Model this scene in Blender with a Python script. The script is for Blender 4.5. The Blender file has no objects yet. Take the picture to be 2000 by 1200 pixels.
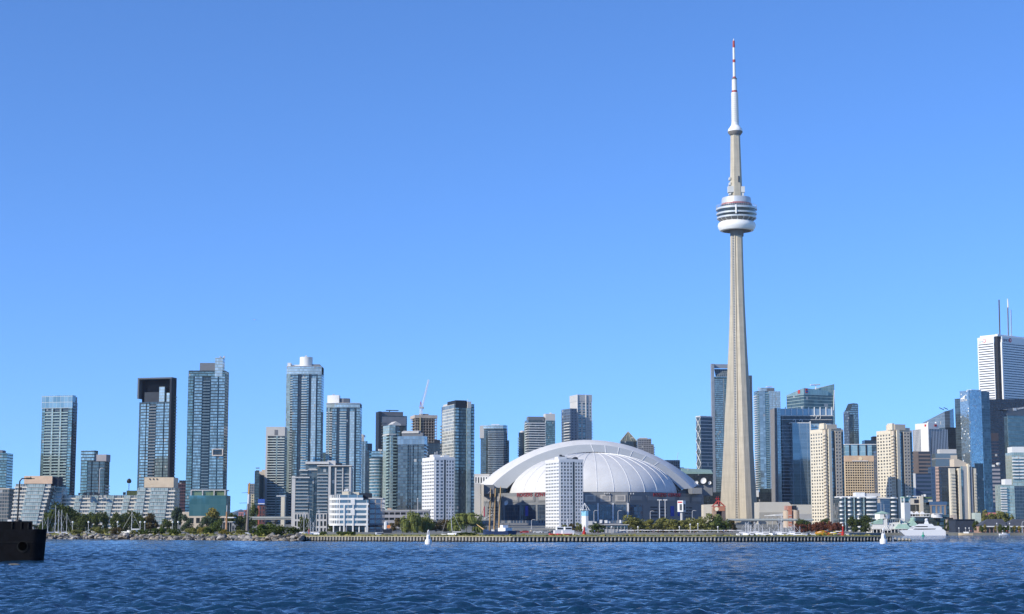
import bpy, math, random
import numpy as np
from mathutils import Vector, Matrix
rng = random.Random(7)
R = math.radians
sc = bpy.context.scene
col = sc.collection
# ------------------------------------------------------------------ camera
F = 3400.0; HOR = 1037.0; CAMH = 3.0
PITCH = math.atan((HOR-600)/F); CP, SP = math.cos(PITCH), math.sin(PITCH)
cam = bpy.data.objects.new("camera", bpy.data.cameras.new("camera")); col.objects.link(cam)
cam.data.sensor_width = 36; cam.data.lens = F/2000*36
cam.data.clip_start = 1; cam.data.clip_end = 60000
cam.location = (0, 0, CAMH); cam.rotation_euler = (R(90)+PITCH, 0, 0)
sc.camera = cam
# ------------------------------------------------------------------ light
SUN_A, SUN_EL = 57, 29          # degrees left of straight behind the camera; elevation
world = bpy.data.worlds.new("World"); sc.world = world; world.use_nodes = True
wn = world.node_tree.nodes; wl = world.node_tree.links
sky = wn.new('ShaderNodeTexSky'); sky.sky_type = 'NISHITA'; sky.sun_disc = False
sky.sun_elevation = R(SUN_EL); sky.sun_rotation = R(180+SUN_A)
sky.altitude = 0; sky.air_density = 0.75; sky.dust_density = 0.0; sky.ozone_density = 4.5
bg = wn['Background']; bg.inputs['Strength'].default_value = 0.15
wtc = wn.new('ShaderNodeTexCoord'); wmp = wn.new('ShaderNodeMapping'); wmp.inputs['Location'].default_value = (0, 0, .055); wmp.inputs['Scale'].default_value = (1, 1, 1.04)
wl.new(wtc.outputs['Generated'], wmp.inputs[0]); wnm = wn.new('ShaderNodeVectorMath'); wnm.operation = 'NORMALIZE'
wl.new(wmp.outputs[0], wnm.inputs[0]); wl.new(wnm.outputs[0], sky.inputs[0])
wti = wn.new('ShaderNodeMix'); wti.data_type = 'RGBA'; wti.blend_type = 'MULTIPLY'; wti.inputs[0].default_value = 1; wti.inputs[7].default_value = (.77, 1.07, 1.42, 1)
wl.new(sky.outputs[0], wti.inputs[6]); wl.new(wti.outputs[2], bg.inputs['Color'])
sl = bpy.data.lights.new("sun", 'SUN'); sl.energy = 5.0; sl.angle = R(0.5); sl.color = (1, .92, .78)
so = bpy.data.objects.new("sun", sl); col.objects.link(so)
sdir = Vector((-math.sin(R(SUN_A))*math.cos(R(SUN_EL)), -math.cos(R(SUN_A))*math.cos(R(SUN_EL)), math.sin(R(SUN_EL))))
so.rotation_euler = sdir.to_track_quat('Z', 'Y').to_euler()
sc.view_settings.view_transform = 'Standard'; sc.view_settings.look = 'None'
sc.view_settings.exposure = 0.1; sc.view_settings.gamma = 1
sc.cycles.max_bounces = 6; sc.cycles.diffuse_bounces = 2; sc.cycles.glossy_bounces = 3
# ------------------------------------------------------------------ pixel -> place
def P(u, v, Y):
    a = (u-1000)/F; b = (600-v)/F
    t = Y/(CP-b*SP)
    return t*a, CAMH+t*(SP+b*CP)
def PX(u, v, Y): return P(u, v, Y)[0]
def PZ(v, Y): return P(1000, v, Y)[1]
def sstep(t): t = max(0, min(1, t)); return t*t*(3-2*t)
def ground_z(Y): return 1.7 + 9*sstep((Y-1180)/800)
# ------------------------------------------------------------------ materials
def node_mat(name):
    m = bpy.data.materials.new(name); m.use_nodes = True
    nt = m.node_tree; nt.nodes.clear()
    return m, nt.nodes, nt.links
def math_n(n, l, op, a, b=None, c=None):
    x = n.new('ShaderNodeMath'); x.operation = op
    for i, s in enumerate((a, b, c)):
        if s is None: continue
        if isinstance(s, (int, float)): x.inputs[i].default_value = s
        else: l.new(s, x.inputs[i])
    return x.outputs[0]
def mixc(n, l, f, a, b):
    x = n.new('ShaderNodeMix'); x.data_type = 'RGBA'
    for i, s in ((0, f), (6, a), (7, b)):
        if isinstance(s, tuple): x.inputs[i].default_value = (*s, 1)
        elif isinstance(s, (int, float)): x.inputs[i].default_value = s
        else: l.new(s, x.inputs[i])
    return x.outputs[2]
MATS = {}
def plain(name, c, rough=.7, metal=0, var=.12, scale=.15, spec=.3, stretch=(1, 1, 1)):
    if name in MATS: return MATS[name]
    m, n, l = node_mat(name)
    o = n.new('ShaderNodeOutputMaterial'); b = n.new('ShaderNodeBsdfPrincipled')
    tc = n.new('ShaderNodeTexCoord'); mp = n.new('ShaderNodeMapping'); mp.inputs['Scale'].default_value = stretch
    l.new(tc.outputs['Object'], mp.inputs[0])
    nz = n.new('ShaderNodeTexNoise'); nz.inputs['Scale'].default_value = scale; nz.inputs['Detail'].default_value = 6
    nz.inputs['Roughness'].default_value = .65
    l.new(mp.outputs[0], nz.inputs[0])
    f = n.new('ShaderNodeMapRange'); l.new(nz.outputs[0], f.inputs[0]); f.inputs[1].default_value = .3; f.inputs[2].default_value = .7
    cc = mixc(n, l, f.outputs[0], tuple(max(0, x*(1-var)) for x in c), tuple(min(1, x*(1+var)) for x in c))
    l.new(cc, b.inputs['Base Color'])
    b.inputs['Roughness'].default_value = rough; b.inputs['Metallic'].default_value = metal
    b.inputs['Specular IOR Level'].default_value = spec
    l.new(b.outputs[0], o.inputs[0]); MATS[name] = m; return m
def facade(name, ga, gb, fh=3, bw=1.5, hf=.2, vf=.08, span=(.3, .3, .3), frame=None, metal=.35, rough=.07,
           blind=.012, blindc=(.35, .35, .33), tilt=.014, power=1.2, group=1, seed=0.0):
    """curtain wall: panes in a metre grid taken from the face UVs, each pane with a tint and a tiny tilt of its own"""
    if name in MATS: return MATS[name]
    m, n, l = node_mat(name); frame = frame or span
    o = n.new('ShaderNodeOutputMaterial')
    uv = n.new('ShaderNodeUVMap'); sp = n.new('ShaderNodeSeparateXYZ'); l.new(uv.outputs[0], sp.inputs[0])
    U = math_n(n, l, 'DIVIDE', sp.outputs[0], bw); V = math_n(n, l, 'DIVIDE', sp.outputs[1], fh)
    fu = math_n(n, l, 'FRACT', U); fv = math_n(n, l, 'FRACT', V)
    iu = math_n(n, l, 'FLOOR', U); iv = math_n(n, l, 'FLOOR', V)
    cb = n.new('ShaderNodeCombineXYZ'); l.new(iu, cb.inputs[0]); l.new(iv, cb.inputs[1])
    oi = n.new('ShaderNodeObjectInfo')
    l.new(math_n(n, l, 'ADD', oi.outputs['Random'], seed), cb.inputs[2])
    wnz = n.new('ShaderNodeTexWhiteNoise'); wnz.noise_dimensions = '3D'; l.new(cb.outputs[0], wnz.inputs[0])
    # slow drift of tint over the facade
    tc = n.new('ShaderNodeTexCoord')
    nz = n.new('ShaderNodeTexNoise'); nz.inputs['Scale'].default_value = .035; nz.inputs['Detail'].default_value = 4; l.new(tc.outputs['Object'], nz.inputs[0])
    r = math_n(n, l, 'POWER', wnz.outputs[0], power)
    r2 = math_n(n, l, 'MULTIPLY', r, math_n(n, l, 'MULTIPLY', nz.outputs[0], 2.0))
    gcol = mixc(n, l, math_n(n, l, 'MINIMUM', math_n(n, l, 'MULTIPLY_ADD', r2, .6, .12), 1.0), ga, gb)
    sc3 = n.new('ShaderNodeSeparateColor'); l.new(wnz.outputs[1], sc3.inputs[0])
    bl = math_n(n, l, 'LESS_THAN', sc3.outputs[1], blind)
    gcol = mixc(n, l, bl, gcol, blindc)
    g = n.new('ShaderNodeBsdfPrincipled'); l.new(gcol, g.inputs['Base Color'])
    l.new(math_n(n, l, 'MULTIPLY', math_n(n, l, 'SUBTRACT', 1.0, bl), metal), g.inputs['Metallic'])
    g.inputs['Roughness'].default_value = rough; g.inputs['IOR'].default_value = 1.6
    geo = n.new('ShaderNodeNewGeometry')
    v1 = n.new('ShaderNodeVectorMath'); v1.operation = 'SUBTRACT'; l.new(wnz.outputs[1], v1.inputs[0]); v1.inputs[1].default_value = (.5, .5, .5)
    v2 = n.new('ShaderNodeVectorMath'); v2.operation = 'SCALE'; l.new(v1.outputs[0], v2.inputs[0]); v2.inputs['Scale'].default_value = tilt
    v3 = n.new('ShaderNodeVectorMath'); v3.operation = 'ADD'; l.new(v2.outputs[0], v3.inputs[0]); l.new(geo.outputs['Normal'], v3.inputs[1])
    v4 = n.new('ShaderNodeVectorMath'); v4.operation = 'NORMALIZE'; l.new(v3.outputs[0], v4.inputs[0])
    l.new(v4.outputs[0], g.inputs['Normal'])
    mh = math_n(n, l, 'LESS_THAN', fv, hf); mv = math_n(n, l, 'LESS_THAN', fu, vf)
    fcol = mixc(n, l, mh, frame, span)
    fr = n.new('ShaderNodeBsdfPrincipled'); l.new(fcol, fr.inputs['Base Color']); fr.inputs['Roughness'].default_value = .55
    fr.inputs['Specular IOR Level'].default_value = .3
    mk = math_n(n, l, 'MAXIMUM', mh, mv)
    mx = n.new('ShaderNodeMixShader'); l.new(mk, mx.inputs[0]); l.new(g.outputs[0], mx.inputs[1]); l.new(fr.outputs[0], mx.inputs[2])
    l.new(mx.outputs[0], o.inputs[0]); MATS[name] = m; return m
# ------------------------------------------------------------------ mesh builder
class MB:
    def __init__(s): s.v = []; s.f = []; s.uv = []; s.m = []
    def quad(s, pts, uv=None, m=0):
        i = len(s.v); s.v += [tuple(p) for p in pts]; s.f.append(tuple(range(i, i+len(pts))))
        s.uv += uv if uv else [(0, 0)]*len(pts); s.m.append(m)
    def prism(s, poly, z0, z1, m=0, mt=None, u0=0, close=True):
        n = len(poly); u = u0; mt = m if mt is None else mt
        zt = z1 if isinstance(z1, (list, tuple)) else [z1]*n
        for i in range(n if close else n-1):
            a, b = poly[i], poly[(i+1) % n]; L = math.hypot(b[0]-a[0], b[1]-a[1])
            ta, tb = zt[i], zt[(i+1) % n]
            s.quad([(a[0], a[1], z0), (b[0], b[1], z0), (b[0], b[1], tb), (a[0], a[1], ta)],
                   [(u, 0), (u+L, 0), (u+L, tb-z0), (u, ta-z0)], m); u += L
        s.quad([(p[0], p[1], zt[i]) for i, p in enumerate(poly)], None, mt)
        s.quad([(p[0], p[1], z0) for p in reversed(poly)], None, mt)
    def box(s, x0, x1, y0, y1, z0, z1, m=0, mt=None):
        s.prism([(x0, y0), (x1, y0), (x1, y1), (x0, y1)], z0, z1, m, mt)
    def tube(s, p0, p1, r0, r1=None, n=8, m=0, caps=True):
        r1 = r0 if r1 is None else r1
        p0, p1 = Vector(p0), Vector(p1); d = (p1-p0); L = d.length
        if L < 1e-6: return
        d /= L; a = d.orthogonal().normalized(); b = d.cross(a)
        A = [p0+(a*math.cos(2*math.pi*i/n)+b*math.sin(2*math.pi*i/n))*r0 for i in range(n)]
        B = [p1+(a*math.cos(2*math.pi*i/n)+b*math.sin(2*math.pi*i/n))*r1 for i in range(n)]
        for i in range(n):
            j = (i+1) % n
            s.quad([A[i], A[j], B[j], B[i]], [(i, 0), (i+1, 0), (i+1, L), (i, L)], m)
        if caps:
            s.quad(list(reversed(A)), None, m); s.quad(B, None, m)
    def lathe(s, prof, n=32, m=0, cx=0, cy=0):
        mm = m if isinstance(m, list) else [m]*(len(prof)-1)
        for k in range(len(prof)-1):
            (r0, z0), (r1, z1) = prof[k], prof[k+1]
            for i in range(n):
                a, b = 2*math.pi*i/n, 2*math.pi*(i+1)/n
                q = []
                for (r, z, t) in ((r0, z0, a), (r0, z0, b), (r1, z1, b), (r1, z1, a)):
                    q.append((cx+r*math.cos(t), cy+r*math.sin(t), z))
                if r0 < 1e-4: q = [q[0], q[2], q[3]]
                elif r1 < 1e-4: q = q[:3]
                s.quad(q, None, mm[k])
    def build(s, name, mats, parent=None, smooth=False, loc=None, merge=True):
        me = bpy.data.meshes.new(name); me.from_pydata(s.v, [], s.f)
        ul = me.uv_layers.new(name="UVMap"); ul.data.foreach_set('uv', np.array(s.uv, dtype=np.float32).ravel())
        for m in (mats if isinstance(mats, (list, tuple)) else [mats]): me.materials.append(m)
        me.polygons.foreach_set('material_index', s.m)
        if smooth:
            import bmesh
            bm = bmesh.new(); bm.from_mesh(me); bmesh.ops.remove_doubles(bm, verts=bm.verts, dist=1e-4)
            for f in bm.faces: f.smooth = True
            for e in bm.edges:
                if len(e.link_faces) == 2 and e.calc_face_angle(0) > R(38): e.smooth = False
            bm.to_mesh(me); bm.free()
        me.update()
        ob = bpy.data.objects.new(name, me); col.objects.link(ob)
        if parent: ob.parent = parent
        if loc: ob.location = loc
        return ob
def tag(o, label=None, cat=None, group=None, kind=None):
    if label: o['label'] = label
    if cat: o['category'] = cat
    if group: o['group'] = group
    if kind: o['kind'] = kind
    return o
def empty(name, loc, rz=0, label=None, cat=None, group=None):
    o = bpy.data.objects.new(name, None); col.objects.link(o); o.location = loc; o.rotation_euler = (0, 0, rz)
    o.empty_display_size = .1
    return tag(o, label, cat, group)
KIDS = {}
def copy_tree(o, loc=None, rz=None, scale=None, label=None, group=None, parent=None):
    c = o.copy(); col.objects.link(c)
    if parent: c.parent = parent
    if loc is not None: c.location = loc
    if rz is not None: c.rotation_euler = (0, 0, rz)
    if scale is not None: c.scale = scale if isinstance(scale, tuple) else (scale,)*3
    if label: c['label'] = label
    if group: c['group'] = group
    for ch in o.children: copy_tree(ch, parent=c)
    return c
def text(s, size, mat, loc, rz=0, parent=None, name='lettering', ext=.1, align='LEFT', sx=1):
    cu = bpy.data.curves.new(name, 'FONT'); cu.body = s; cu.size = size; cu.extrude = ext; cu.align_x = align
    tmp = bpy.data.objects.new(name+'_tmp', cu); col.objects.link(tmp)
    dg = bpy.context.evaluated_depsgraph_get(); me = bpy.data.meshes.new_from_object(tmp.evaluated_get(dg))
    bpy.data.objects.remove(tmp); bpy.data.curves.remove(cu)
    me.materials.clear(); me.materials.append(mat)
    o = bpy.data.objects.new(name, me); col.objects.link(o)
    if parent: o.parent = parent
    o.location = loc; o.rotation_euler = (R(90), 0, rz); o.scale = (sx, 1, 1)
    return o
# ------------------------------------------------------------------ building site: local x along the front, y backwards
class Site:
    def __init__(s, name, label, uL, uR, v, Y, th=0, uC=None, dep=20, cat='building', group=None):
        th = R(th); dR = (math.cos(th), math.sin(th)); dB = (-math.sin(th), math.cos(th))
        b = (600-v)/F
        def ap(u): return (u-1000)/F/(CP-b*SP)
        def along(C, d, u):
            a = ap(u); return (a*C[1]-C[0])/(d[0]-a*d[1])
        if uC is None or abs(th) < 1e-6:
            C = (ap(uL)*Y, Y); s.W = along(C, dR, uR); s.D = dep
        elif th > 0:
            C = (ap(uC)*Y, Y); s.W = along(C, dR, uR); s.D = along(C, dB, uL)
        else:
            C = (ap(uC)*Y, Y); s.W = along(C, (-dR[0], -dR[1]), uL); s.D = along(C, dB, uR)
            C = (C[0]-s.W*dR[0], C[1]-s.W*dR[1])
        s.Y = Y; s.th = th; s.C = C; s.z0 = ground_z(C[1]+s.D*.5)-2 if Y > 1100 else ground_z(C[1])-.5
        s.H = PZ(v, Y)-s.z0
        s.root = empty(name, (C[0], C[1], s.z0), th, label, cat, group)
    def h(s, v, out=0): return PZ(v, s.Y+out)-s.z0
    def lx(s, u, v=1000, y=0):
        "local x on the plane at local y for pixel column u"
        a = (u-1000)/F/(CP-(600-v)/F*SP); dR = (math.cos(s.th), math.sin(s.th))
        C = (s.C[0]-y*math.sin(s.th), s.C[1]+y*math.cos(s.th))
        return (a*C[1]-C[0])/(dR[0]-a*dR[1])
    def part(s, name, mats, fn, smooth=False, parent=None):
        mb = MB(); fn(mb); return mb.build(name, mats, parent or s.root, smooth)
    def box(s, name, mat, x0, x1, y0, y1, z0, z1, parent=None):
        mb = MB(); mb.box(x0, x1, y0, y1, z0, z1); return mb.build(name, mat, parent or s.root)
    def fmap(s, face):
        if face == 'F': return (lambda a, o: (a, -o)), s.W
        if face == 'L': return (lambda a, o: (-o, s.D-a)), s.D
        if face == 'R': return (lambda a, o: (s.W+o, a)), s.D
    def bay(s, face, a0, a1, o0, o1, z0, z1, mat, name='glass_bay'):
        mp, _ = s.fmap(face); mb = MB()
        mb.prism([mp(a0, o1), mp(a1, o1), mp(a1, o0), mp(a0, o0)], z0, z1); return mb.build(name, mat, s.root)
    def balconies(s, face, a0, a1, z0, n, fh, mat, out=1.6, ph=1.05, name='balcony', taper=0):
        mp, _ = s.fmap(face); mb = MB()
        mb.prism([mp(a0, out), mp(a1, out), mp(a1, -.3), mp(a0, -.3)], 0, .25)
        mb.prism([mp(a0, out), mp(a1, out), mp(a1, out-.1), mp(a0, out-.1)], .25, ph)
        mb.prism([mp(a0, out-.1), mp(a0+.1, out-.1), mp(a0+.1, 0), mp(a0, 0)], .25, ph)
        mb.prism([mp(a1-.1, out-.1), mp(a1, out-.1), mp(a1, 0), mp(a1-.1, 0)], .25, ph)
        ob = mb.build(name, mat, s.root, loc=(0, 0, z0))
        for i in range(1, n):
            c = ob.copy(); col.objects.link(c); c.parent = s.root; c.location = (0, 0, z0+i*fh)
    def bays(s, face, spec, z0, z1, fh, mats, n=None):
        """spec: list of (share, kind); kind g glass bay, G lighter glass bay, b balconies, w pier, s slit (core shows)"""
        mp, L = s.fmap(face); tot = sum(a for a, _ in spec); a = 0
        for sh, k in spec:
            w = sh/tot*L
            if k in 'gGh': s.bay(face, a, a+w, -.5, {'g': 1.0, 'G': 1.5, 'h': .5}[k], z0, z1-(0 if k != 'h' else 0), mats[k])
            elif k == 'w': s.bay(face, a, a+w, -.5, .7, z0, z1, mats['w'], 'pier')
            elif k == 'b': s.balconies(face, a+.15, a+w-.15, z0+fh*.1, n or int((z1-z0)/fh), fh, mats['b'])
            a += w
    def core(s, mat, z1=None, roof=None, name='tower_body', inset=0):
        mb = MB(); i = inset; mb.prism([(i, i), (s.W-i, i), (s.W-i, s.D-i), (i, s.D-i)], 0, s.H if z1 is None else z1, 0, 1)
        return mb.build(name, [mat, roof or plain('roof_gravel', (.25, .25, .25))], s.root)
    def punched(s, face, a0, a1, z0, z1, nc, nr, wf, hf, wall, glass, rec=.35, out=.4, cap=100, name='wall', sill=.3):
        mp, _ = s.fmap(face); mb = MB(); bw = (a1-a0)/nc; bh = (z1-z0)/nr
        def p3(a, o, z): x, y = mp(a, o); return (x, y, z)
        def q(a, b, c, d, o=out, m=0): mb.quad([p3(a, o, c), p3(b, o, c), p3(b, o, d), p3(a, o, d)], [(a, c), (b, c), (b, d), (a, d)], m)
        rects = []
        for j in range(nr):
            zb = z0+j*bh; w0 = zb+bh*(1-hf)*sill*1.6; w1 = w0+bh*hf
            q(a0, a1, zb, w0); q(a0, a1, w1, zb+bh)
            x = a0
            for i in range(nc):
                l_ = a0+i*bw+bw*(1-wf)/2; r_ = l_+bw*wf
                q(x, l_, w0, w1); x = r_
                for (A, B) in (((l_, w0), (l_, w1)), ((r_, w1), (r_, w0)), ((l_, w1), (r_, w1)), ((r_, w0), (l_, w0))):
                    mb.quad([p3(A[0], out, A[1]), p3(A[0], out-rec, A[1]), p3(B[0], out-rec, B[1]), p3(B[0], out, B[1])])
                rects.append((l_, r_, w0, w1))
            q(x, a1, w0, w1)
        # returns of the wall slab
        for aa in (a0, a1): mb.quad([p3(aa, out, z0), p3(aa, 0, z0), p3(aa, 0, z1), p3(aa, out, z1)])
        mb.quad([p3(a0, out, z1), p3(a1, out, z1), p3(a1, 0, z1), p3(a0, 0, z1)])
        w = mb.build(name, wall, s.root)
        def pane(b, rct, dx=0):
            l_, r_, w0, w1 = rct
            b.quad([p3(l_, out-rec+.06, w0), p3(r_, out-rec+.06, w0), p3(r_, out-rec+.06, w1), p3(l_, out-rec+.06, w1)],
                   [(l_, w0), (r_, w0), (r_, w1), (l_, w1)])
        rects.sort(key=lambda t: -t[2])
        for rc in rects[:cap]:
            b = MB(); pane(b, rc); b.build('window', glass, s.root)
        if rects[cap:]:
            b = MB()
            for rc in rects[cap:]: pane(b, rc)
            tag(b.build('window', glass, s.root), kind='stuff')
        return w
# ================================================================== setting: water, ground, shore
def water_mat():
    m, n, l = node_mat('lake_water'); o = n.new('ShaderNodeOutputMaterial'); b = n.new('ShaderNodeBsdfPrincipled')
    b.inputs['Base Color'].default_value = (.006, .031, .068, 1); b.inputs['Roughness'].default_value = .05; b.inputs['IOR'].default_value = 1.33
    geo = n.new('ShaderNodeNewGeometry')
    mp = n.new('ShaderNodeMapping'); l.new(geo.outputs['Position'], mp.inputs[0]); mp.inputs['Scale'].default_value = (.5, 1, 1); mp.inputs['Rotation'].default_value = (0, 0, R(12))
    n1 = n.new('ShaderNodeTexNoise'); n1.inputs['Scale'].default_value = 2.4; n1.inputs['Detail'].default_value = 5; n1.inputs['Roughness'].default_value = .62; l.new(mp.outputs[0], n1.inputs[0])
    n2 = n.new('ShaderNodeTexNoise'); n2.inputs['Scale'].default_value = .45; n2.inputs['Detail'].default_value = 3; l.new(mp.outputs[0], n2.inputs[0])
    n3 = n.new('ShaderNodeTexNoise'); n3.inputs['Scale'].default_value = .012; n3.inputs['Detail'].default_value = 3; l.new(mp.outputs[0], n3.inputs[0])
    gust = n.new('ShaderNodeMapRange'); l.new(n3.outputs[0], gust.inputs[0]); gust.inputs[1].default_value = .35; gust.inputs[2].default_value = .65; gust.inputs[3].default_value = .55; gust.inputs[4].default_value = 1.25
    h = math_n(n, l, 'ADD', math_n(n, l, 'MULTIPLY', n1.outputs[0], .24), math_n(n, l, 'MULTIPLY', n2.outputs[0], .7))
    h = math_n(n, l, 'MULTIPLY', h, gust.outputs[0])
    bp = n.new('ShaderNodeBump'); bp.inputs['Strength'].default_value = 1.0; bp.inputs['Distance'].default_value = 1.0; l.new(h, bp.inputs['Height'])
    l.new(bp.outputs[0], b.inputs['Normal']); l.new(b.outputs[0], o.inputs[0]); return m
def build_water():
    nr, nc = 1500, 720
    r = np.concatenate([np.linspace(2, 55, 24)[:-1], 55*np.exp(np.linspace(0, math.log(1500/55), nr))]); nr = len(r); th = np.radians(np.linspace(-26, 26, nc))
    TH, RR = np.meshgrid(th, r); X = RR*np.sin(TH); Y = RR*np.cos(TH)
    sp = np.maximum(np.gradient(r)[:, None]*np.ones_like(RR), RR*np.radians(52)/nc)
    rs = np.random.RandomState(3); Z = np.zeros_like(X)
    # short broken wind chop: many directions, phase-warped so crests stay short
    for k in range(90):
        lam = .42*np.exp(rs.rand()**1.1*math.log(3.2/.42)); d = R(80)+rs.randn()*R(27)
        kx, ky = 2*math.pi/lam*math.cos(d), 2*math.pi/lam*math.sin(d)
        amp = .0118*lam**.78*(.5+rs.rand())
        fade = np.clip((lam/sp-2.0)/1.5, 0, 1)
        ph = kx*X+ky*Y+rs.rand()*6.283
        ph = ph+1.3*np.sin(.35*X+rs.rand()*6)+1.3*np.sin(.17*Y+.12*X+rs.rand()*6)
        s = np.sin(ph); Z += amp*fade*(s+.3*np.sin(2*ph+1.5))
    gz = .75+.35*np.sin(X*.021+1.3*np.sin(Y*.013))*np.sin(Y*.017+2)
    Z *= gz
    v = np.stack([X, Y, Z], -1).reshape(-1, 3)
    idx = np.arange(nr*nc).reshape(nr, nc)
    f = np.stack([idx[:-1, :-1], idx[:-1, 1:], idx[1:, 1:], idx[1:, :-1]], -1).reshape(-1, 4)
    me = bpy.data.meshes.new('lake_water'); me.vertices.add(len(v)); me.vertices.foreach_set('co', v.astype(np.float32).ravel())
    me.loops.add(len(f)*4); me.loops.foreach_set('vertex_index', f.astype(np.int32).ravel())
    me.polygons.add(len(f)); me.polygons.foreach_set('loop_start', np.arange(0, len(f)*4, 4, dtype=np.int32))
    me.update(calc_edges=True); me.validate(); me.polygons.foreach_set('use_smooth', np.ones(len(f), dtype=bool))
    me.materials.append(water_mat())
    o = bpy.data.objects.new('lake_water', me); col.objects.link(o); tag(o, kind='structure')
build_water()
m_land = plain('ground_paving', (.2, .2, .17), scale=.05, var=.35)
m_grass = plain('dry_grass', (.19, .2, .055), scale=.35, var=.45, rough=.9)
# mainland: quay edge nearer on the left, further on the right; rises gently inland
def build_mainland():
    mb = MB(); xs = [-900, -300, 150, 235, 250, 500, 900, 2500]; 
    def edge(x): return 900 if x <= 235 else 1128
    ys = [0, 60, 160, 280, 420, 600, 900, 1400, 2500, 9000]
    X = [-4000, -900, -300, 150, 238, 240, 300, 500, 900, 4000]
    for i in range(len(X)-1):
        for j in range(len(ys)-1):
            q = []
            for (x, dy) in ((X[i], ys[j]), (X[i+1], ys[j]), (X[i+1], ys[j+1]), (X[i], ys[j+1])):
                y = edge(x)+dy; q.append((x, y, ground_z(y)-.02))
            mb.quad(q)
        x0, x1 = X[i], X[i+1]
        mb.quad([(x0, edge(x0), -2), (x1, edge(x1), -2), (x1, edge(x1), ground_z(edge(x1))-.02), (x0, edge(x0), ground_z(edge(x0))-.02)])
    tag(mb.build('ground', m_land), kind='structure')
build_mainland()
# wooded ridge on the far skyline, seen in the gap between the towers
def build_hills():
    mb = MB(); Y = 7000; pts = []
    for i in range(221):
        u = -100+i*10; h = 62+14*math.sin(u*.011)+9*math.sin(u*.04+1)+3*math.sin(u*.19)+30*math.exp(-((u-462)/34)**2)
        pts.append((PX(u, 1030, Y), h))
    for (a, b) in zip(pts, pts[1:]):
        mb.quad([(a[0], Y-700, 0), (b[0], Y-700, 0), (b[0], Y, b[1]), (a[0], Y, a[1])])
        mb.quad([(a[0], Y, a[1]), (b[0], Y, b[1]), (b[0], Y+900, 0), (a[0], Y+900, 0)])
    tag(mb.build('hills', plain('far_woods', (.10, .14, .15), scale=.02, var=.3)), kind='structure')  # distance haze is mixed into the blue-grey woods colour
build_hills()
# grass spit behind the sheet piling and the rock shore
WP = [(PX(585, 1057, 505), 505), (PX(1000, 1058, 468), 468), (PX(1400, 1058, 476), 476), (PX(1742, 1056, 496), 496)]
RP = [(PX(-260, 1052, 690), 690), (PX(85, 1052, 655), 655), (PX(330, 1054, 600), 600), (PX(592, 1057, 501), 501)]
ZW = 1.5
def build_spit():
    mb = MB(); front = [(x, y+2.2, .9) for x, y in RP[:3]]+[(x, y+.25, ZW) for x, y in WP]
    pf = front
    back = [(RP[0][0], 760), (RP[1][0]-5, 760), (RP[2][0]-8, 750), (WP[0][0]-5, 700), (WP[1][0], 640), (WP[2][0]+5, 620), (WP[3][0]-2, 515)]
    mid = [((a[0]*.85+b[0]*.15), a[1]*.85+b[1]*.15, 1.75 if i < 3 else ZW+.06) for i, (a, b) in enumerate(zip(pf, back))]
    for i in range(len(pf)-1):
        mb.quad([pf[i], pf[i+1], mid[i+1], mid[i]])
        mb.quad([mid[i], mid[i+1], (*back[i+1], 1.55), (*back[i], 1.55)])
        mb.quad([(*back[i], 1.55), (*back[i+1], 1.55), (*back[i+1], -1), (*back[i], -1)])
        mb.quad([(pf[i][0], pf[i][1], -1), (pf[i+1][0], pf[i+1][1], -1), pf[i+1], pf[i]])
    mb.quad([(WP[3][0], WP[3][1]+.25, -1), (*back[-1], -1), (*back[-1], 1.5), (WP[3][0], WP[3][1]+.25, ZW)])
    tag(mb.build('grass_bank', m_grass), kind='structure')
build_spit()
# tufts of dry grass along the bank
def build_tufts():
    rs = random.Random(5); mb = MB()
    def at(t):
        L = [(x, y, ZW) for x, y in WP]; return L
    segs = list(zip(RP[:-1], RP[1:]))[1:]+list(zip(WP[:-1], WP[1:]))
    for si, (a, b) in enumerate(segs):
        for k in range(420):
            t = rs.random(); x = a[0]+(b[0]-a[0])*t; y = a[1]+(b[1]-a[1])*t+rs.uniform(3.5, 26) 
            z = 1.6 if si < 2 else ZW+.02; h = rs.uniform(.12, .5)*(1.5 if si < 2 else 1)*(.4+1.1*rs.random()**3); w = rs.uniform(.2, .8)
            an = rs.uniform(-.6, .6); dx, dy = w*math.cos(an), w*math.sin(an)
            mb.quad([(x-dx, y-dy, z), (x+dx, y+dy, z), (x+dx*.6, y+dy*.6, z+h), (x-dx*.3, y-dy*.3, z+h*.8)])
    tag(mb.build('grass', plain('tall_grass', (.2, .19, .06), var=.5, scale=.4, rough=.9)), kind='stuff')
build_tufts()
# ---- sheet pile wall
m_pile = plain('weathered_sheet_steel', (.30, .285, .25), rough=.6, var=.45, scale=1.2, stretch=(1, 1, .3))
def waterline(m):      # wet algae band just above the water
    n, l = m.node_tree.nodes, m.node_tree.links; b = next(x for x in n if x.type == 'BSDF_PRINCIPLED'); src = b.inputs['Base Color'].links[0].from_socket
    g = n.new('ShaderNodeNewGeometry'); sp = n.new('ShaderNodeSeparateXYZ'); l.new(g.outputs['Position'], sp.inputs[0])
    nz = n.new('ShaderNodeTexNoise'); nz.inputs['Scale'].default_value = .8; l.new(g.outputs['Position'], nz.inputs[0])
    h = math_n(n, l, 'LESS_THAN', sp.outputs[2], math_n(n, l, 'MULTIPLY_ADD', nz.outputs[0], .5, .08))
    l.new(mixc(n, l, h, src, (.03, .035, .025)), b.inputs['Base Color'])
waterline(m_pile)
m_cap = plain('wall_cap', (.33, .3, .2), var=.3, scale=.6)
m_gapdark = plain('pile_gap', (.045, .04, .036), rough=.8, var=.3)  # backing wall, darker than the piles in front of it
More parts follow.
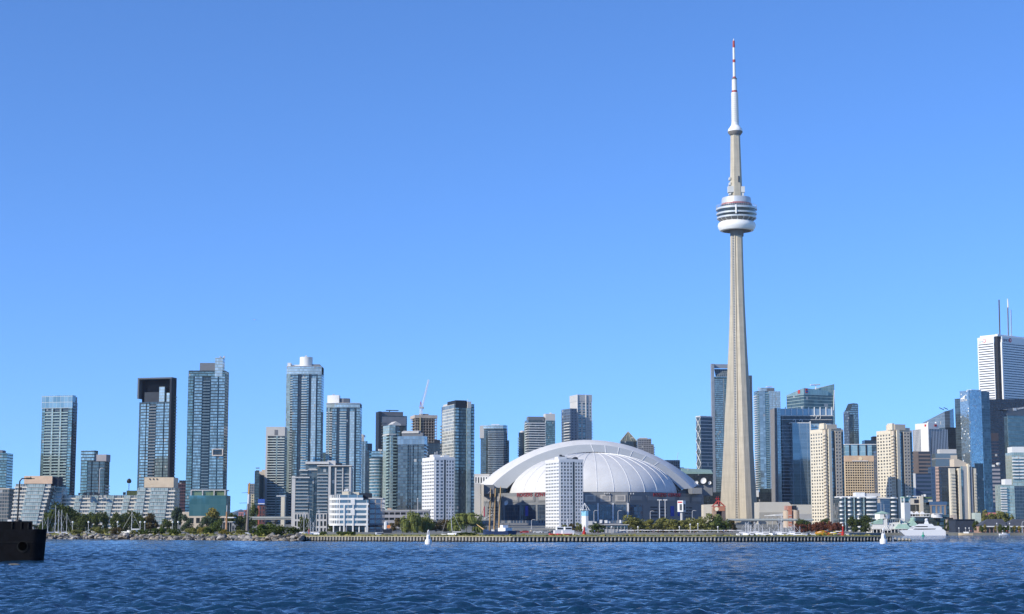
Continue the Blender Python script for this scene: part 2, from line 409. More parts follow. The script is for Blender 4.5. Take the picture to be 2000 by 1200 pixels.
def build_seawall():
    root = empty('seawall', (WP[1][0], WP[1][1], 0), 0, 'long sheet pile seawall of rounded grey steel piles below the dry grass bank', 'seawall')
    ox, oy = WP[1]
    pitch = 1.06; path = []
    for a, b in zip(WP[:-1], WP[1:]):
        L = math.hypot(b[0]-a[0], b[1]-a[1]); n = max(1, round(L/pitch))
        for k in range(n):
            t = (k+.5)/n; path.append((a[0]+(b[0]-a[0])*t-ox, a[1]+(b[1]-a[1])*t-oy, math.atan2(b[1]-a[1], b[0]-a[0])))
    mb = MB()
    def pile(m_, T):
        n = 8; pts = []
        for i in range(n+1):
            an = math.pi*i/n; pts.append((-.33*math.cos(an), -.36*math.sin(an)))
        for (p, q) in zip(pts, pts[1:]):
            m_.quad([T(p[0], p[1], -1), T(q[0], q[1], -1), T(q[0], q[1], ZW-.22), T(p[0], p[1], ZW-.22)])
        m_.quad([T(p[0], p[1], ZW-.22) for p in pts])
    pm = MB(); pile(pm, lambda x, y, z: (x, y, z))
    first = None; order = sorted(range(len(path)), key=lambda i: math.hypot(path[i][0]+ox, path[i][1]+oy))
    rest = MB()
    for r_, i in enumerate(order):
        x, y, a = path[i]; dz = rng.uniform(-.04, .04)
        if r_ < 100:
            if first is None: first = pm.build('pile', m_pile, root, smooth=True); o = first
            else: o = first.copy(); col.objects.link(o); o.parent = root
            o.location = (x, y, dz); o.rotation_euler = (0, 0, a+rng.uniform(-.05, .05))
        else:
            ca, sa = math.cos(a), math.sin(a)
            pile(rest, lambda px, py, pz: (x+px*ca-py*sa, y+px*sa+py*ca, pz+dz))
    tag(rest.build('pile', m_pile, root), kind='stuff')
    bk = MB(); cp = MB()
    for a, b in zip(WP[:-1], WP[1:]):
        A = (a[0]-ox, a[1]-oy); B = (b[0]-ox, b[1]-oy)
        bk.prism([(A[0], A[1]+.02), (B[0], B[1]+.02), (B[0], B[1]+.2), (A[0], A[1]+.2)], -1, ZW-.2)
        cp.prism([(A[0], A[1]-.42), (B[0], B[1]-.42), (B[0], B[1]+.3), (A[0], A[1]+.3)], ZW-.19, ZW+.06)
    bk.build('backing_wall', m_gapdark, root); cp.build('wall_cap', m_cap, root)
build_seawall()
# piles trailing off into the water at the end of the wall
def end_piles():
    a = WP[3]; first = None
    for i, (u, v) in enumerate([(1749, 1050), (1757, 1050.5), (1764, 1051), (1771, 1051.5), (1777, 1052)]):
        x = PX(u, v, 498+i*2); z = PZ(v, 498+i*2); mb = MB(); mb.lathe([(.0, -1), (.5, -1), (.48, z-.3), (.36, z-.05), (0, z)], 10)
        o = mb.build('mooring_pile', m_pile, None, True, loc=(x, 498+i*2, 0))
        tag(o, 'weathered round pile standing in the water off the right end of the seawall', 'pile', 'loose piles off the end of the seawall')
end_piles()
# ---- boulders
def rock_mesh(seed):
    rs = random.Random(seed); mb = MB(); import bmesh
    bm = bmesh.new(); bmesh.ops.create_icosphere(bm, subdivisions=2, radius=1)
    for v in bm.verts:
        d = v.co.normalized(); k = 1
        for q in range(5):
            ax = Vector((rs.uniform(-1, 1), rs.uniform(-1, 1), rs.uniform(-1, 1))).normalized()
        v.co = d
    for q in range(9):
        ax = Vector((rs.uniform(-1, 1), rs.uniform(-1, 1), rs.uniform(-1, 1))).normalized(); dd = rs.uniform(.5, .8)
        for v in bm.verts:
            k = v.co.dot(ax)
            if k > dd: v.co -= ax*(k-dd)
    me = bpy.data.meshes.new('boulder'); bm.to_mesh(me); bm.free(); return me
def build_rocks():
    ms = [plain('boulder_grey', (.16, .155, .145), var=.5, scale=1.2), plain('boulder_tan', (.25, .215, .165), var=.5, scale=1.2), plain('boulder_pale', (.33, .31, .28), var=.4, scale=1.3), plain('boulder_dark', (.06, .06, .06), var=.4, scale=1.2)]
    meshes = []
    for i in range(10):
        me = rock_mesh(i+20); me.materials.append(ms[i % 3 if i < 8 else 3]); meshes.append(me)
    n = 0; rs = random.Random(11)
    lab = {0: 'grey angular boulder piled on the rocky shore', 1: 'tan angular boulder piled on the rocky shore', 2: 'pale angular boulder piled on the rocky shore', 3: 'dark angular boulder piled on the rocky shore'}
    for si, (a, b) in enumerate(zip(RP[1:-1], RP[2:])):
        N = 130 if si == 0 else 165
        for k in range(N):
            t = (k+rs.random())/N
            if si == 0: t = -.03+t*1.03
            x = a[0]+(b[0]-a[0])*t; y = a[1]+(b[1]-a[1])*t
            row = rs.choice([0, 0, 1, 1, 2]); y += -2.6+row*1.5+rs.uniform(-.5, .5); z = [.15, .8, 1.5][row]+rs.uniform(-.2, .25)
            mi = rs.randrange(10); o = bpy.data.objects.new('boulder', meshes[mi]); col.objects.link(o)
            s = rs.uniform(.4, .95)*(1.5 if rs.random() < .12 else 1)
            o.location = (x, y, z); o.scale = (s*rs.uniform(.9, 1.7), s*rs.uniform(.8, 1.2), s*rs.uniform(.6, .95))
            o.rotation_euler = (rs.uniform(-.4, .4), rs.uniform(-.4, .4), rs.uniform(0, 6.28))
            tag(o, lab[mi % 3 if mi < 8 else 3], 'boulder', ['grey', 'tan', 'pale', 'dark'][mi % 3 if mi < 8 else 3]+' boulders of the rocky shore')
    mb = MB()
    for a, b in zip(RP[:-1], RP[1:]):
        mb.quad([(a[0], a[1]-3.4, -.5), (b[0], b[1]-3.4, -.5), (b[0], b[1]+2.3, 1.25), (a[0], a[1]+2.3, 1.25)])
    tag(mb.build('shore', plain('dark_rubble', (.07, .065, .055), var=.5, scale=.8)), kind='structure')  # rubble under the boulders, darker than most of the stones
build_rocks()
# ================================================================== concrete observation tower
def build_cn():
    Y = 2007; u0 = 1448.5; zb = ground_z(Y)
    cx = PX(u0, 1010, Y)
    root = empty('observation_tower', (cx, Y, 0), 0, 'tall tapering concrete observation tower with a round pod and a white needle antenna', 'tower')
    z = lambda v: PZ(v, Y)
    s = Y/F   # metres per photo pixel at this distance
    conc = plain('tower_concrete', (.445, .40, .315), rough=.9, var=.16, scale=.45, stretch=(1, 1, .08))
    def pour(m):       # faint lift lines and stains of slip-formed concrete
        n, l = m.node_tree.nodes, m.node_tree.links; b = next(x for x in n if x.type == 'BSDF_PRINCIPLED'); src = b.inputs['Base Color'].links[0].from_socket
        tc = n.new('ShaderNodeTexCoord'); mp = n.new('ShaderNodeMapping'); mp.inputs['Scale'].default_value = (.012, .012, .16); l.new(tc.outputs['Object'], mp.inputs[0])
        nz = n.new('ShaderNodeTexNoise'); nz.inputs['Scale'].default_value = 1.0; nz.inputs['Detail'].default_value = 5; nz.inputs['Roughness'].default_value = .75; l.new(mp.outputs[0], nz.inputs[0])
        mr = n.new('ShaderNodeMapRange'); l.new(nz.outputs[0], mr.inputs[0]); mr.inputs[1].default_value = .35; mr.inputs[2].default_value = .65; mr.inputs[3].default_value = .92; mr.inputs[4].default_value = 1.05
        v = n.new('ShaderNodeVectorMath'); v.operation = 'SCALE'; l.new(src, v.inputs[0]); l.new(mr.outputs[0], v.inputs['Scale']); l.new(v.outputs[0], b.inputs['Base Color'])
    pour(conc)
    white = plain('white_radome', (.8, .8, .78), rough=.4, var=.04)
    red = plain('red_band', (.36, .05, .04), rough=.5); dark = plain('pod_glass', (.012, .018, .03), rough=.12, spec=.6)
    grey = plain('pod_soffit', (.18, .17, .16), rough=.8); steel = plain('pod_steel', (.55, .57, .58), rough=.4, metal=.3, var=.05)
    legs = [163, 283, 43]
    # leg reach (half spread) by height, from the silhouette
    prof = [(1020, 25.2), (1000, 24.4), (950, 22.2), (900, 20.2), (850, 18.2), (800, 16.4), (740, 13.9), (690, 11.9), (640, 10.3), (590, 8.9), (540, 8.2), (500, 7.7), (455, 7.3)]
    levels = [(zb-3 if i == 0 else z(v), r) for i, (v, r) in enumerate(prof)]
    core_r = lambda zz: 8.2 - 1.5*min(1, zz/330)           # hexagonal core
    tipw = lambda zz: 5.6 - 1.6*min(1, zz/330)              # half widths at the leg tips
    def section(zz, r):
        pts = []
        for k in range(3):
            a = R(legs[k]); d = (math.cos(a), math.sin(a)); n = (-math.sin(a), math.cos(a)); w = tipw(zz)*.62; c = core_r(zz)
            wr = tipw(zz)*.95
            rr = max(r, c*1.02)
            inner = c*.80
            pts += [(d[0]*inner-n[0]*wr, d[1]*inner-n[1]*wr), (d[0]*rr-n[0]*w, d[1]*rr-n[1]*w), (d[0]*rr+n[0]*w, d[1]*rr+n[1]*w), (d[0]*inner+n[0]*wr, d[1]*inner+n[1]*wr)]
        return pts
    mb = MB()
    secs = [(zz, section(zz, r)) for zz, r in levels]
    for (za, A), (zc, B) in zip(secs, secs[1:]):
        n = len(A)
        for i in range(n):
            j = (i+1) % n
            mb.quad([(*A[i], za), (*A[j], za), (*B[j], zc), (*B[i], zc)])
    mb.build('shaft', conc, root)
    # glazed lift shaft between the two near legs, with its ladder of landings
    mid = R(223); d = (math.cos(mid), math.sin(mid)); n = (-math.sin(mid), math.cos(mid))
    liftm = facade('lift_shaft', (.03, .035, .04), (.06, .07, .08), fh=1.9, bw=3.4, hf=.42, vf=.16, span=(.42, .40, .36), metal=.1, tilt=.01, blind=0)
    lm = MB(); jm = MB(); rr = 7.1
    H = z(452); 
    def bar(m_, off, hw, o0, o1, z0, z1):
        q = []
        for (t, o) in ((-hw, o1), (hw, o1), (hw, o0), (-hw, o0)): q.append((d[0]*o+n[0]*(off+t), d[1]*o+n[1]*(off+t)))
        m_.prism(q, z0, z1)
    def bar2(m_, off, hw, out):
        P0 = []; P1 = []
        for (L_, o1) in ((P0, 8.5+out), (P1, 6.7+out)):
            for (t, o) in ((-hw, o1), (hw, o1), (hw, 2), (-hw, 2)): L_.append((d[0]*o+n[0]*(off+t), d[1]*o+n[1]*(off+t)))
        for i in range(4):
            j = (i+1) % 4; A, B = P0[i], P0[j]; C, D_ = P1[j], P1[i]; L = math.hypot(A[0]-B[0], A[1]-B[1])
            m_.quad([(*A, zb), (*B, zb), (*C, H), (*D_, H)], [(0, 0), (L, 0), (L, H-zb), (0, H-zb)])
    bar2(lm, 0, 1.75, 0); lm.build('lift_shaft', liftm, root)
    bar2(jm, -2.4, .6, .5); bar2(jm, 2.4, .6, .5); jm.build('lift_guide', conc, root)
    # neck between pod and shaft, pod
    def lath(name, prof, mat, n=48, smooth=True):
        mb = MB(); mb.lathe([(r*s, z(v)) for r, v in prof], n); return mb.build(name, mat, root, smooth)
    lath('shaft_collar', [(13, 462), (13.5, 452), (17, 446)], grey)
    lath('pod_soffit', [(14, 449), (27, 452), (33, 449)], grey)
    lath('radome_ring', [(28, 452), (33, 451), (36.5, 446), (37.5, 441), (36, 436.5), (31, 433.5), (24, 432.5)], white)
    lath('pod_underside', [(29, 433.5), (33.5, 432), (37.4, 428)], grey)
    for k in range(18):
        a = 2*math.pi*k/18+.1; mb = MB()
        mb.tube((30*s*math.cos(a), 30*s*math.sin(a), z(434)), (38*s*math.cos(a), 38*s*math.sin(a), z(427.4)), .45, n=5); mb.build('pod_bracket', white, root)
    lath('pod_floor_ring', [(37, 428.6), (38.8, 428.2), (39, 425.2), (37, 424.8)], steel)
    lath('pod_window_band', [(36.8, 425), (37.6, 420.4)], dark)
    lath('pod_floor_ring', [(37.4, 420.9), (39.6, 420.6), (39.8, 417.4), (37.5, 417)], steel)
    lath('pod_window_band', [(37.4, 417.3), (38.2, 411.2)], dark)
    lath('pod_floor_ring', [(38, 411.8), (40.4, 411.4), (40.6, 407.8), (38, 407)], steel)
    lath('pod_deck', [(38, 407.2), (30, 406.6)], grey)
    lath('pod_upper_band', [(31.5, 407), (31.5, 402)], plain('pod_dark_band', (.05, .06, .08), rough=.4))
    lath('pod_red_band', [(29.6, 402.2), (29.8, 399)], red)
    lath('pod_drum', [(29.5, 402), (29.2, 391), (28, 387.4)], steel)
    lath('pod_roof', [(28, 387.6), (10, 386)], grey)
    mb = MB(); r_ = 40*s
    for k in range(60):
        a = 2*math.pi*k/60; b = a+.105
        p = lambda t, v: (r_*math.cos(t), r_*math.sin(t), z(v))
        mb.tube(p(a, 407), p(a, 402.5), .14, n=4); mb.tube(p(a, 402.5), p(b, 402.5), .12, n=4); mb.tube(p(a, 404.5), p(b, 404.5), .1, n=4)
    mb.build('railing', steel, root)
    mb = MB()
    for a in (R(262),): 
        mb.box(-.8, .8, -41.6*s, -39.5*s, z(424), z(407))
    o = mb.build('service_gondola', white, root); o.rotation_euler = (0, 0, R(-9)); 
    # upper shaft (hexagon) and its boxes
    mb = MB()
    hx = lambda r, zz, tw=0: [(r*math.cos(R(60*k+6)), r*math.sin(R(60*k+6)), zz) for k in range(6)]
    A = hx(12.6*s, z(388)); B = hx(9.6*s, z(262))
    for k in range(6): mb.quad([A[k], A[(k+1) % 6], B[(k+1) % 6], B[k]])
    mb.build('upper_shaft', conc, root)
    for (x0, x1, v0, v1, yy) in ((-17, -6, 377.5, 365.5, -10), (8, 16, 377.5, 366, -9), (-15, -11, 382, 378.5, -9), (9, 14, 387, 378, -8), (-14, -11, 362, 357, -5), (-14, -11.2, 352, 347, -5)):
        mb = MB(); mb.box(x0*s, x1*s, yy*s, (yy+12)*s, z(v0), z(v1)); mb.build('equipment_box', plain('equipment_white', (.6, .6, .58), var=.05), root)
    mb = MB(); mb.box(3*s, 5.5*s, -10.6*s, -8*s, z(358), z(346)); mb.build('shaft_opening', dark, root)
    lath('skypod', [(10, 264), (14.3, 258.5), (14.5, 256), (13.5, 252.5), (11, 249.5), (8.2, 245.5)], white)
    lath('skypod_rim', [(10.5, 264.5), (14.5, 259.6), (14.7, 257.4)], grey)
    # antenna
    an = MB(); M = []
    pr = [(8.0, 246), (7.2, 238), (6.9, 184), (6.9, 181.5)]
    lath('antenna_mast', pr+[(5.4, 181.5)], plain('antenna_white', (.68, .68, .66), rough=.4, var=.03), 24)
    for (r0, v0, r1, v1, m_) in ((5.4, 182.5, 5.4, 177.5, red), (5.3, 177.5, 4.9, 156, None), (5.2, 156, 5.2, 153.5, grey), (3.2, 155, 3.2, 150.5, red), (2.9, 150.5, 2.6, 122.5, None), (2.8, 122.5, 2.8, 117, red), (2.5, 117, 2.3, 93.5, None), (2.4, 93.5, 2.1, 80, red), (1.3, 80, .3, 75.5, None)):
        lath('antenna_band' if m_ is red else 'antenna_mast', [(0, v0), (r0, v0), (r1, v1), (0, v1)], m_ or MATS['antenna_white'], 16)
    for v in range(186, 242, 4):
        lath('antenna_ring', [(7.0+.02*(v-184), v), (7.35+.02*(v-184), v-.4), (7.0+.02*(v-184), v-.8)], MATS['antenna_white'], 20)
build_cn()
# ================================================================== domed stadium
def build_dome():
    Yc = 1860; cu = 1157; cx = PX(cu, 960, Yc); zb = ground_z(Yc)-2
    root = empty('domed_stadium', (cx, Yc, 0), 0, 'domed stadium with a white arched roof over grey concrete walls with red letters', 'stadium')
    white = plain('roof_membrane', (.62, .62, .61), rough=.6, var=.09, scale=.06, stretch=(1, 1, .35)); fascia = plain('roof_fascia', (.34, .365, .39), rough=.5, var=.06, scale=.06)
    conc = plain('stadium_concrete_shaded', (.19, .2, .21), rough=.8, var=.10, scale=.12); conc_lit = plain('stadium_panel_lit', (.42, .40, .37), rough=.8, var=.10, scale=.12)  # walls darkened to carry their shade; front facet panels keep a sunlit tone
    dark = facade('stadium_glass', (.02, .035, .06), (.06, .10, .16), fh=4, bw=2.2, hf=.06, vf=.08, span=(.1, .11, .12), metal=.3, blind=.0)
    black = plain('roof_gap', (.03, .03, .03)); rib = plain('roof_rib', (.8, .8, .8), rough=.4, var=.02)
    def zz(v, y): return PZ(v, Yc+y)
    def xx(u, y, v=950): return PX(u, v, Yc+y)-cx
    # --- big arched panel: bands between successive arcs at different depths
    def arc(uL, vL, uR, vR, vTop, y, n=48, p=2.0):
        xa, za = xx(uL, y), zz(vL, y); xb, zb_ = xx(uR, y), zz(vR, y); zt = zz(vTop, y)
        # circle through the three
        out = []
        xm, hw = (xa+xb)/2, (xb-xa)/2; base = (za+zb_)/2; h = zt-base; rad = (hw*hw+h*h)/(2*h); ang = math.asin(min(1, hw/rad))
        for i in range(n+1):
            t = -ang+2*ang*i/n; f = i/n
            out.append((xm+rad*math.sin(t), y, zt-rad+rad*math.cos(t)+(za-base)*(1-f)+(zb_-base)*f))
        return out
    back = arc(936, 947, 1366, 948, 862, 60)
    A = arc(943, 946, 1360, 950, 859.5, -12)
    A2 = arc(957, 952, 1352, 954, 868.5, -24)
    B = arc(990, 954, 1330, 956, 883, -27)
    def strip(mb, P_, Q_, m=0):
        for i in range(len(P_)-1): mb.quad([P_[i], P_[i+1], Q_[i+1], Q_[i]], None, m)
    mb = MB(); strip(mb, A, back); strip(mb, A2, A); mb.build('roof_arch', white, root, smooth=True)
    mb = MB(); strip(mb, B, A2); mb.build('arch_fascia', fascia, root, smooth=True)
    # seams across the fascia
    for k in (24, 27, 30, 33, 36, 39):
        mb = MB(); p, q = Vector(A2[k]), Vector(B[k]); mb.tube(p+Vector((0, -.3, 0)), q+Vector((0, -.3, 0)), .3, n=5); mb.build('fascia_seam', rib, root)
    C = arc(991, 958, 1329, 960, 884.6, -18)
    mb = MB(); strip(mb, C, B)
    for p, q in zip(B, B[1:]): mb.tube((p[0], p[1]+.5, p[2]-.6), (q[0], q[1]+.5, q[2]-.6), .75, n=6, caps=False)  # black tube added to stand in for the shaded gap under the arch
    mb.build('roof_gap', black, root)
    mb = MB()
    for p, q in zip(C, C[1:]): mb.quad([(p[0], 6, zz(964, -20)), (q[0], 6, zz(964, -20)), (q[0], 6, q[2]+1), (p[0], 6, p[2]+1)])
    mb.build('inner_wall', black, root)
    # --- inner dome panel: quarter of a flattened spheroid in front of the arch
    def dome(phi, t):     # phi from left(180) through front(270) to right(360), t 0 rim..1 top
        rx, ry = xx(1322, -18)-xx(995, -18), 84
        rx = rx/2; x0 = (xx(1322, -18)+xx(995, -18))/2
        zr = zz(961.5, -95); zt = zz(885.5, -14); th = t*math.pi/2
        rr = math.cos(th)**.92
        return (x0+rx*rr*math.cos(phi), -16+ry*rr*math.sin(phi), zr+(zt-zr)*math.sin(th)**1.12)
    mb = MB(); nP, nT = 64, 20
    for i in range(nP):
        for j in range(nT):
            a, b = math.pi+math.pi*i/nP, math.pi+math.pi*(i+1)/nP
            mb.quad([dome(a, j/nT), dome(b, j/nT), dome(b, (j+1)/nT), dome(a, (j+1)/nT)])
    mb.build('dome_panel', white, root, smooth=True)
    for i in range(1, 16):
        a = math.pi+math.pi*i/16; mb = MB()
        pts = [Vector(dome(a, t))+Vector((0, -.15, .2)) for t in [k/14*.93 for k in range(15)]]
        for p, q in zip(pts, pts[1:]): mb.tube(p, q, .22, n=4, caps=False)
        mb.build('dome_rib', rib, root)
    mb = MB()
    for t, r_ in ((.93, .35),):
        for i in range(nP): mb.tube(dome(math.pi+math.pi*i/nP, t), dome(math.pi+math.pi*(i+1)/nP, t), r_, n=4, caps=False)
    mb.build('dome_ring', rib, root)
    # dark lip along the rim of the dome
    mb = MB()
    for i in range(nP):
        a, b = dome(math.pi+math.pi*i/nP, 0), dome(math.pi+math.pi*(i+1)/nP, 0)
        mb.quad([(a[0]*1.01, a[1]*1.01, a[2]-.9), (b[0]*1.01, b[1]*1.01, b[2]-.9), (b[0]*1.01, b[1]*1.01, b[2]+.1), (a[0]*1.01, a[1]*1.01, a[2]+.1)])
    mb.build('dome_rim', black, root)
    # --- walls: faceted drum
    yF = -112
    WP_ = [(xx(938, 20), 20), (xx(942, -38), -38), (xx(985, -78), -78), (xx(1080, yF), yF), (xx(1226, yF), yF), (xx(1322, -72), -72), (xx(1371, -25), -25), (xx(1374, 20), 20)]
    top = zz(962.5, -100)
    mb = MB(); mb.prism(WP_+[(xx(1374, 20), 80), (xx(938, 20), 80)], zb, top, 0, 0); mb.build('drum_wall', conc, root)
    # corner blocks that carry the arch ends
    for (ua, ub, v, y0, y1) in ((938, 965, 946, -70, 70), (1352, 1371, 952, -66, 70)):
        mb = MB(); mb.box(xx(ua, y0), xx(ub, y0), y0, y1, top-.5, zz(v, y0)-.6); mb.build('arch_abutment', conc, root)
    # pale lit pier on the left corner, panels, dark glazed bays
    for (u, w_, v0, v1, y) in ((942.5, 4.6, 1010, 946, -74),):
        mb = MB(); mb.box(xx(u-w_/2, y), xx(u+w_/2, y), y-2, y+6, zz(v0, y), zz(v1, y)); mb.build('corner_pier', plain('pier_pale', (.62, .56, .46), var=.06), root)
    def on(mb, i, f0, f1, v0, v1, out=.6, d=.9, m=0):
        a, b = WP_[i], WP_[i+1]; L = math.hypot(b[0]-a[0], b[1]-a[1]); t = ((b[0]-a[0])/L, (b[1]-a[1])/L); nr = (t[1], -t[0])
        p = [(a[0]+t[0]*f*L+nr[0]*o, a[1]+t[1]*f*L+nr[1]*o) for f, o in ((f0, out), (f1, out), (f1, out-d), (f0, out-d))]
        mb.prism(p, zz(v0, yF), zz(v1, yF), m)
    for i in (1, 2, 3, 4, 5):
        n = {1: 2, 2: 3, 3: 5, 4: 3, 5: 2}[i]
        for k in range(n):
            f0, f1 = k/n+.03/1, (k+1)/n-.03
            mb = MB(); on(mb, i, f0, f1, 980, 967, .7); mb.build('wall_panel', conc_lit if i == 3 else conc, root)
            mb = MB(); on(mb, i, f0+.03, f1-.03, 977, 969, .95, .5); mb.build('wall_inset', plain('panel_inset', (.27, .265, .26), var=.1), root)
        for k in range(n):
            if i in (2, 3): 
                mb = MB(); on(mb, i, k/n+.02, (k+1)/n-.02, 1022, 986, .3, .6); mb.build('glazed_bay', dark, root)
            if i == 4 and k < 1:
                mb = MB(); on(mb, i, .02, .9/n, 1022, 986, .3, .6); mb.build('glazed_bay', dark, root)
    for i, f in ((3, .2), (3, .4), (3, .6), (3, .8), (3, 1.0)):
        mb = MB(); on(mb, i, f-.012, f+.012, 1022, 983, 1.8, 2.2); mb.build('buttress', plain('buttress_white', (.6, .6, .6), var=.06), root)
    # louvre rows
    for (i, f0, f1) in ((1, .25, .75), (4, .45, .8), (5, .3, .6)):
        for v in (990, 996, 1002, 1009):
            for h_ in range(2):
                g0 = f0+(f1-f0)*(h_*.53); g1 = g0+(f1-f0)*.42
                mb = MB(); on(mb, i, g0, g1, v+1.6, v-.6, .12, .3); mb.build('vent', plain('vent_black', (.02, .022, .028)), root)
    for i, f0, f1, c in ((4, .86, .93, (.02, .05, .35)), (5, .02, .1, (.03, .08, .4)), (2, .44, .5, (.04, .05, .3)), (1, -.02, .12, (.4, .03, .09))):
        mb = MB(); on(mb, i, f0, f1, 1008, 988, .55, .5); mb.build('banner', plain('banner_%.2f' % f0, c, var=.3, scale=.4), root)
    # low grey podium with a row of windows
    mb = MB(); mb.prism([(xx(925, -126), -126), (xx(1262, -126), -126), (xx(1262, -126), -114), (xx(925, -126), -95)], zb, zz(1017, -126), 0, 1)
    mb.build('podium', [facade('podium_front', (.03, .04, .06), (.1, .13, .17), fh=5.5, bw=3, hf=.45, vf=.4, span=(.2, .21, .23), blind=.12), conc], root)
    # red letters, twice round the drum
    redl = plain('sign_red', (.27, .016, .026), rough=.5, var=.05)
    for (s_, i, f, size) in (("ROGERS  CENTRE", 2, .27, 5.6), ("ROGERS  CENTRE", 4, .50, 5.2)):
        a, b = WP_[i], WP_[i+1]; L = math.hypot(b[0]-a[0], b[1]-a[1]); t = ((b[0]-a[0])/L, (b[1]-a[1])/L)
        x, y = a[0]+t[0]*f*L+t[1]*1.0, a[1]+t[1]*f*L-t[0]*1.0
        text(s_, size, redl, (x, y, zz(969.6, yF)), math.atan2(t[1], t[0]), root, 'wall_lettering', .3, sx=.92)
    # small dish and lamps on the drum
    mb = MB(); q = (xx(990, -104), -106, zz(983.5, -104)); mb.lathe([(0, 0), (1.5, .35), (2.4, 1.0), (2.6, 1.3)], 20); o = mb.build('satellite_dish', white, root, True, loc=q); o.rotation_euler = (R(70), 0, R(-40))
    for u, r_ in ((1361, 2.2), (1375, 3.3), (1387, 1.9)):
        mb = MB(); mb.lathe([(0, 0), (r_*.55, .3), (r_*.9, .95), (r_, 1.35)], 20); mb.tube((0, 0, 0), (0, r_*.1, -r_*.4), .3)
        o = mb.build('satellite_dish', white, root, True, loc=(xx(u, 0), 0, zz(944 if u != 1375 else 940, 0))); o.rotation_euler = (R(75), 0, R(-30))
    mb = MB(); mb.box(xx(1358, 0), xx(1392, 0), 2, 12, top-1, zz(948, 0)); mb.build('dish_platform', conc, root)
    mb = MB()
    for u in list(range(1180, 1190, 3))+[1231, 1236]:
        mb.box(xx(u, yF), xx(u+1.6, yF), yF-2, yF, zz(966, yF), zz(963, yF))
    mb.build('rim_lamp', plain('lamp_body', (.5, .5, .5)), root)
build_dome()
# ================================================================== materials of the towers
G = {}
G['teal'] = facade('glass_teal', (.065, .12, .12), (.33, .47, .46), fh=2.9, bw=1.5, hf=.3, vf=.08, span=(.035, .055, .055), frame=(.12, .15, .15), metal=.5, blind=.01)
G['tealL'] = facade('glass_teal_light', (.20, .27, .25), (.5, .6, .55), fh=2.9, bw=1.6, hf=.24, vf=.09, span=(.24, .29, .27), frame=(.36, .4, .38), metal=.3)
G['navy'] = facade('glass_navy', (.03, .05, .055), (.14, .18, .18), fh=3, bw=1.5, hf=.24, vf=.07, span=(.02, .032, .038), frame=(.05, .065, .075), metal=.45, blind=.0)
G['blue'] = facade('glass_blue', (.14, .20, .21), (.45, .60, .61), fh=3, bw=1.6, hf=.32, vf=.08, span=(.028, .042, .05), frame=(.15, .18, .2), metal=.5, blind=.01)
G['blueL'] = facade('glass_blue_pale', (.31, .39, .40), (.62, .73, .74), fh=3, bw=1.6, hf=.24, vf=.1, span=(.22, .27, .28), frame=(.34, .38, .39), metal=.4)
G['dark'] = facade('glass_dark', (.015, .022, .028), (.06, .08, .09), fh=3, bw=1.6, hf=.16, vf=.05, span=(.02, .024, .03), frame=(.02, .024, .03), metal=.3, blind=.01)
G['recess'] = facade('glass_recess', (.02, .03, .035), (.12, .16, .17), fh=2.9, bw=2.2, hf=.1, vf=.1, span=(.12, .13, .13), metal=.1, blind=.06)
W = lambda: plain('concrete_white', (.66, .66, .64), rough=.7, var=.05, scale=.1)
m_white = plain('concrete_white', (.68, .68, .66), rough=.7, var=.05, scale=.1)
m_grey = plain('concrete_grey', (.36, .36, .36), rough=.8, var=.08, scale=.1)
m_ltgrey = plain('concrete_pale', (.50, .49, .47), rough=.8, var=.07, scale=.1)
m_dkgrey = plain('cladding_charcoal', (.022, .029, .043), rough=.6, var=.1, scale=.1, spec=.1)
m_mech = plain('louvre_grey', (.15, .16, .18), rough=.6, var=.1, scale=.3, stretch=(1, 1, 8))
m_beige = plain('concrete_beige', (.54, .46, .36), rough=.8, var=.06, scale=.1)
m_cream = plain('concrete_cream', (.62, .56, .44), rough=.8, var=.06, scale=.1)
m_railg = plain('balcony_glass_green', (.30, .40, .38), rough=.25, spec=.6, var=.12, scale=.5)
m_railw = plain('balcony_pale', (.58, .58, .56), rough=.6, var=.06)
m_raild = plain('balcony_grey', (.15, .165, .175), rough=.5, var=.1)
m_railb = plain('balcony_glass_blue', (.13, .175, .20), rough=.2, spec=.6, var=.12, scale=.5)
m_metal = plain('painted_steel', (.5, .5, .5), rough=.4)
m_black = plain('black_steel', (.02, .02, .022), rough=.5)
m_brick = plain('red_brick', (.30, .10, .07), rough=.9, var=.2, scale=.5)
def rooftop(S, z, n, mat=None, seed=1, x0=.1, x1=.9):
    "small vents and boxes on a roof"
    rs = random.Random(seed)
    for i in range(n):
        x = S.W*rs.uniform(x0, x1); w = rs.uniform(.8, 2.2); h = rs.uniform(.8, 2.2)
        S.box('roof_vent', mat or m_metal, x, x+w, 2+rs.uniform(0, 3), 4+rs.uniform(0, 3), z, z+h)
# ================================================================== towers, left third
S = Site('apartment_tower', 'teal glass tower cut off by the left edge of the photo', -34, 14, 885, 1800, 0, dep=22)
S.core(G['teal']); S.bays('F', [(3, 'g'), (1, 'b'), (2, 'g')], 10, S.H-9, 2.9, dict(g=G['teal'], b=m_railg)); S.box('penthouse', m_mech, 2, S.W-6, 4, 16, S.H, S.H+3)
S = Site('office_block', 'low brown glass block below the tower at the left edge', -34, 18, 956, 1560, 0, dep=20)
S.core(facade('glass_brown', (.04, .04, .035), (.16, .15, .13), fh=3.2, bw=2.2, hf=.25, vf=.15, span=(.26, .23, .2))); S.box('parapet', m_beige, -.3, S.W+.3, -.3, 20, S.H, S.H+1)
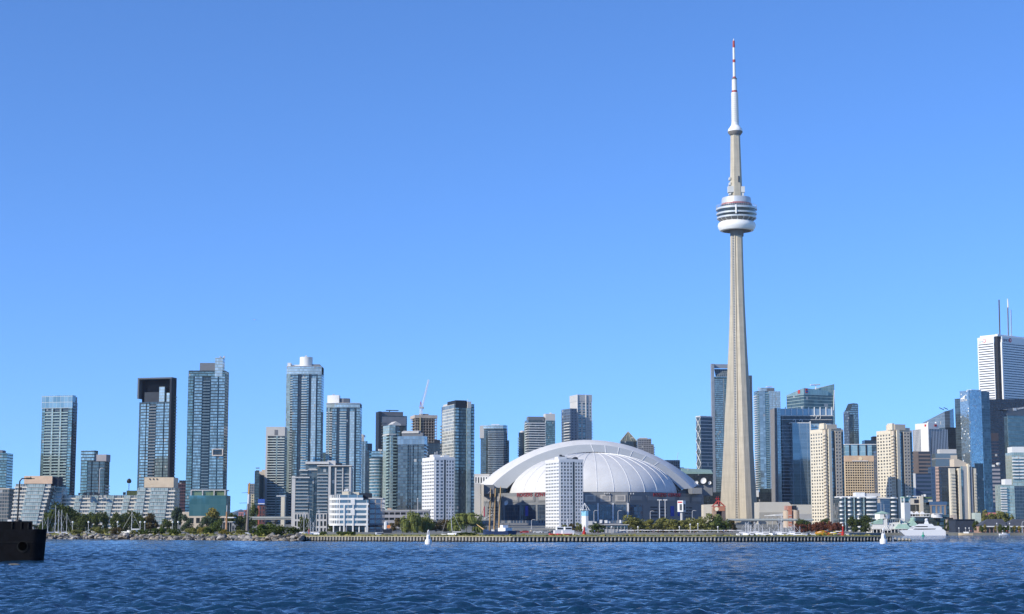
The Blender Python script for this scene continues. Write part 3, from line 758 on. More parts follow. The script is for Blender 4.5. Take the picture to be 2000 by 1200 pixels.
# broad teal balcony tower
S = Site('apartment_tower', 'broad teal glass tower with a grid of pale balconies and a dark right flank', 84, 151, 775, 1850, -14, uC=142.5)
fh = 5.6*1850/F
S.core(G['recess']); zt = S.h(798); W_ = S.W
S.part('side_wall', facade('glass_side', (.015, .03, .045), (.07, .12, .16), fh=fh, bw=2, hf=.2, vf=.1, span=(.03, .05, .07)), lambda m: m.box(W_-.2, W_+.5, .3, S.D, 4, S.h(786)))  # shade of the right flank is put into this darker glass
S.bays('F', [(1, 'g'), (2.2, 'b'), (.5, 'G'), (2.2, 'b'), (.5, 'G'), (2.2, 'b'), (1.2, 'g')], 6, zt, fh, dict(g=G['teal'], G=G['tealL'], b=m_railg))
S.part('glass_crown', facade('glass_crown', (.12, .22, .26), (.35, .5, .55), fh=6.2, bw=4.4, hf=.08, vf=.05, span=(.4, .45, .47), tilt=.02), lambda m: m.box(-.6, W_+.3, -1.4, S.D*.6, zt+.3, S.H+1.5))
S.box('penthouse', plain('penthouse_mauve', (.3, .28, .29)), W_*.5, W_+.6, S.D*.62, S.D-1, S.h(786), S.h(781))
S.balconies('R', 2, S.D-2, 6, int((S.h(787)-6)/fh), fh, m_raild, out=1.2)
S = Site('apartment_tower', 'short blue glass tower with a mauve rooftop box on its right half', 160, 215, 880, 1700, -10, uC=206)
fh = 5.9*1700/F; S.core(G['navy'], S.h(901))
S.bays('F', [(1.6, 'G'), (1, 'g'), (.3, 's'), (1.5, 'g'), (.25, 's'), (1.2, 'g')], 3, S.h(901), fh, dict(g=G['navy'], G=G['teal']))
S.part('upper_glass', G['blue'], lambda m: m.box(-.5, S.W*.55, -1, S.D*.7, S.h(901), S.H)); S.box('penthouse', plain('penthouse_mauve', (.3, .28, .29)), S.W*.55+.05, S.W+.8, .5, S.D-.5, S.h(902)+.1, S.h(888))
S.balconies('R', 1, S.D-1, 4, 13, fh, m_railw, out=1.3)
S.balconies('L', 1, S.D*.7, 4, 18, fh, m_railg, out=1.3)
# dark framed tower
S = Site('apartment_tower', 'dark glass tower framed by a tall charcoal hoop over its roof', 273.5, 341.5, 738, 1770, -15, uC=333)
fh = 5.75*1770/F; W_, D_ = S.W, S.D; S.core(G['navy'], S.h(785))
S.bays('F', [(.5, 's'), (1.1, 'g'), (.2, 's'), (.5, 'g'), (1.6, 'b'), (.5, 'g'), (1.1, 'g'), (.25, 's'), (1, 'g')], 4, S.h(787), fh, dict(g=G['blue'], b=m_raild))
S.box('frame_side', m_dkgrey, W_+.1, W_+2.2, -1.5, D_, 0, S.h(740)); S.box('frame_side', plain('frame_slate_dark', (.09, .105, .13)), -1.8, -.1, -1.5, D_, S.h(778), S.h(740)); S.box('frame_top', plain('frame_slate_dark', (.09, .105, .13)), -1.8, W_+2.2, -1.5, D_, S.h(740)+.02, S.H+.4)  # right side darker than left and top: its shade sits in the colour
S.box('frame_back', plain('frame_inner', (.006, .009, .016), spec=0), 0, W_, D_*.55, D_*.6, S.h(785)+.1, S.h(740)-.05)  # near-black panel paints the shade inside the hoop
S.box('penthouse', plain('mech_dark', (.045, .054, .07), spec=.1), W_*.12, W_*.62, 3, D_*.5, S.h(785), S.h(765)); S.part('glass_lantern', G['blueL'], lambda m: m.box(W_*.63, W_*.8, 1, D_*.45, S.h(785), S.h(755))); S.part('glass_lantern', G['blueL'], lambda m: m.box(W_*.86, W_*.96, 2, D_*.4, S.h(785), S.h(767)))
for i in range(40):
    S.box('side_balcony', m_raild, W_+2.25, W_+3.1, D_*.55, D_*.98, 8+i*fh*1.05, 8+i*fh*1.05+1.1)
S = Site('apartment_block', 'low dark red and navy block in the gap beside the dark framed tower', 337, 364, 943, 1900, 0, dep=18)
S.core(facade('glass_plum', (.02, .02, .035), (.08, .07, .10), fh=3.4, bw=2.4, hf=.3, vf=.1, span=(.10, .06, .075))); S.box('penthouse', m_dkgrey, S.W*.45, S.W, 2, 10, S.H, S.H+2.5)
# tall blue tower with the framed box
S = Site('apartment_tower', 'tall blue glass tower with a small framed box jutting from its right side', 368.5, 440, 724, 1760, 0, dep=24)
fh = 5.8*1760/F; W_ = S.W; S.core(G['navy'])
S.bays('F', [(1.1, 'G'), (.25, 's'), (1.1, 'g'), (.45, 'g'), (.18, 's'), (1.5, 'b'), (.18, 's'), (.5, 'g'), (.9, 'g'), (.25, 's'), (1.2, 'g')], 4, S.h(736), fh, dict(g=G['blue'], G=G['teal'], b=m_railb))
S.part('upper_glass', G['teal'], lambda m: m.box(.3, W_-.2, -.4, 20, S.h(736), S.h(727)))
S.box('penthouse', m_mech, S.lx(390, 715), S.lx(420, 715), 1, 14, S.H, S.h(709)); S.part('glass_lantern', G['blueL'], lambda m: m.box(S.lx(420, 715)+.1, S.lx(435, 715), -.8, 12, S.h(736), S.h(699)))
x0, x1 = S.lx(415, 885), S.lx(436.5, 885)
S.part('framed_box', [plain('box_frame', (.55, .5, .45)), G['dark']], lambda m: (m.box(x0, x1, -3, -2.2, S.h(891), S.h(889)), m.box(x0, x1, -3, -2.2, S.h(878.5), S.h(877)), m.box(x0, x0+1, -3, -2.2, S.h(889), S.h(878.5)), m.box(x1-1, x1, -3, -2.2, S.h(889), S.h(878.5)), m.box(x0+1, x1-1, -2.2, -1.6, S.h(889), S.h(878.5), 1)))
S.balconies('L', 2, 20, 6, 40, fh, m_railg, out=1)
rooftop(S, S.h(699), 3, m_metal, 3, .82, .92)
# teal glass box in front
S = Site('office_block', 'square teal mirror glass block on a beige base by the rocky shore', 370, 442, 968, 1330, 0, dep=24)
W_ = S.W; z1 = S.h(1008)
S.part('glass_box', facade('glass_teal_flat', (.05, .16, .19), (.10, .24, .27), fh=4.2, bw=3, hf=.03, vf=.015, span=(.06, .15, .17), metal=.3, tilt=.006, blind=0), lambda m: m.box(0, W_, 0, 20, z1, S.H))
x0, x1 = S.lx(372, 962), S.lx(440, 962)
S.part('roof_frame', m_ltgrey, lambda m: [m.box(x0, x1, 1, 18, S.h(958.6), S.h(956.8))]+[m.box(x0+(x1-x0)*t-.4, x0+(x1-x0)*t+.4, 1, 2, S.H, S.h(958.6)) for t in (.01, .34, .67, .985)])
S.part('roof_glass', facade('glass_green', (.10, .16, .08), (.2, .26, .14), fh=4, bw=3, hf=.05, vf=.04, span=(.2, .25, .15), metal=.1, blind=0), lambda m: m.box(x0+1, x1-1, 2.2, 16, S.H+.01, S.h(958.7)))
S.punched('F', 0, W_, 0, z1-.1, 6, 2, .62, .6, m_beige, G['dark'], out=.5)
S.box('base', m_beige, 0, W_, .05, 18, 0, z1-.1)
S.box('side_wing', m_beige, -6, -.1, 1, 14, 0, S.h(1000))
# far cluster in the gap
S = Site('apartment_block', 'small far pinkish block on the low skyline by the distant hill', 466, 476, 1000, 2600, 0, dep=14); S.core(facade('pink_block', (.05, .04, .05), (.2, .15, .15), fh=4, bw=3, hf=.4, vf=.3, span=(.45, .2, .2)))
S = Site('apartment_block', 'small far brick red block on the low skyline', 476.5, 482, 996, 2650, 0, dep=14); S.core(facade('red_block', (.05, .04, .05), (.2, .15, .15), fh=4, bw=3, hf=.4, vf=.3, span=(.35, .14, .12)))
S = Site('apartment_block', 'far grey slab block with dark windows just left of the navy slab', 484, 498, 945, 2300, 0, dep=16); S.core(facade('grey_block', (.03, .035, .045), (.2, .21, .22), fh=3.2, bw=2.4, hf=.3, vf=.3, span=(.22, .21, .2)))
S = Site('apartment_block', 'far cream tower block with rows of dark balconies', 490.5, 498, 966, 2050, 0, dep=12); S.core(facade('cream_block', (.06, .06, .05), (.3, .28, .22), fh=3, bw=2.5, hf=.4, vf=.35, span=(.55, .5, .36)))
S = Site('apartment_tower', 'narrow navy glass slab beside the beige framed tower', 497.5, 507, 928, 2000, 8, uC=499, dep=16); S.core(G['navy']); S.balconies('F', .3, S.W-.2, 5, 21, 3, m_raild)
S = Site('apartment_tower', 'beige framed tower with a dark glass strip down its middle', 505, 519, 921, 1950, 0, dep=15); S.core(m_beige); S.bay('F', S.W*.28, S.W*.75, 0, .5, 6, S.H-4, G['navy']); S.box('penthouse', m_beige, S.W*.4, S.W, 2, 9, S.H, S.H+2)
S = Site('brick_building', 'dark red brick block topped by a blue billboard', 504, 517, 985, 1650, 0, dep=12); S.core(facade('brick_front', (.03, .03, .04), (.1, .1, .12), fh=4, bw=3, hf=.35, vf=.5, span=(.12, .045, .04)), S.h(988)); S.box('side_pier', m_brick, -.4, S.W*.25, -.4, 6, 0, S.h(988)); S.box('billboard', plain('billboard_blue', (.03, .09, .38), var=.25, scale=.3), 0, S.W, -.8, -.2, S.h(986), S.h(975)); S.box('billboard_strip', m_white, 0, S.W, -.95, -.82, S.h(985), S.h(983.3))
# pale slab tower
S = Site('apartment_tower', 'pale greenish slab tower with flat balconies and a grey concrete roof box', 519.5, 556.5, 852, 1950, 0, dep=20)
fh = 5.0*1950/F; W_ = S.W; S.core(G['recess']); 
S.bays('F', [(.35, 'w'), (.35, 'b'), (1.3, 'b'), (.2, 'G'), (1.35, 'b')], 4, S.H, fh, dict(G=G['tealL'], b=plain('balcony_palegreen', (.52, .57, .53), var=.06), w=m_ltgrey))
S.box('penthouse', m_ltgrey, 0, W_, -.5, 16, S.H+.1, S.h(834)); S.box('penthouse_door', m_mech, W_*.45, W_*.63, -.7, -.45, S.H+1, S.h(840))
S = Site('stair_tower', 'slim beige stair tower at the foot of the pale slab tower', 549, 556, 970, 1500, 0, dep=8); S.core(m_cream); S.box('roof_slab', m_white, -4, S.W+.4, -.4, 8, S.H, S.H+.8)
# tallest left tower: bowed front
def tall_condo(label, uL, uR, v, Y, fhpx, vcap, cap, roof_v, spec, side='L', seed=0):
    S = Site('apartment_tower', label, uL, uR, v, Y, 0, dep=24); fh = fhpx*Y/F; W_ = S.W
    n = 8; bow = [(W_*i/n, -2.6*math.sin(math.pi*i/n)) for i in range(n+1)]
    S.part('tower_body', G['blue'], lambda m: m.prism(bow+[(W_, 24), (0, 24)], 0, S.H))
    mp = lambda x: -2.6*math.sin(math.pi*x/W_)
    tot = sum(a for a, _ in spec); x = 0; zt = S.h(vcap)
    mt = dict(g=G['blue'], G=G['blueL'], t=G['tealL'], d=G['dark'])
    for sh, k in spec:
        w = sh/tot*W_; y = min(mp(x+.01), mp(x+w-.01))
        if k in 'gGt': S.part('glass_bay', mt[k], lambda m: m.box(x, x+w, y-1.1, y+2.5, 3, zt if k != 'G' else zt-4))
        elif k == 'd': S.part('glass_slit', mt[k], lambda m: m.box(x, x+w, y-.35, y+2.5, 3, zt))
        elif k in 'bc':
            mb = MB(); o = 1.7 if k == 'b' else 2.1
            mb.box(x+.1, x+w-.1, y-o, y+1, 0, .25); mb.box(x+.1, x+w-.1, y-o, y-o+.12, .25, 1.1); mb.box(x+.1, x+.22, y-o, y, .25, 1.1)
            ob = mb.build('balcony', plain('balcony_silver', (.44, .48, .47), rough=.4) if k == 'b' else m_railw, S.root, loc=(0, 0, 5))
            for i in range(1, int((zt-5)/fh)):
                c = ob.copy(); col.objects.link(c); c.parent = S.root; c.location = (0, 0, 5+i*fh)
        x += w
    S.part('glass_crown', G['blueL'], lambda m: m.prism([(p[0], p[1]-.6) for p in bow]+[(W_, 20), (0, 20)], zt+.2, S.H+.2))
    S.part('crown_slab', m_ltgrey, lambda m: m.prism([(p[0]-.2, p[1]-1.3) for p in bow]+[(W_, 22), (0, 22)], S.H+.25, S.H+.9))
    return S
spec = [(.9, 't'), (.5, 'b'), (1.1, 'g'), (.2, 'd'), (.35, 'd'), (.25, 'd'), (1.2, 'b'), (.35, 'g'), (.35, 'd'), (.2, 'd'), (1.0, 'G'), (.3, 'd'), (.8, 'g')]
S = tall_condo('tallest pale blue glass condo tower with a white curved drum on its roof', 560, 628.5, 717, 2000, 4.95, 732, None, 697, spec)
W_ = S.W; zt = S.H+.9
S.part('roof_drum', m_white, lambda m: m.lathe([(0, zt), (7.4, zt), (7.4, S.h(697)), (0, S.h(696.5))], 32, cx=W_*.53, cy=8), smooth=True)
S.box('roof_wall', m_white, W_*.02, W_*.11, 0, 12, zt, S.h(709)); S.box('roof_wall', m_white, W_*.11, W_*.4, 5, 6, zt, S.h(712)); S.box('penthouse', m_mech, W_*.7, W_*.93, 5, 16, zt, S.h(711))
rooftop(S, S.h(697), 2, m_metal, 5, .48, .52)
spec2 = [(.45, 'c'), (.25, 't'), (.6, 'c'), (.9, 'g'), (.2, 'd'), (.4, 'd'), (1.4, 'b'), (.4, 'd'), (.3, 'd'), (.95, 'G'), (.4, 'd'), (.7, 'g')]
S = tall_condo('pale balcony condo tower with a white curved roof wall, second from the tallest', 637.5, 703.5, 789, 1990, 5.0, 797, None, 772, spec2)
W_ = S.W; zt = S.H+.9
n = 10
S.part('roof_wall', m_white, lambda m: m.prism([(W_*.015+W_*.36*i/n, 4-3.5*math.sin(math.pi*i/n*.5)) for i in range(n+1)]+[(W_*.375, 14), (W_*.015, 14)], zt, [S.h(772)-.6*0 for i in range(n+3)]))
S.part('penthouse', m_mech, lambda m: m.prism([(W_*.38, 3), (W_*.5, 2), (W_*.67, 4), (W_*.67, 14), (W_*.38, 14)], zt, S.h(778)))
rooftop(S, S.h(772), 4, m_metal, 8, .12, .3)
S = Site('apartment_tower', 'sliver of dark teal tower showing between the two pale condo towers', 629, 640, 884, 2300, 0, dep=14); S.core(G['teal'])
# ================================================================== stepped waterfront terraces (left)
m_green = facade('greenhouse_glass', (.16, .23, .22), (.45, .55, .53), fh=3, bw=1.3, hf=.1, vf=.1, span=(.5, .5, .46), metal=.25)
m_terr = plain('terrace_parapet', (.64, .59, .50), var=.08, scale=.3)
m_terrglass = facade('terrace_window', (.03, .035, .04), (.22, .24, .24), fh=3, bw=1.6, hf=.2, vf=.18, span=(.45, .42, .36), metal=.1, blind=.15)
def storey(S, z, fh, x0, x1, y, panels, depth=9, name='storey'):
    "one terrace level: recessed glazing, parapet band and sloping greenhouse bays"
    mb = MB()
    mb.box(x0+.4, x1-.4, y+1.6, y+depth, z, z+fh-.02, 1)
    mb.box(x0, x1, y+.0, y+1.65, z-.3, z+.62, 0)
    for a, b in panels:
        a, b = max(a, x0), min(b, x1)
        if b-a < 1.5: continue
        for (p, q, r_, s_) in (((a, y-.6, z+.1), (b, y-.6, z+.1), (b, y+.5, z+fh-.31), (a, y+.5, z+fh-.31)),):
            mb.quad([p, q, r_, s_], [(a, 0), (b, 0), (b, 2.6), (a, 2.6)], 2)
        mb.quad([(a, y-.6, z+.1), (a, y+.5, z+fh-.31), (a, y+1.6, z+fh-.31), (a, y+1.6, z+.1)], None, 2); mb.quad([(b, y-.6, z+.1), (b, y+1.6, z+.1), (b, y+1.6, z+fh-.31), (b, y+.5, z+fh-.31)], None, 2)
    return mb.build(name, [m_terr, m_terrglass, m_green], S.root)
Y = 1180
S = Site('terraced_apartments', 'stepped beige apartment block with a peach roof box at the far left of the shore', 22, 91, 943, Y, 0, dep=24)
fh = 7.2*Y/F; n = int((S.H)/fh)
for i in range(n):
    t = i/(n-1); low = i < 3
    x0 = S.lx(20-2*t if not low else 12); x1 = S.lx(77+13*t); y = 0+.9*max(0, i-2)
    pan = [] if low else [(S.lx(36+7*t), S.lx(70+8*t))]
    storey(S, i*fh, fh, x0, x1, y, pan, 24-y if not low else 24)
y = .9*(n-2); S.box('penthouse', plain('penthouse_peach', (.62, .44, .31)), S.lx(36), S.lx(91.5), y, 24, n*fh+.05, S.h(929)); 
S.box('penthouse', m_dkgrey, S.lx(91.5)+.1, S.lx(103), y+2, 24, S.h(948), S.h(931))
for i in range(n-2): storey(S, (i+1)*fh, fh, S.lx(88+i*.6), S.lx(111-i*.3), 8+i*.8, [(S.lx(92), S.lx(112))], 16, 'side_storey')
for i in range(3): S.box('pier', m_terr, S.lx(33+i*15), S.lx(35+i*15), -.6, -.02, 0, 3*fh)
for i, w in enumerate((1, .7)): S.box('end_pavilion', m_white, S.lx(12+i*4), S.lx(21+i*3), -2+i, 8, 0, (3+i*1.3)*fh)
S = Site('terraced_apartments', 'long low row of stepped terraces with greenhouse bays behind the dark trees', 106, 262, 962, Y+10, 0, dep=26)
n = int((S.H)/fh)
for i in range(n):
    t = i/(n-1); y = .9*i
    pans = [(S.lx(a+7*t), S.lx(a+11+9*t)) for a in (133, 165, 196, 228, 252)]
    storey(S, i*fh, fh, S.lx(112-6*t), S.lx(262), y, pans, 26-y)
rooftop(S, n*fh, 10, m_dkgrey, 4); S.box('penthouse', m_dkgrey, S.lx(236), S.lx(262), 16, 24, n*fh+.05, S.h(957.5)); S.box('roof_planting', plain('roof_shrubs', (.05, .07, .03), var=.4, scale=1), S.lx(238), S.lx(258), 15, 15.9, n*fh+.05, S.h(958))
mb = MB(); mb.lathe([(.2, 0), (.2, 5), (1.3, 5.2), (1.7, 6.5), (.9, 8), (0, 8.3)], 10); mb.build('roof_tank', m_black, S.root, True, loc=(S.lx(241), 15, S.h(957.5)))
S = Site('terraced_apartments', 'stepped terrace block with a tan roof box standing before the dark framed tower', 262.5, 337, 945, Y+4, 0, dep=26)
n = int((S.H)/fh)
for i in range(n):
    t = i/(n-1); y = .8*max(0, i-3)
    pan = [] if i < 3 else [(S.lx(285+4*t), S.lx(320+3*t)), (S.lx(262.5), S.lx(275+4*t))]
    storey(S, i*fh, fh, S.lx(262.6), S.lx(337), y, pan, 26-y)
S.box('penthouse', plain('penthouse_tan', (.60, .48, .34)), S.lx(275), S.lx(333), .8*(n-3)+.5, 25, n*fh+.05, S.h(932))
for u in (285, 292, 299): S.box('roof_vent', m_black, S.lx(u), S.lx(u+1.6), .8*(n-3), .8*(n-3)+.45, S.h(936.5), S.h(934))
for i in range(5): S.box('pier', m_terr, S.lx(270+i*16), S.lx(271.6+i*16), -.6, -.02, 0, 3*fh)
# ================================================================== grey mid-rise with balconies
Y = 1330
S = Site('apartment_block', 'grey stepped mid-rise with long balconies and pale concrete frames by the quay', 568, 686, 905, Y, 0, dep=26)
fh = 6.55*Y/F; core = G['recess']
bx = lambda u0, u1, v, y0, y1, m=core, nm='body': S.box(nm, m, S.lx(u0, 1000, y0), S.lx(u1, 1000, y0), y0, y1, 0, S.h(v, y0))
bx(575, 612, 933, 0, 14); bx(584, 640, 918, 3, 20); bx(596, 640, 908.5, 7, 20); bx(618.6, 684, 913, -2, 18); 
def slabs(u0, u1, v0, v1, y, out=1.9, mat=m_ltgrey, gl=m_railb):
    x0, x1 = S.lx(u0, 1000, y), S.lx(u1, 1000, y); z0, z1 = S.h(v1), S.h(v0); n = int((z1-z0)/fh)
    mb = MB(); mb.box(x0, x1, y-out, y+.2, -.1, .25, 0); mb.box(x0+.05, x1-.05, y-out+.02, y-out+.1, .26, 1.05, 1)
    o = mb.build('balcony', [mat, gl], S.root, loc=(0, 0, z0))
    for i in range(1, n+1): c = o.copy(); col.objects.link(c); c.parent = S.root; c.location = (0, 0, z0+i*fh)
slabs(577, 602, 937, 1002, 0); slabs(586, 600, 924, 934, 3); slabs(603, 617, 915, 1002, 6); slabs(619, 640, 924, 1000, -2, 2.2); slabs(656, 667, 920, 1000, -2, 1.4); slabs(669, 681, 924, 1000, -2, .8)
for (u0, u1, v, y) in ((569, 576, 930, -2), (640.5, 645, 911, -4), (653, 656, 914, -3.6), (667.4, 669.4, 914, -3.6), (681, 684.6, 912, -3.6)): S.box('pier', m_ltgrey, S.lx(u0, 1000, y), S.lx(u1, 1000, y), y, 6, 0, S.h(v, y))
for (u0, u1, v, y, y1, h) in ((595, 641, 906.5, 5, 21, 1.8), (583, 600, 920, 1, 20, .8), (600, 640, 918.8, 2, 20, .8), (618, 686, 911, -4.2, 19, .8), (568.5, 604, 934, -2.4, 15, .9)): S.box('roof_slab', m_ltgrey, S.lx(u0, 1000, y), S.lx(u1, 1000, y), y, y1, S.h(v, y), S.h(v, y)+h)
S.box('penthouse', m_ltgrey, S.lx(636), S.lx(652), 8, 16, S.h(911), S.h(899)); S.box('penthouse', m_dkgrey, S.lx(652.3), S.lx(664), 8, 14, S.h(911), S.h(904))
for (u0, u1, nc) in ((576, 603, 5), (619, 640, 3)):
    y = -2.4 if u0 < 600 else -4.6
    S.punched('F', S.lx(u0), S.lx(u1), 0, S.h(1003), nc, 3, .62, .72, m_ltgrey, G['dark'], out=-y, rec=.6); S.box('base', m_ltgrey, S.lx(u0)+.1, S.lx(u1)-.1, y+.7, 4, 0, S.h(1003))
# ================================================================== white office at the quay
Y = 1240
S = Site('office_block', 'white curved low-rise with ribbon windows and blue glass, nearest the quay', 641, 720, 968, Y, 0, dep=26)
fh = 9.9*Y/F; W_ = S.W; zg = S.h(1027)
def wband(z0, z1): pass
rx = S.lx(672); glassb = facade('office_blue', (.08, .11, .13), (.22, .28, .3), fh=20, bw=6.5, hf=.0, vf=.06, span=(.4, .4, .4), metal=.6, tilt=.01, blind=0)
ncv = 6; curve = [(0+.0, 10)]+[(9*(1-math.cos(math.pi/2*i/ncv)), 9*(1-math.sin(math.pi/2*i/ncv))) for i in range(ncv+1)]
for i in range(7):
    z = zg+i*fh
    if z+fh > S.H+fh*.6: break
    top = (i >= 5)
    x1 = W_ if i < 5 else W_*.86
    pb = curve+[(x1, 0), (x1, 22), (0, 22)]
    ins = [(x+.5 if x < 12 else x-.1, y+.5) for x, y in curve]+[(x1-.2, .5), (x1-.2, 21.5), (.5, 21.5)]
    S.part('floor_band', m_white, lambda m: m.prism(pb, z, z+fh*.42))
    S.part('ribbon_glazing', glassb, lambda m: m.prism(ins, z+fh*.42+.01, z+fh-.01))
    for k in range(8):
        t = math.pi/2*(k+.3)/8; x, y = 9*(1-math.cos(t)), 9*(1-math.sin(t))
        S.box('mullion_pier', m_white, x-.05, x+.6, y-.02, y+.9, z+fh*.42+.02, z+fh-.02)
    if i == 4 or i == 2: S.box('step_block', m_white, W_*.56, W_*.66, -.8, 2, z+.1, z+fh*1.2)
for t in (.4, .62, .97): S.box('pier', m_white, W_*t-.5, W_*t+.5, -.6, .0-.02, 0, zg+4*fh)
S.box('ground_floor', G['dark'], 3, W_-2, 4, 22, 0, zg-.05)
for k in range(6): S.part('column', m_white, lambda m: m.tube((4+k*(W_-6)/5, 1.5, 0), (4+k*(W_-6)/5, 1.5, zg), .5, n=10))
S.box('penthouse', m_cream, S.lx(666), S.lx(684), 6, 16, S.H-2, S.h(960)); S.box('penthouse', m_cream, S.lx(685), S.lx(699), 8, 16, S.H-2, S.h(961)); S.box('penthouse', m_dkgrey, S.lx(699.5), S.lx(722), 7, 20, S.H-2, S.h(963))
rooftop(S, S.h(960), 3, m_white, 4, .35, .5)
S = Site('office_block', 'shaded blue glass wing with tan panels, right of the white curved low-rise', 720.5, 747, 975, Y+6, 0, dep=24)
S.core(facade('wing_front', (.05, .075, .11), (.16, .2, .26), fh=fh, bw=4.2, hf=.28, vf=.2, span=(.16, .17, .2), frame=(.36, .3, .25), metal=.4)); S.box('roof_slab', m_ltgrey, -.4, S.W+.4, -.5, 24, S.H, S.H+.8)
S.box('canopy', m_dkgrey, -.2, S.W, -2, -.05, zg-1, zg+.4)
# ================================================================== middle towers
S = Site('apartment_tower', 'slim pale tower with a domed white cap just right of the second condo tower', 703.5, 718, 862, 2080, 12, uC=704.5, dep=18)
S.core(G['blue']); fh = 5.0*2080/F; S.bays('F', [(1, 'G'), (.5, 's'), (1, 'G'), (1.2, 'b')], 4, S.H, fh, dict(G=G['blueL'], b=m_railb)); S.box('penthouse', m_ltgrey, 0, S.W*.55, 2, 12, S.H, S.h(853)); S.part('roof_dome', m_ltgrey, lambda m: m.lathe([(4.2, S.h(853)), (3.6, S.h(850)), (2, S.h(848.4)), (0, S.h(847.6))], 16, cx=S.W*.3, cy=7), True)
S.box('side_block', m_raild, S.W*.6, S.W+6, 4, 16, 0, S.h(866)); 
S = Site('apartment_tower', 'round fronted green glass tower with banded balconies', 714, 752, 882, 1720, 0, dep=22)
fh = 6.1*1720/F; W_ = S.W; arc_ = [(W_*.2+(W_*.34)*(1-math.cos(math.pi*i/12)), 1-5*math.sin(math.pi*i/12)) for i in range(13)]
S.part('tower_body', G['teal'], lambda m: m.box(0, W_, 1.2, 22, 0, S.H)); S.part('round_bay', G['teal'], lambda m: m.prism(arc_+[(W_*.88, 3), (W_*.2, 3)], 0, S.h(896)))
mb = MB(); mb.prism([(x*1.0, y-.7) for x, y in arc_]+[(W_*.88, 1.1), (W_*.2, 1.1)], 0, .8); o = mb.build('balcony_band', plain('band_pale', (.42, .44, .43)), S.root, loc=(0, 0, 4))
for i in range(1, int((S.h(896)-4)/fh)+1): c = o.copy(); col.objects.link(c); c.parent = S.root; c.location = (0, 0, 4+i*fh)
S.box('side_slab', G['dark'], -.3, W_*.19, .2, 20, 0, S.h(880)); S.part('glass_crown', G['blue'], lambda m: m.box(W_*.3, W_+.2, .5, 20, S.h(896)+1, S.H+.6)); rooftop(S, S.H+.6, 2, m_white, 6)
# charcoal tower behind
S = Site('office_tower', 'charcoal tower with a dark helipad-like canopy on its roof', 735.5, 795, 804, 2350, 16, uC=741)
W_, D_ = S.W, S.D; S.core(G['navy'], S.h(812)); S.box('frame_side', m_dkgrey, -1, W_*.06, -1, D_, 0, S.H); S.box('frame_top', plain('slate_cladding', (.12, .13, .15)), W_*.06+.05, W_*.87, 2, D_, S.h(822), S.H); S.bay('F', W_*.13, W_*.42, -.4, 1, 4, S.h(833), G['teal']); S.balconies('F', W_*.07, W_*.2, 5, 38, 3.6, m_raild)
S.box('grey_panel', plain('slate_cladding2', (.16, .18, .21)), W_*.1, W_*.97, -.8, 1.5, S.h(831), S.h(814)); 
S.part('roof_canopy', m_black, lambda m: (m.box(W_*.28, W_*.72, 4, 10, S.h(801.6), S.h(800.4)), m.tube((W_*.4, 6, S.H), (W_*.4, 6, S.h(801.6)), .6)))
# teal and blue pair
S = Site('apartment_tower', 'green glass balcony tower with a gabled roof, joined to a blue glass block', 751, 781, 833, 1700, 22, uC=762)
fh = 6.1*1700/F; W_, D_ = S.W, S.D; S.core(G['recess']); S.bays('L', [(1.5, 't'.replace('t', 'G')), (1, 'b')], 4, S.h(848), fh, dict(G=G['tealL'], b=m_railg)); S.bays('F', [(1.0, 'G'), (1.3, 'b'), (1.2, 'g')], 4, S.h(842), fh, dict(g=G['blue'], G=G['tealL'], b=m_railg))
S.part('glass_crown', G['tealL'], lambda m: m.box(-1.2, W_*.5, -1.2, D_+.5, S.h(848)+.1, S.H+1)); S.box('crown_ledge', m_ltgrey, -1.8, W_*.5+.3, -1.8, D_+1, S.h(848)-1, S.h(848)+.05)
S.part('gable_roof', [m_ltgrey, m_mech], lambda m: (m.quad([(W_*.2, 0, S.H+1), (W_*1.1, 0, S.H+1), (W_*1.1, 0, S.h(828)), (W_*.62, 0, S.h(823)), (W_*.2, 0, S.h(829))]), m.quad([(W_*.2, 0, S.h(829)), (W_*.62, 0, S.h(823)), (W_*.62, 14, S.h(823)), (W_*.2, 14, S.h(829))]), m.quad([(W_*.62, 0, S.h(823)), (W_*1.1, 0, S.h(828)), (W_*1.1, 14, S.h(828)), (W_*.62, 14, S.h(823))])))
S = Site('apartment_tower', 'flat blue glass block standing left of the white punched-window tower', 778, 834, 853, 1690, -10, uC=829)
fh = 6.0*1690/F; W_, D_ = S.W, S.D
bl = facade('glass_bluegrid', (.05, .065, .07), (.2, .23, .225), fh=fh, bw=2.6, hf=.16, vf=.07, span=(.045, .06, .08), frame=(.09, .11, .14), metal=.55)
S.core(G['navy']); S.bays('F', [(2.1, 'g'), (.3, 's'), (.8, 'g'), (.25, 's'), (.8, 'g'), (.2, 's'), (1.2, 'g')], 0, S.h(869), fh, dict(g=bl)); S.part('glass_crown', facade('crown_bluegrid', (.16, .2, .22), (.3, .36, .38), fh=5, bw=3, hf=.06, vf=.06, span=(.1, .13, .17), metal=.5), lambda m: m.box(-.6, W_+.3, -1.3, D_, S.h(869)+.2, S.H+.4)); S.box('dark_spine', G['dark'], W_*.44, W_*.5, -1.2, 0, 0, S.h(870))
S.box('penthouse', m_mech, W_*.1, W_*.9, 4, D_-1, S.H+.4, S.h(845)); S.part('sloped_roof', m_ltgrey, lambda m: m.prism([(W_*.1, 3), (W_*.75, 3), (W_*.75, 12), (W_*.1, 12)], S.h(846), [S.h(843), S.h(842), S.h(840), S.h(840)]))
S.balconies('R', 1, D_-1, 4, int(S.H/fh)-3, fh, m_railb, out=1.6)
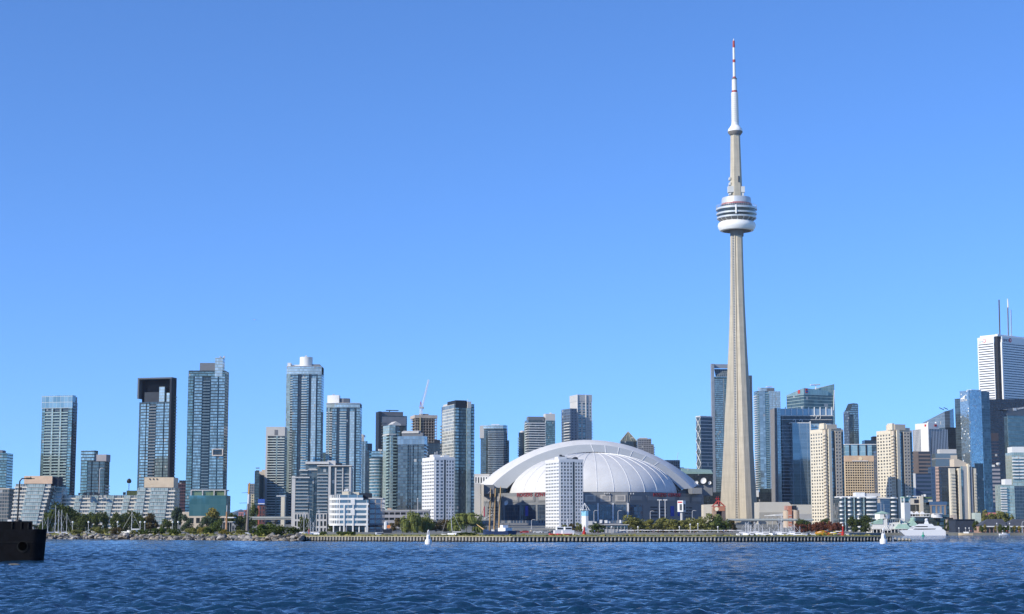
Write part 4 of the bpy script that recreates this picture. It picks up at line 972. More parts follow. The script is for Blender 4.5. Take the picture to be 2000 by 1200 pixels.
# tower under construction
S = Site('unfinished_tower', 'unfinished concrete tower of bare floor slabs under a white crane', 802.5, 853, 812, 2250, 14, uC=811)
W_, D_ = S.W, S.D; m_raw = plain('raw_concrete', (.36, .31, .26), var=.2, scale=.4); fh = 5.4*2250/F
S.box('building_core', plain('scaffold_dark', (.10, .085, .075), var=.4, scale=.4), 2, W_-2, 2, D_-2, 0, S.H)
mb = MB(); mb.box(-.6, W_+.6, -.6, D_+.6, 0, .5); o = mb.build('floor_slab', m_raw, S.root, loc=(0, 0, S.h(880)))
for i in range(1, int((S.H-S.h(880))/fh)): c = o.copy(); col.objects.link(c); c.parent = S.root; c.location = (0, 0, S.h(880)+i*fh)
S.box('hoarding', plain('formwork', (.42, .37, .32), var=.15), -.8, W_+.8, -.9, D_+.8, S.h(817), S.H+.8); S.box('lift_core', plain('formwork_dark', (.22, .18, .16)), W_*.25, W_*.65, 4, 12, S.H, S.h(808))
for i in range(9):
    for s_ in range(1): S.part('column', m_raw, lambda m: m.tube((W_*i/8, .3, S.h(880)), (W_*i/8, .3, S.h(817)), .35, n=6))
S.part('hoist_mast', plain('hoist_yellow', (.5, .42, .25)), lambda m: m.box(W_*.2, W_*.25, -1.6, -.9, S.h(880), S.h(815)))
S.part('glazed_lower_floors', G['navy'], lambda m: m.box(-.5, W_+.5, -.5, D_, 0, S.h(881)))
SU = S
# crane
def lattice(mb, p0, p1, w, n, r=.16):
    p0, p1 = Vector(p0), Vector(p1); d = (p1-p0).normalized(); a = d.orthogonal().normalized(); b = d.cross(a)
    cs = [(a+b)*w/2, (a-b)*w/2, (-a-b)*w/2, (-a+b)*w/2]
    for c in cs: mb.tube(p0+c, p1+c, r, n=4)
    for i in range(n):
        A = p0+(p1-p0)*(i/n); B = p0+(p1-p0)*((i+1)/n)
        for k in range(4): mb.tube(A+cs[k], B+cs[(k+1) % 4], r*.6, n=3, caps=False)
Yk = 2256; bx0 = PX(822.5, 812, Yk); zb = PZ(812, Yk)
r_ = empty('tower_crane', (bx0, Yk, zb), 0, 'white luffing tower crane with a steep jib on top of the unfinished tower', 'crane')
zk = lambda v: PZ(v, Yk)-zb; xk = lambda u: PX(u, 800, Yk)-bx0
m_crane = plain('crane_white', (.75, .74, .70), var=.05)
mb = MB(); lattice(mb, (0, 0, -8), (0, 0, zk(795)), 2.4, 7, .28); mb.build('mast', m_crane, r_)
mb = MB(); lattice(mb, (xk(824), 0, zk(797)), (xk(837), 0, zk(742)), 1.4, 16, .2); mb.build('jib', m_crane, r_)
mb = MB(); mb.box(xk(819), xk(826), -2, 2, zk(798), zk(795)); mb.box(xk(826), xk(828), -1.5, 1.5, zk(799), zk(795)); mb.build('cab', plain('crane_cab', (.4, .4, .42)), r_)
mb = MB(); mb.tube((xk(820), 0, zk(796)), (xk(822), 0, zk(784)), .4); mb.tube((xk(824), 0, zk(797)), (xk(822), 0, zk(784)), .3); mb.tube((xk(822), 0, zk(784)), (xk(835), 0, zk(752)), .1, n=4); mb.build('a_frame', plain('crane_red', (.35, .08, .06)), r_)
S = Site('apartment_block', 'dark navy block in shade below the unfinished tower', 830, 862, 866, 1990, 0, dep=24); S.core(G['dark']); S.box('penthouse', m_dkgrey, S.W*.55, S.W*.9, 3, 12, S.H, S.H+4)
# white punched window towers
m_wtower = plain('white_precast', (.66, .66, .66), rough=.6, var=.04, scale=.2)
m_wglass = facade('white_tower_glass', (.02, .025, .035), (.14, .17, .2), fh=3, bw=2, hf=0, vf=.06, span=(.3, .3, .3), metal=.3, blind=.12)
m_ribbon = facade('ribbon_pane', (.16, .17, .18), (.42, .43, .43), fh=3, bw=2.2, hf=0, vf=.06, span=(.6, .6, .6), metal=.2, blind=.1)
def white_tower(label, uL, uC, uR, v, Y, fhpx, nL, nF, th, split, v0):
    S = Site('hotel_tower', label, uL, uR, v, Y, th, uC=uC); fh = fhpx*Y/F; W_, D_ = S.W, S.D
    S.box('tower_body', m_wtower, .05, W_-.05, .05, D_-.05, 0, S.H-.1); n = int((S.H-2.2)/fh); z0 = S.H-2.2-n*fh
    S.punched('L', 0, D_, z0, S.H-2.2, nL, n, .86, .42, m_wtower, m_ribbon, name='ribbon_wall', out=.4, rec=.3)
    for (a, b, nc) in split: S.punched('F', W_*a, W_*b, z0, S.H-2.2, nc, n, .6, .6, m_wtower, m_wglass, out=.5)
    S.box('parapet', m_wtower, -.45, W_+.1, -.55, D_+.1, S.H-2.2+.02, S.H)
    a, b = split[0][1], split[1][0]
    S.box('dark_slot', G['dark'], W_*a+.05, W_*b-.05, -.3, .02, 0, S.H-2.25)
    return S
S = white_tower('white punched-window tower in front of the glass towers left of the stadium', 825.5, 849, 888, 893, 1500, 6.65, 5, 4, 24, [(.04, .46, 2), (.56, .98, 3)], 1012)
W_ = S.W; S.box('penthouse', m_white, -.0, W_*.35, 3, 12, S.H, S.h(888)); S.box('penthouse', m_white, W_*.5, W_*.8, 3, 12, S.H, S.h(889))
S.part('antenna', m_metal, lambda m: [m.tube((W_*t, 4, S.H), (W_*t, 4, S.h(v)), .35, n=6) for t, v in ((.1, 883), (.2, 881.5), (.62, 884))]); 
S = white_tower('white punched-window tower standing alone in front of the stadium dome', 1066, 1092.5, 1139, 897, 1500, 6.5, 5, 6, 20, [(.03, .55, 4), (.64, .98, 3)], 1030)
W_ = S.W; S.box('penthouse', m_white, W_*.0, W_*.35, 2.5, 11, S.H, S.h(892)); S.box('penthouse', m_ltgrey, W_*.36, W_*.72, 4, 11, S.H, S.h(893.5)); S.part('roof_arch', m_dkgrey, lambda m: m.lathe([(2.6, S.H), (2.2, S.H+1.4), (1.2, S.H+2.1), (0, S.H+2.3)], 14, cx=W_*.72, cy=3), True)
rooftop(S, S.h(892), 3, m_black, 9, .1, .3)
# tall glass tower left of the stadium
S = Site('apartment_tower', 'tall glass tower with a sunlit grid side and a dark corner, left of the stadium', 862.5, 926, 790, 1640, 20, uC=889)
fh = 6.2*1640/F; W_, D_ = S.W, S.D; S.core(G['recess'])
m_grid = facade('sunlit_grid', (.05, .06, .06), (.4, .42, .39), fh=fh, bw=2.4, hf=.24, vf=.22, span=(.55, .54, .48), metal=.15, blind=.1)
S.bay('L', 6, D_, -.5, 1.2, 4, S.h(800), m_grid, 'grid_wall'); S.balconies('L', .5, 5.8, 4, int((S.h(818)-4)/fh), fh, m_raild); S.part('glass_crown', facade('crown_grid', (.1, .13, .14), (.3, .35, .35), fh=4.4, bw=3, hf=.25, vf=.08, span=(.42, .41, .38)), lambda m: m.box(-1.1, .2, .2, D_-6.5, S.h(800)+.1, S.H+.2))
S.bays('F', [(.95, 'g'), (.06, 's'), (2.1, 'd'.replace('d', 'h')), (.1, 's'), (1.25, 'G'), (.15, 's'), (.9, 'g')], 2, S.h(797), fh, dict(g=G['blue'], G=G['tealL'], h=G['navy']))
S.box('penthouse', m_dkgrey, W_*.02, W_*.6, -.4, D_*.6, S.h(797)+.1, S.h(782)); S.box('penthouse', m_ltgrey, W_*.02, W_*.4, D_*.6+.1, D_*.9, S.H, S.h(786)); S.box('crown_pier', m_ltgrey, W_*.63, W_*.82, -1.6, 4, S.h(797)+.1, S.h(784)); S.box('crown_pier', G['blue'], W_*.84, W_, -.6, 8, S.h(797)+.1, S.h(789))
S.part('antenna', m_metal, lambda m: m.tube((W_*.7, 2, S.h(784)), (W_*.7, 2, S.h(779)), .25, n=6))
# low pale block between
S = Site('office_block', 'low pale concrete block with columns between the glass tower and the stadium', 924, 956, 926, 1900, 0, dep=20); S.core(m_ltgrey); S.punched('F', S.W*.1, S.W*.9, S.h(945), S.h(931), 5, 1, .5, .8, m_white, G['dark'])
S = Site('office_block', 'long pale grey low building behind the willows', 749, 838, 998, 1420, 0, dep=18)
S.punched('F', 0, S.W, 0, S.H, 8, 4, .86, .46, plain('lowrise_grey', (.34, .34, .36)), G['dark'], rec=.9, out=1.0); S.box('body', m_grey, .05, S.W-.05, .05, 18, 0, S.H-.05); S.box('roof_slab', m_ltgrey, -.5, S.W+.5, -1.5, 18, S.H+.02, S.H+.7); S.box('roof_hut', plain('hut_tan', (.45, .33, .24)), S.lx(756), S.lx(764), 3, 9, S.H+.72, S.h(992.5))
# ================================================================== behind the stadium
S = Site('apartment_tower', 'rounded dark blue balcony tower rising left behind the stadium roof', 938.5, 991, 832, 2500, 0, dep=22)
fh = 3.5*2500/F*2/2; W_ = S.W; pl = [(0, 10), (3, 3), (8, .5), (W_*.5, -1), (W_-6, 0), (W_-1.5, 3), (W_, 10), (W_, 20), (0, 20)]
S.part('tower_body', G['navy'], lambda m: m.prism(pl, 0, S.h(838)))
mb = MB(); mb.prism([(x*.86+W_*.14, y-1.3) for x, y in pl[1:7]]+[(W_*.96, 14), (W_*.2, 14)], 0, .75); o = mb.build('balcony_band', plain('band_slate', (.30, .34, .38)), S.root, loc=(0, 0, S.h(935)))
for i in range(1, int((S.h(838)-S.h(935))/fh)): c = o.copy(); col.objects.link(c); c.parent = S.root; c.location = (0, 0, S.h(935)+i*fh)
S.part('glass_crown', G['blueL'], lambda m: m.prism([(x, y-.5) for x, y in pl], S.h(838)+.1, S.h(830.5))); S.box('end_slab', m_ltgrey, -1.2, 5, 2, 18, S.h(856), S.h(832)); S.box('roof_slab', m_white, W_*.4, W_*.7, 4, 12, S.h(830.5), S.h(828.6)); S.box('side_slab', G['dark'], W_+.05, W_+2.5, 5, 19, 0, S.h(860))
S = Site('apartment_tower', 'narrow dark slab with balconies on its left edge behind the stadium roof', 1013, 1025.5, 845, 2550, 0, dep=14); S.core(G['dark']); S.balconies('L', 1, 12, 20, int((S.H-24)/3.6), 3.6, m_railg, out=1.5); S.balconies('F', 0, 2, 20, int((S.H-24)/3.6), 3.6, m_railg, out=1); S.part('roof_cap', m_ltgrey, lambda m: m.lathe([(4, S.H), (3.6, S.H+1.8), (2, S.H+3), (0, S.H+3.2)], 12, cx=S.W*.6, cy=6), True)
S = Site('apartment_tower', 'slab tower banded with white balconies and a pale roof box, behind the arch', 1025, 1084, 820, 2400, 10, uC=1032)
fh = 4.75*2400/F; W_ = S.W; S.core(G['recess']); S.bays('F', [(3.6, 'b'), (.12, 'w'), (2, 'g')], 30, S.H-1, fh, dict(g=G['teal'], b=plain('balcony_white', (.62, .63, .62)), w=m_white)); S.bays('L', [(.5, 'g'), (1, 'b')], 30, S.H-2, fh, dict(g=G['tealL'], b=m_railw)); S.box('penthouse', m_mech, W_*.0, W_*.6, 0, 14, S.H, S.h(814)); S.box('penthouse', m_ltgrey, W_*.64, W_, -1.2, 14, S.H-.9, S.h(808)); rooftop(S, S.h(808), 2, m_white, 6, .7, .9)
S = Site('apartment_tower', 'tall pale grey tower joined to a dark blue balcony wing, behind the arch', 1113, 1155.5, 771, 2400, 18, uC=1128)
fh = 5.5*2400/F; W_, D_ = S.W, S.D; S.core(m_ltgrey, S.H, name='tower_body'); S.box('louvre_top', plain('louvre_pale', (.46, .46, .45), stretch=(1, 1, 6), scale=.4, var=.15), -.4, W_+.4, -.4, D_+.4, S.h(784), S.H+.1)
S.punched('F', 0, W_*.6, 20, S.h(786), 2, int((S.h(786)-20)/fh), .62, .62, m_ltgrey, G['blue'], cap=100); S.punched('F', W_*.6, W_, S.h(816), S.h(786), 2, 5, .5, .6, m_ltgrey, G['blue'])
S.balconies('F', W_*.62, W_+1.2, 20, int((S.h(817)-20)/fh), fh, m_railw, out=1.4); S.part('fin', m_white, lambda m: m.box(-.8, -.2, -1.2, 0, 0, S.H)); S.part('fin', m_white, lambda m: m.box(W_*.57, W_*.6, -1.4, 0, 0, S.H))
S2 = S; S = Site('apartment_tower', 'dark blue wing with projecting white balconies beside the tall pale grey tower', 1096.5, 1127, 798, 2380, 24, uC=1114)
W_, D_ = S.W, S.D; S.core(facade('blue_wing', (.03, .04, .06), (.08, .1, .13), fh=fh, bw=4.5, hf=.42, vf=.45, span=(.10, .14, .20), metal=.3)); S.balconies('L', D_*.4, D_+.6, 20, int((S.h(818)-20)/fh), fh, m_railw, out=2)
# pyramid roof and its neighbour
S = Site('office_tower', 'tower with a glass pyramid roof peeking over the stadium arch', 1212, 1244, 862, 2700, 0, dep=25); S.core(G['dark'])
W_ = S.W; zt = S.h(843)
S.part('pyramid_roof', facade('pyramid_glass', (.06, .09, .09), (.22, .27, .25), fh=3.2, bw=3.2, hf=.16, vf=.16, span=(.26, .25, .18), metal=.4, tilt=.05), lambda m: [m.quad([(a[0], a[1], S.H), (b[0], b[1], S.H), (W_/2, 12.5, zt)], [(0, 0), (25, 0), (12.5, 22)]) for a, b in (((0, 0), (W_, 0)), ((W_, 0), (W_, 25)), ((W_, 25), (0, 25)), ((0, 25), (0, 0)))])
S.part('pyramid_rib', plain('pyramid_frame', (.35, .32, .22)), lambda m: [m.tube((x, y, S.H), (W_/2, 12.5, zt+.6), .45, n=5) for x, y in ((0, 0), (W_, 0), (W_, 25), (0, 25), (W_*.33, 0), (W_*.67, 0))])
S = Site('apartment_tower', 'stepped grey brick-like tower right of the pyramid roof', 1246, 1277, 857, 2650, 0, dep=20); W_ = S.W
gm = facade('grey_grid', (.03, .035, .045), (.12, .14, .16), fh=3.3, bw=2.6, hf=.35, vf=.3, span=(.24, .24, .25)); S.core(gm, S.h(868)); S.part('upper_block', gm, lambda m: m.box(-.2, W_*.84, -.3, 15, S.h(868), S.H)); S.balconies('R', 1, 18, 30, int((S.h(869)-30)/3.3), 3.3, m_raild); S.box('penthouse', m_ltgrey, W_*.1, W_*.6, 4, 12, S.H, S.H+1.6)
S = Site('office_tower', 'small grey block over the right shoulder of the stadium arch', 1294, 1328, 899, 2500, 0, dep=18); S.core(facade('grey_small', (.05, .06, .07), (.18, .2, .22), fh=3.4, bw=3, hf=.25, vf=.2, span=(.24, .26, .28))); S.part('antenna', m_metal, lambda m: m.tube((S.W*.85, 4, S.H), (S.W*.92, 4, S.h(884)), .25, n=5)); S.box('side_block', m_ltgrey, S.W+.1, S.W+6, 4, 14, 0, S.h(913))
S = Site('market_hall', 'low building with a pale green ribbed roof behind the right end of the stadium', 1333, 1392, 926, 2200, 0, dep=20); W_ = S.W
S.core(G['dark']); S.part('green_roof', plain('copper_green', (.22, .33, .30), stretch=(8, 1, 1), scale=.3, var=.3), lambda m: m.prism([(-.3, -1), (W_, -1), (W_, 18), (-.3, 18)], S.H, [S.H+3.5, S.H+1, S.H+6, S.H+8])); S.part('roof_mast', m_metal, lambda m: m.tube((W_*.2, 5, S.H), (W_*.2, 5, S.h(914)), .4, n=6))
# ================================================================== behind and right of the concrete tower
S = Site('office_tower', 'narrow dark tower wrapped in a white diagonal lattice', 1360, 1391, 814, 2300, 30, uC=1369)
fh = 4.2*2300/F*2/2; W_, D_ = S.W, S.D; S.core(facade('striped_dark', (.015, .02, .03), (.05, .065, .08), fh=4.6, bw=1.6, hf=.22, vf=.04, span=(.40, .42, .43), frame=(.03, .03, .035), metal=.3))
m_lat = plain('lattice_white', (.72, .72, .70), var=.04)
S.box('lattice_wall', facade('lattice_back', (.05, .08, .10), (.16, .2, .22), fh=4.6, bw=3, hf=.12, vf=.05, span=(.2, .24, .27), metal=.5), -.5, -.05, 0, D_, 0, S.H-1)
mb = MB(); n = 9; H0, H1 = 6, S.H-1; 
for i in range(n):
    a, b = H0+(H1-H0)*i/n, H0+(H1-H0)*(i+1)/n
    mb.tube((-1, 0, a), (-1, D_, b), .38, n=5); mb.tube((-1, D_, a), (-1, 0, b), .38, n=5)
mb.build('diagonal_lattice', m_lat, S.root); S.box('roof_slab', m_white, -1.2, W_+.3, -.4, D_+.3, S.H, S.H+1)
S = Site('apartment_tower', 'tall teal glass tower with a slanted crown, partly hidden by the concrete tower', 1389.5, 1466, 711, 2500, 6, uC=1391)
W_, D_ = S.W, S.D; fh = 5.2*2500/F; x2 = W_
S.core(G['teal'], S.h(736)); S.bays('F', [(1.3, 'g'), (.1, 'w'), (1.2, 'G'), (1.2, 'b'), (1, 'g')], 40, S.h(740), fh, dict(g=G['blue'], G=G['teal'], b=m_railb, w=m_grey))
S.box('frame_side', plain('frame_slate', (.24, .27, .31)), -1.5, W_*.045, -1.3, D_, 0, S.H); S.box('frame_top', MATS['frame_slate'], W_*.06+.05, W_*.95, 3, D_, S.h(719), S.H)
S.part('slanted_crown', facade('crown_slats', (.05, .08, .09), (.16, .2, .2), fh=3, bw=3, hf=.12, vf=.1, span=(.3, .33, .35)), lambda m: (m.quad([(W_*.08, -1, S.h(736)), (W_*.95, -1, S.h(736)), (W_*.95, 8, S.h(720)), (W_*.08, 8, S.h(720))], [(0, 0), (50, 0), (50, 14), (0, 14)])))
S.box('side_slab', plain('slab_navy', (.06, .075, .10)), W_*.96, W_+1.5, -1, D_, 0, S.h(733))
S = Site('office_block', 'low navy glass block with a red logo lattice left of the concrete tower base', 1384, 1412, 962, 2150, 0, dep=16); S.core(G['dark']); S.part('red_mark', plain('logo_red', (.5, .03, .04)), lambda m: (m.box(S.W*.45, S.W*.75, -.4, -.1, S.h(975), S.h(974)), m.box(S.W*.45, S.W*.75, -.4, -.1, S.h(981), S.h(980)), m.box(S.W*.55, S.W*.57, -.55, -.41, S.h(984), S.h(970)), m.box(S.W*.66, S.W*.68, -.55, -.41, S.h(984), S.h(970))))
S = Site('apartment_tower', 'pale blue glass condo tower right of the concrete tower, with roof machinery', 1472.5, 1523.5, 764, 2300, 10, uC=1479)
W_, D_ = S.W, S.D; fh = 4.4*2300/F
S.core(G['blue']); S.bays('F', [(.35, 'b'), (1.5, 'G'), (.1, 's'), (.9, 'b'), (.9, 'g'), (.12, 'w'), (.6, 'g'), (.12, 'w'), (1.2, 'g')], 10, S.H, fh, dict(g=G['blueL'], G=facade('glass_sky', (.22, .29, .30), (.62, .70, .68), fh=fh, bw=5, hf=.16, vf=.05, span=(.16, .22, .26), metal=.55), b=m_railg, w=m_white))
S.balconies('L', 1, D_-1, 10, int((S.H-14)/fh), fh, m_railw); S.box('penthouse', G['blueL'], W_*.2, W_*.45, 3, D_-3, S.H, S.h(757)); S.box('penthouse', m_mech, W_*.46, W_*.78, 2, D_-2, S.H, S.h(757.5)); S.box('roof_slab', m_white, W_*.5, W_*.75, 5, 12, S.h(755), S.h(754)); S.part('antenna', m_metal, lambda m: m.tube((W_*.08, 3, S.H), (W_*.08, 3, S.h(756)), .4, n=5))
S = Site('office_block', 'low navy glass block at the foot of the pale blue condo tower', 1474, 1513, 955, 2180, 0, dep=16); S.core(G['dark'], S.h(962)); S.part('upper_block', G['navy'], lambda m: m.box(S.W*.25, S.W, 1, 15, S.h(962), S.H)); S.box('white_hut', m_white, -1, S.W*.2, -.5, 8, S.h(971), S.h(958))
# banded office with the blue front block
Y = 2050
S = Site('office_tower', 'wide dark office tower with pale floor bands and white fins along its top', 1513, 1627, 797, Y, 0, dep=40)
W_ = S.W; fh = 6.65*Y/F
band = facade('banded_dark', (.012, .02, .032), (.05, .075, .10), fh=fh, bw=2.2, hf=.16, vf=.03, span=(.34, .36, .38), frame=(.02, .028, .04), metal=.35)
xs = S.lx(1528); xb = S.lx(1547)
S.box('tower_body', plain('grey_granite', (.22, .21, .20)), 0, S.lx(1521), .2, 38, 0, S.H); S.punched('F', .2, S.lx(1518.5), 4, S.H-.5, 2, 25, .55, .62, plain('grey_granite', (.22, .21, .2)), G['dark'], out=.3)
S.box('corner_glass', G['blueL'], S.lx(1521)+.05, xs, -.3, 36, 0, S.H)
S.part('banded_front', band, lambda m: m.prism([(xs+.05, 1.2), (xs+2.4, -1), (W_-3, -1), (W_-.4, 1.5), (W_-.4, 36), (xs+.05, 36)], 0, S.h(813)))
S.part('dark_attic', G['dark'], lambda m: m.prism([(xs+.1, .9), (xs+2.4, -1.2), (W_-3, -1.2), (W_-.3, 1.2), (W_-.3, 36), (xs+.1, 36)], S.h(827), S.h(813.2)))
S.box('attic_band', m_ltgrey, xs+1, W_-1.5, -1.5, -1.22, S.h(820.6), S.h(819.6)); S.box('attic_band', m_ltgrey, xs+.1, W_-.3, -1.6, 36, S.h(813.1), S.h(811.6))
S.box('crown_glass', facade('crown_pale', (.16, .22, .26), (.34, .42, .46), fh=9, bw=7, hf=.02, vf=.04, span=(.4, .45, .5), metal=.5), xs-1, W_, .5, 34, S.h(811.5), S.h(798.5))
for i in range(9): x = S.lx(1538)+i*S.W*.099; S.box('crown_fin', m_white, x-.5, x+.5, -.6, .45, S.h(811.4), S.h(795.5))
pts = lambda u0, u1: None
fx0, fx1 = S.lx(1547), S.lx(1582)
S.box('front_block', facade('mirror_blue', (.15, .20, .22), (.24, .30, .33), fh=fh, bw=8.5, hf=.02, vf=.03, span=(.3, .36, .42), metal=.65, tilt=.006, blind=0), fx0, fx1, -14, -1.3, 0, S.h(827, -14))
S.box('side_block', G['blueL'], fx1+.05, W_-4, -9, -1.3, 0, S.h(828, -9)); S.box('corner_fin', m_white, fx1-.6, fx1+.7, -14.8, -13.9, 0, S.h(823, -14)); S.box('roof_edge', m_white, fx0-2, fx1, -14.3, -1.4, S.h(827, -14)+.02, S.h(826, -14)+.3)
for u, v in ((1553, 823), (1566, 823), (1594, 815), (1602, 815)):
    mb = MB(); r_ = 1.5; y = -6 if v > 820 else -1.8
    x, z = S.lx(u, 900, y), S.h(v, y)
    pp = [(x+r_*math.cos(a), y, z+1.6*r_*math.sin(a)) for a in [R(t) for t in range(-70, 200, 30)]]
    for p, q in zip(pp, pp[1:]): mb.tube(p, q, .35, n=5)
    mb.build('cleaning_davit', m_white, S.root)
# teal office with the spike crown
S = Site('office_tower', 'teal glass office tower with a sail shaped peak and white roof boom', 1536, 1629, 766, 2350, 24, uC=1570)
W_, D_ = S.W, S.D; fh = 6.3*2350/F
tb = facade('teal_banded', (.05, .085, .085), (.14, .20, .19), fh=fh, bw=3.2, hf=.14, vf=.03, span=(.34, .42, .40), frame=(.06, .1, .1), metal=.5)
S.core(tb, S.h(770)); S.part('glass_crown', facade('crown_teal', (.22, .32, .30), (.36, .47, .43), fh=9, bw=4, hf=.03, vf=.03, span=(.4, .5, .48), metal=.4, blind=0), lambda m: m.prism([(-.3, -.3), (W_*.8, -.3), (W_*.8, D_+.3), (-.3, D_+.3)], S.h(771), [S.h(758), S.h(762), S.h(764), S.h(768)]))
S.part('sail_wall', facade('sail_glass', (.12, .19, .18), (.22, .31, .29), fh=fh, bw=3.2, hf=.05, vf=.03, span=(.3, .38, .36), metal=.45), lambda m: m.prism([(W_*.6, 8), (W_*1.0, -1), (W_*1.03, 3), (W_*1.03, D_*.8), (W_*.6, D_*.8)], S.h(850), [S.h(757), S.h(748), S.h(756), S.h(758), S.h(757)]))
S.part('sail_edge', m_white, lambda m: m.tube((W_*.94, -2, S.h(800)), (W_*.985, -1.8, S.h(760)), .5, n=6))
S.part('roof_boom', m_white, lambda m: (m.tube((W_*.3, 6, S.h(751)), (W_*.62, 6, S.h(749.5)), .9, n=6), m.tube((W_*.48, 6, S.h(760)), (W_*.48, 6, S.h(750)), .7, n=6)))
S.box('logo_panel', plain('logo_crimson', (.45, .06, .05)), W_*.05, W_*.12, -.75, -.35, S.h(768), S.h(759)); S.box('logo_stripe', plain('logo_blue', (.02, .06, .3)), W_*.05, W_*.115, -.95, -.77, S.h(766), S.h(763)); S.box('logo_panel', plain('logo_crimson', (.45, .06, .05)), -.7, -.35, D_*.2, D_*.32, S.h(768), S.h(761))
# convention hall and silo
S = Site('convention_hall', 'long pale grey windowless hall behind the expressway', 1483, 1548, 981, 1900, 0, dep=40)
m_hall = plain('hall_panel', (.50, .48, .43), var=.05, scale=.04)
S.part('hall_body', m_hall, lambda m: m.box(0, S.W-4, 0, 40, 0, S.H)); S.part('sloped_end', m_hall, lambda m: m.prism([(S.W-4, 0), (S.W, 0), (S.W, 40), (S.W-4, 40)], 0, [S.H, S.h(990), S.h(990), S.H])); S.box('lower_band', plain('hall_shadow', (.33, .32, .29)), -.2, S.W+.2, -.5, -.05, 0, S.h(1001))  # lower wall's shade is painted as a darker copy of the panel colour
S = Site('convention_hall', 'second pale grey hall block beside the beige waterfront tower', 1548.5, 1586, 986, 1890, 0, dep=40); S.part('hall_body', m_hall, lambda m: m.box(0, S.W, 0, 40, 0, S.H)); S.box('side_strip', m_grey, 0, S.W, -.4, -.05, 0, S.h(1004))
S = Site('silo_building', 'squat building of two tan concrete silos with red brick between them', 1531.5, 1562, 988, 1560, 0, dep=14)
W_ = S.W; tan = plain('silo_tan', (.50, .40, .30), var=.06)
S.part('silo', tan, lambda m: m.lathe([(3.4, 0), (3.4, S.h(998)), (0, S.h(998))], 24, cx=W_*.22, cy=5), True); S.part('silo', tan, lambda m: m.lathe([(3.6, 0), (3.6, S.h(997)), (0, S.h(997))], 24, cx=W_*.76, cy=5), True)
S.box('brick_front', plain('silo_brick', (.42, .17, .11), var=.15, scale=.6), W_*.28, W_*.5, 1, 9, 0, S.h(989)); S.box('brick_upper', plain('silo_brick2', (.45, .25, .2), var=.3, scale=1), W_*.1, W_*.52, 2, 9, S.h(997)+.1, S.h(988)); S.box('upper_hut', m_dkgrey, W_*.53, W_*.82, 2, 9, S.h(996), S.h(987.5)); S.box('side_hut', m_ltgrey, W_*.83, W_, 3, 9, S.h(997)+.1, S.h(991))
for i in range(5): S.box('brick_band', m_ltgrey, W_*.3, W_*.48, .8, .98, 2+i*2.6, 2.6+i*2.6)
S = Site('exhibition_tent', 'white canopy roof in front of the pale grey halls', 1497, 1531, 1006, 1600, 0, dep=14); W_ = S.W
S.part('canopy', m_white, lambda m: m.prism([(0, 0), (W_*.5, -1), (W_, 0), (W_, 14), (0, 14)], S.h(1008), [S.h(1007), S.h(1005), S.h(1003), S.h(1004), S.h(1007)])); S.part('post', m_metal, lambda m: [m.tube((W_*t, 1, 0), (W_*t, 1, S.h(1008)), .2, n=6) for t in (.05, .35, .65, .95)])
# expressway
def viaduct(u0, u1, v0, v1, Y, label):
    S = Site('expressway', label, u0, u1, v0, Y, 0, dep=18, cat='viaduct'); S.box('deck', plain('deck_concrete', (.30, .31, .30), var=.15), 0, S.W, 0, 18, S.h(v1), S.h(v0)); S.box('parapet', plain('deck_rail', (.36, .39, .38)), 0, S.W, -.4, -.05, S.h(v0)-.5, S.h(v0)+.9)
    n = int(S.W/22)
    for i in range(n+1): S.part('column', plain('deck_column', (.28, .27, .25)), lambda m: (m.box(i*22+1, i*22+3, 3, 5, 0, S.h(v1)), m.box(i*22+1, i*22+3, 13, 15, 0, S.h(v1)), m.box(i*22+.5, i*22+3.5, 1, 17, S.h(v1)-1.4, S.h(v1)-.02)))
viaduct(1420, 1588, 1015.5, 1018, 1480, 'elevated expressway deck in front of the concrete tower base and the pale halls')
viaduct(474, 572, 1011.5, 1015.5, 1400, 'elevated expressway deck at the foot of the pale slab tower')
# red framed pavilion with clock
S = Site('clock_pavilion', 'brick pavilion with an open red steel pyramid frame and a round clock', 1392, 1417, 991, 1420, 0, dep=10)
W_ = S.W; S.box('brick_pier', plain('pavilion_brick', (.38, .26, .18)), 0, W_*.28, 0, 8, 0, S.H); S.box('brick_pier', plain('pavilion_dark', (.14, .11, .1)), W_*.72, W_, 0, 8, 0, S.H); S.box('opening', m_dkgrey, W_*.3, W_*.7, 3, 8, 0, S.H); m_rf = plain('frame_red', (.42, .07, .05))
S.box('clock_box', plain('clock_brick', (.40, .17, .10)), W_*.05, W_*.95, -.3, 1.5, S.H-3.0, S.H+.3); S.part('clock_face', plain('clock_cream', (.8, .7, .5)), lambda m: m.tube((W_*.3, -.35, S.H-1.5), (W_*.3, -.55, S.H-1.5), 1.6, n=20))
S.part('pyramid_frame', m_rf, lambda m: [m.tube((x, y, S.H+.5), (W_/2, 4, S.h(977)), .28, n=5) for x, y in ((0, 0), (W_, 0), (W_, 8), (0, 8), (W_*.5, 0))]+[m.tube((W_*a, 0, S.h(985)), (W_*b, 0, S.h(985)), .22, n=5) for a, b in ((.25, .75),)]+[m.tube((0, 0, S.H+.5), (W_, 0, S.H+.5), .28, n=5)])
S = Site('pavilion_hall', 'pale sloping hall between the stadium and the concrete tower base', 1374, 1402, 985, 1700, 0, dep=20); S.part('hall_body', plain('hall_cream', (.60, .54, .43)), lambda m: m.prism([(0, 0), (S.W, 0), (S.W, 20), (0, 20)], 0, [S.h(986), S.H, S.H, S.h(986)]))
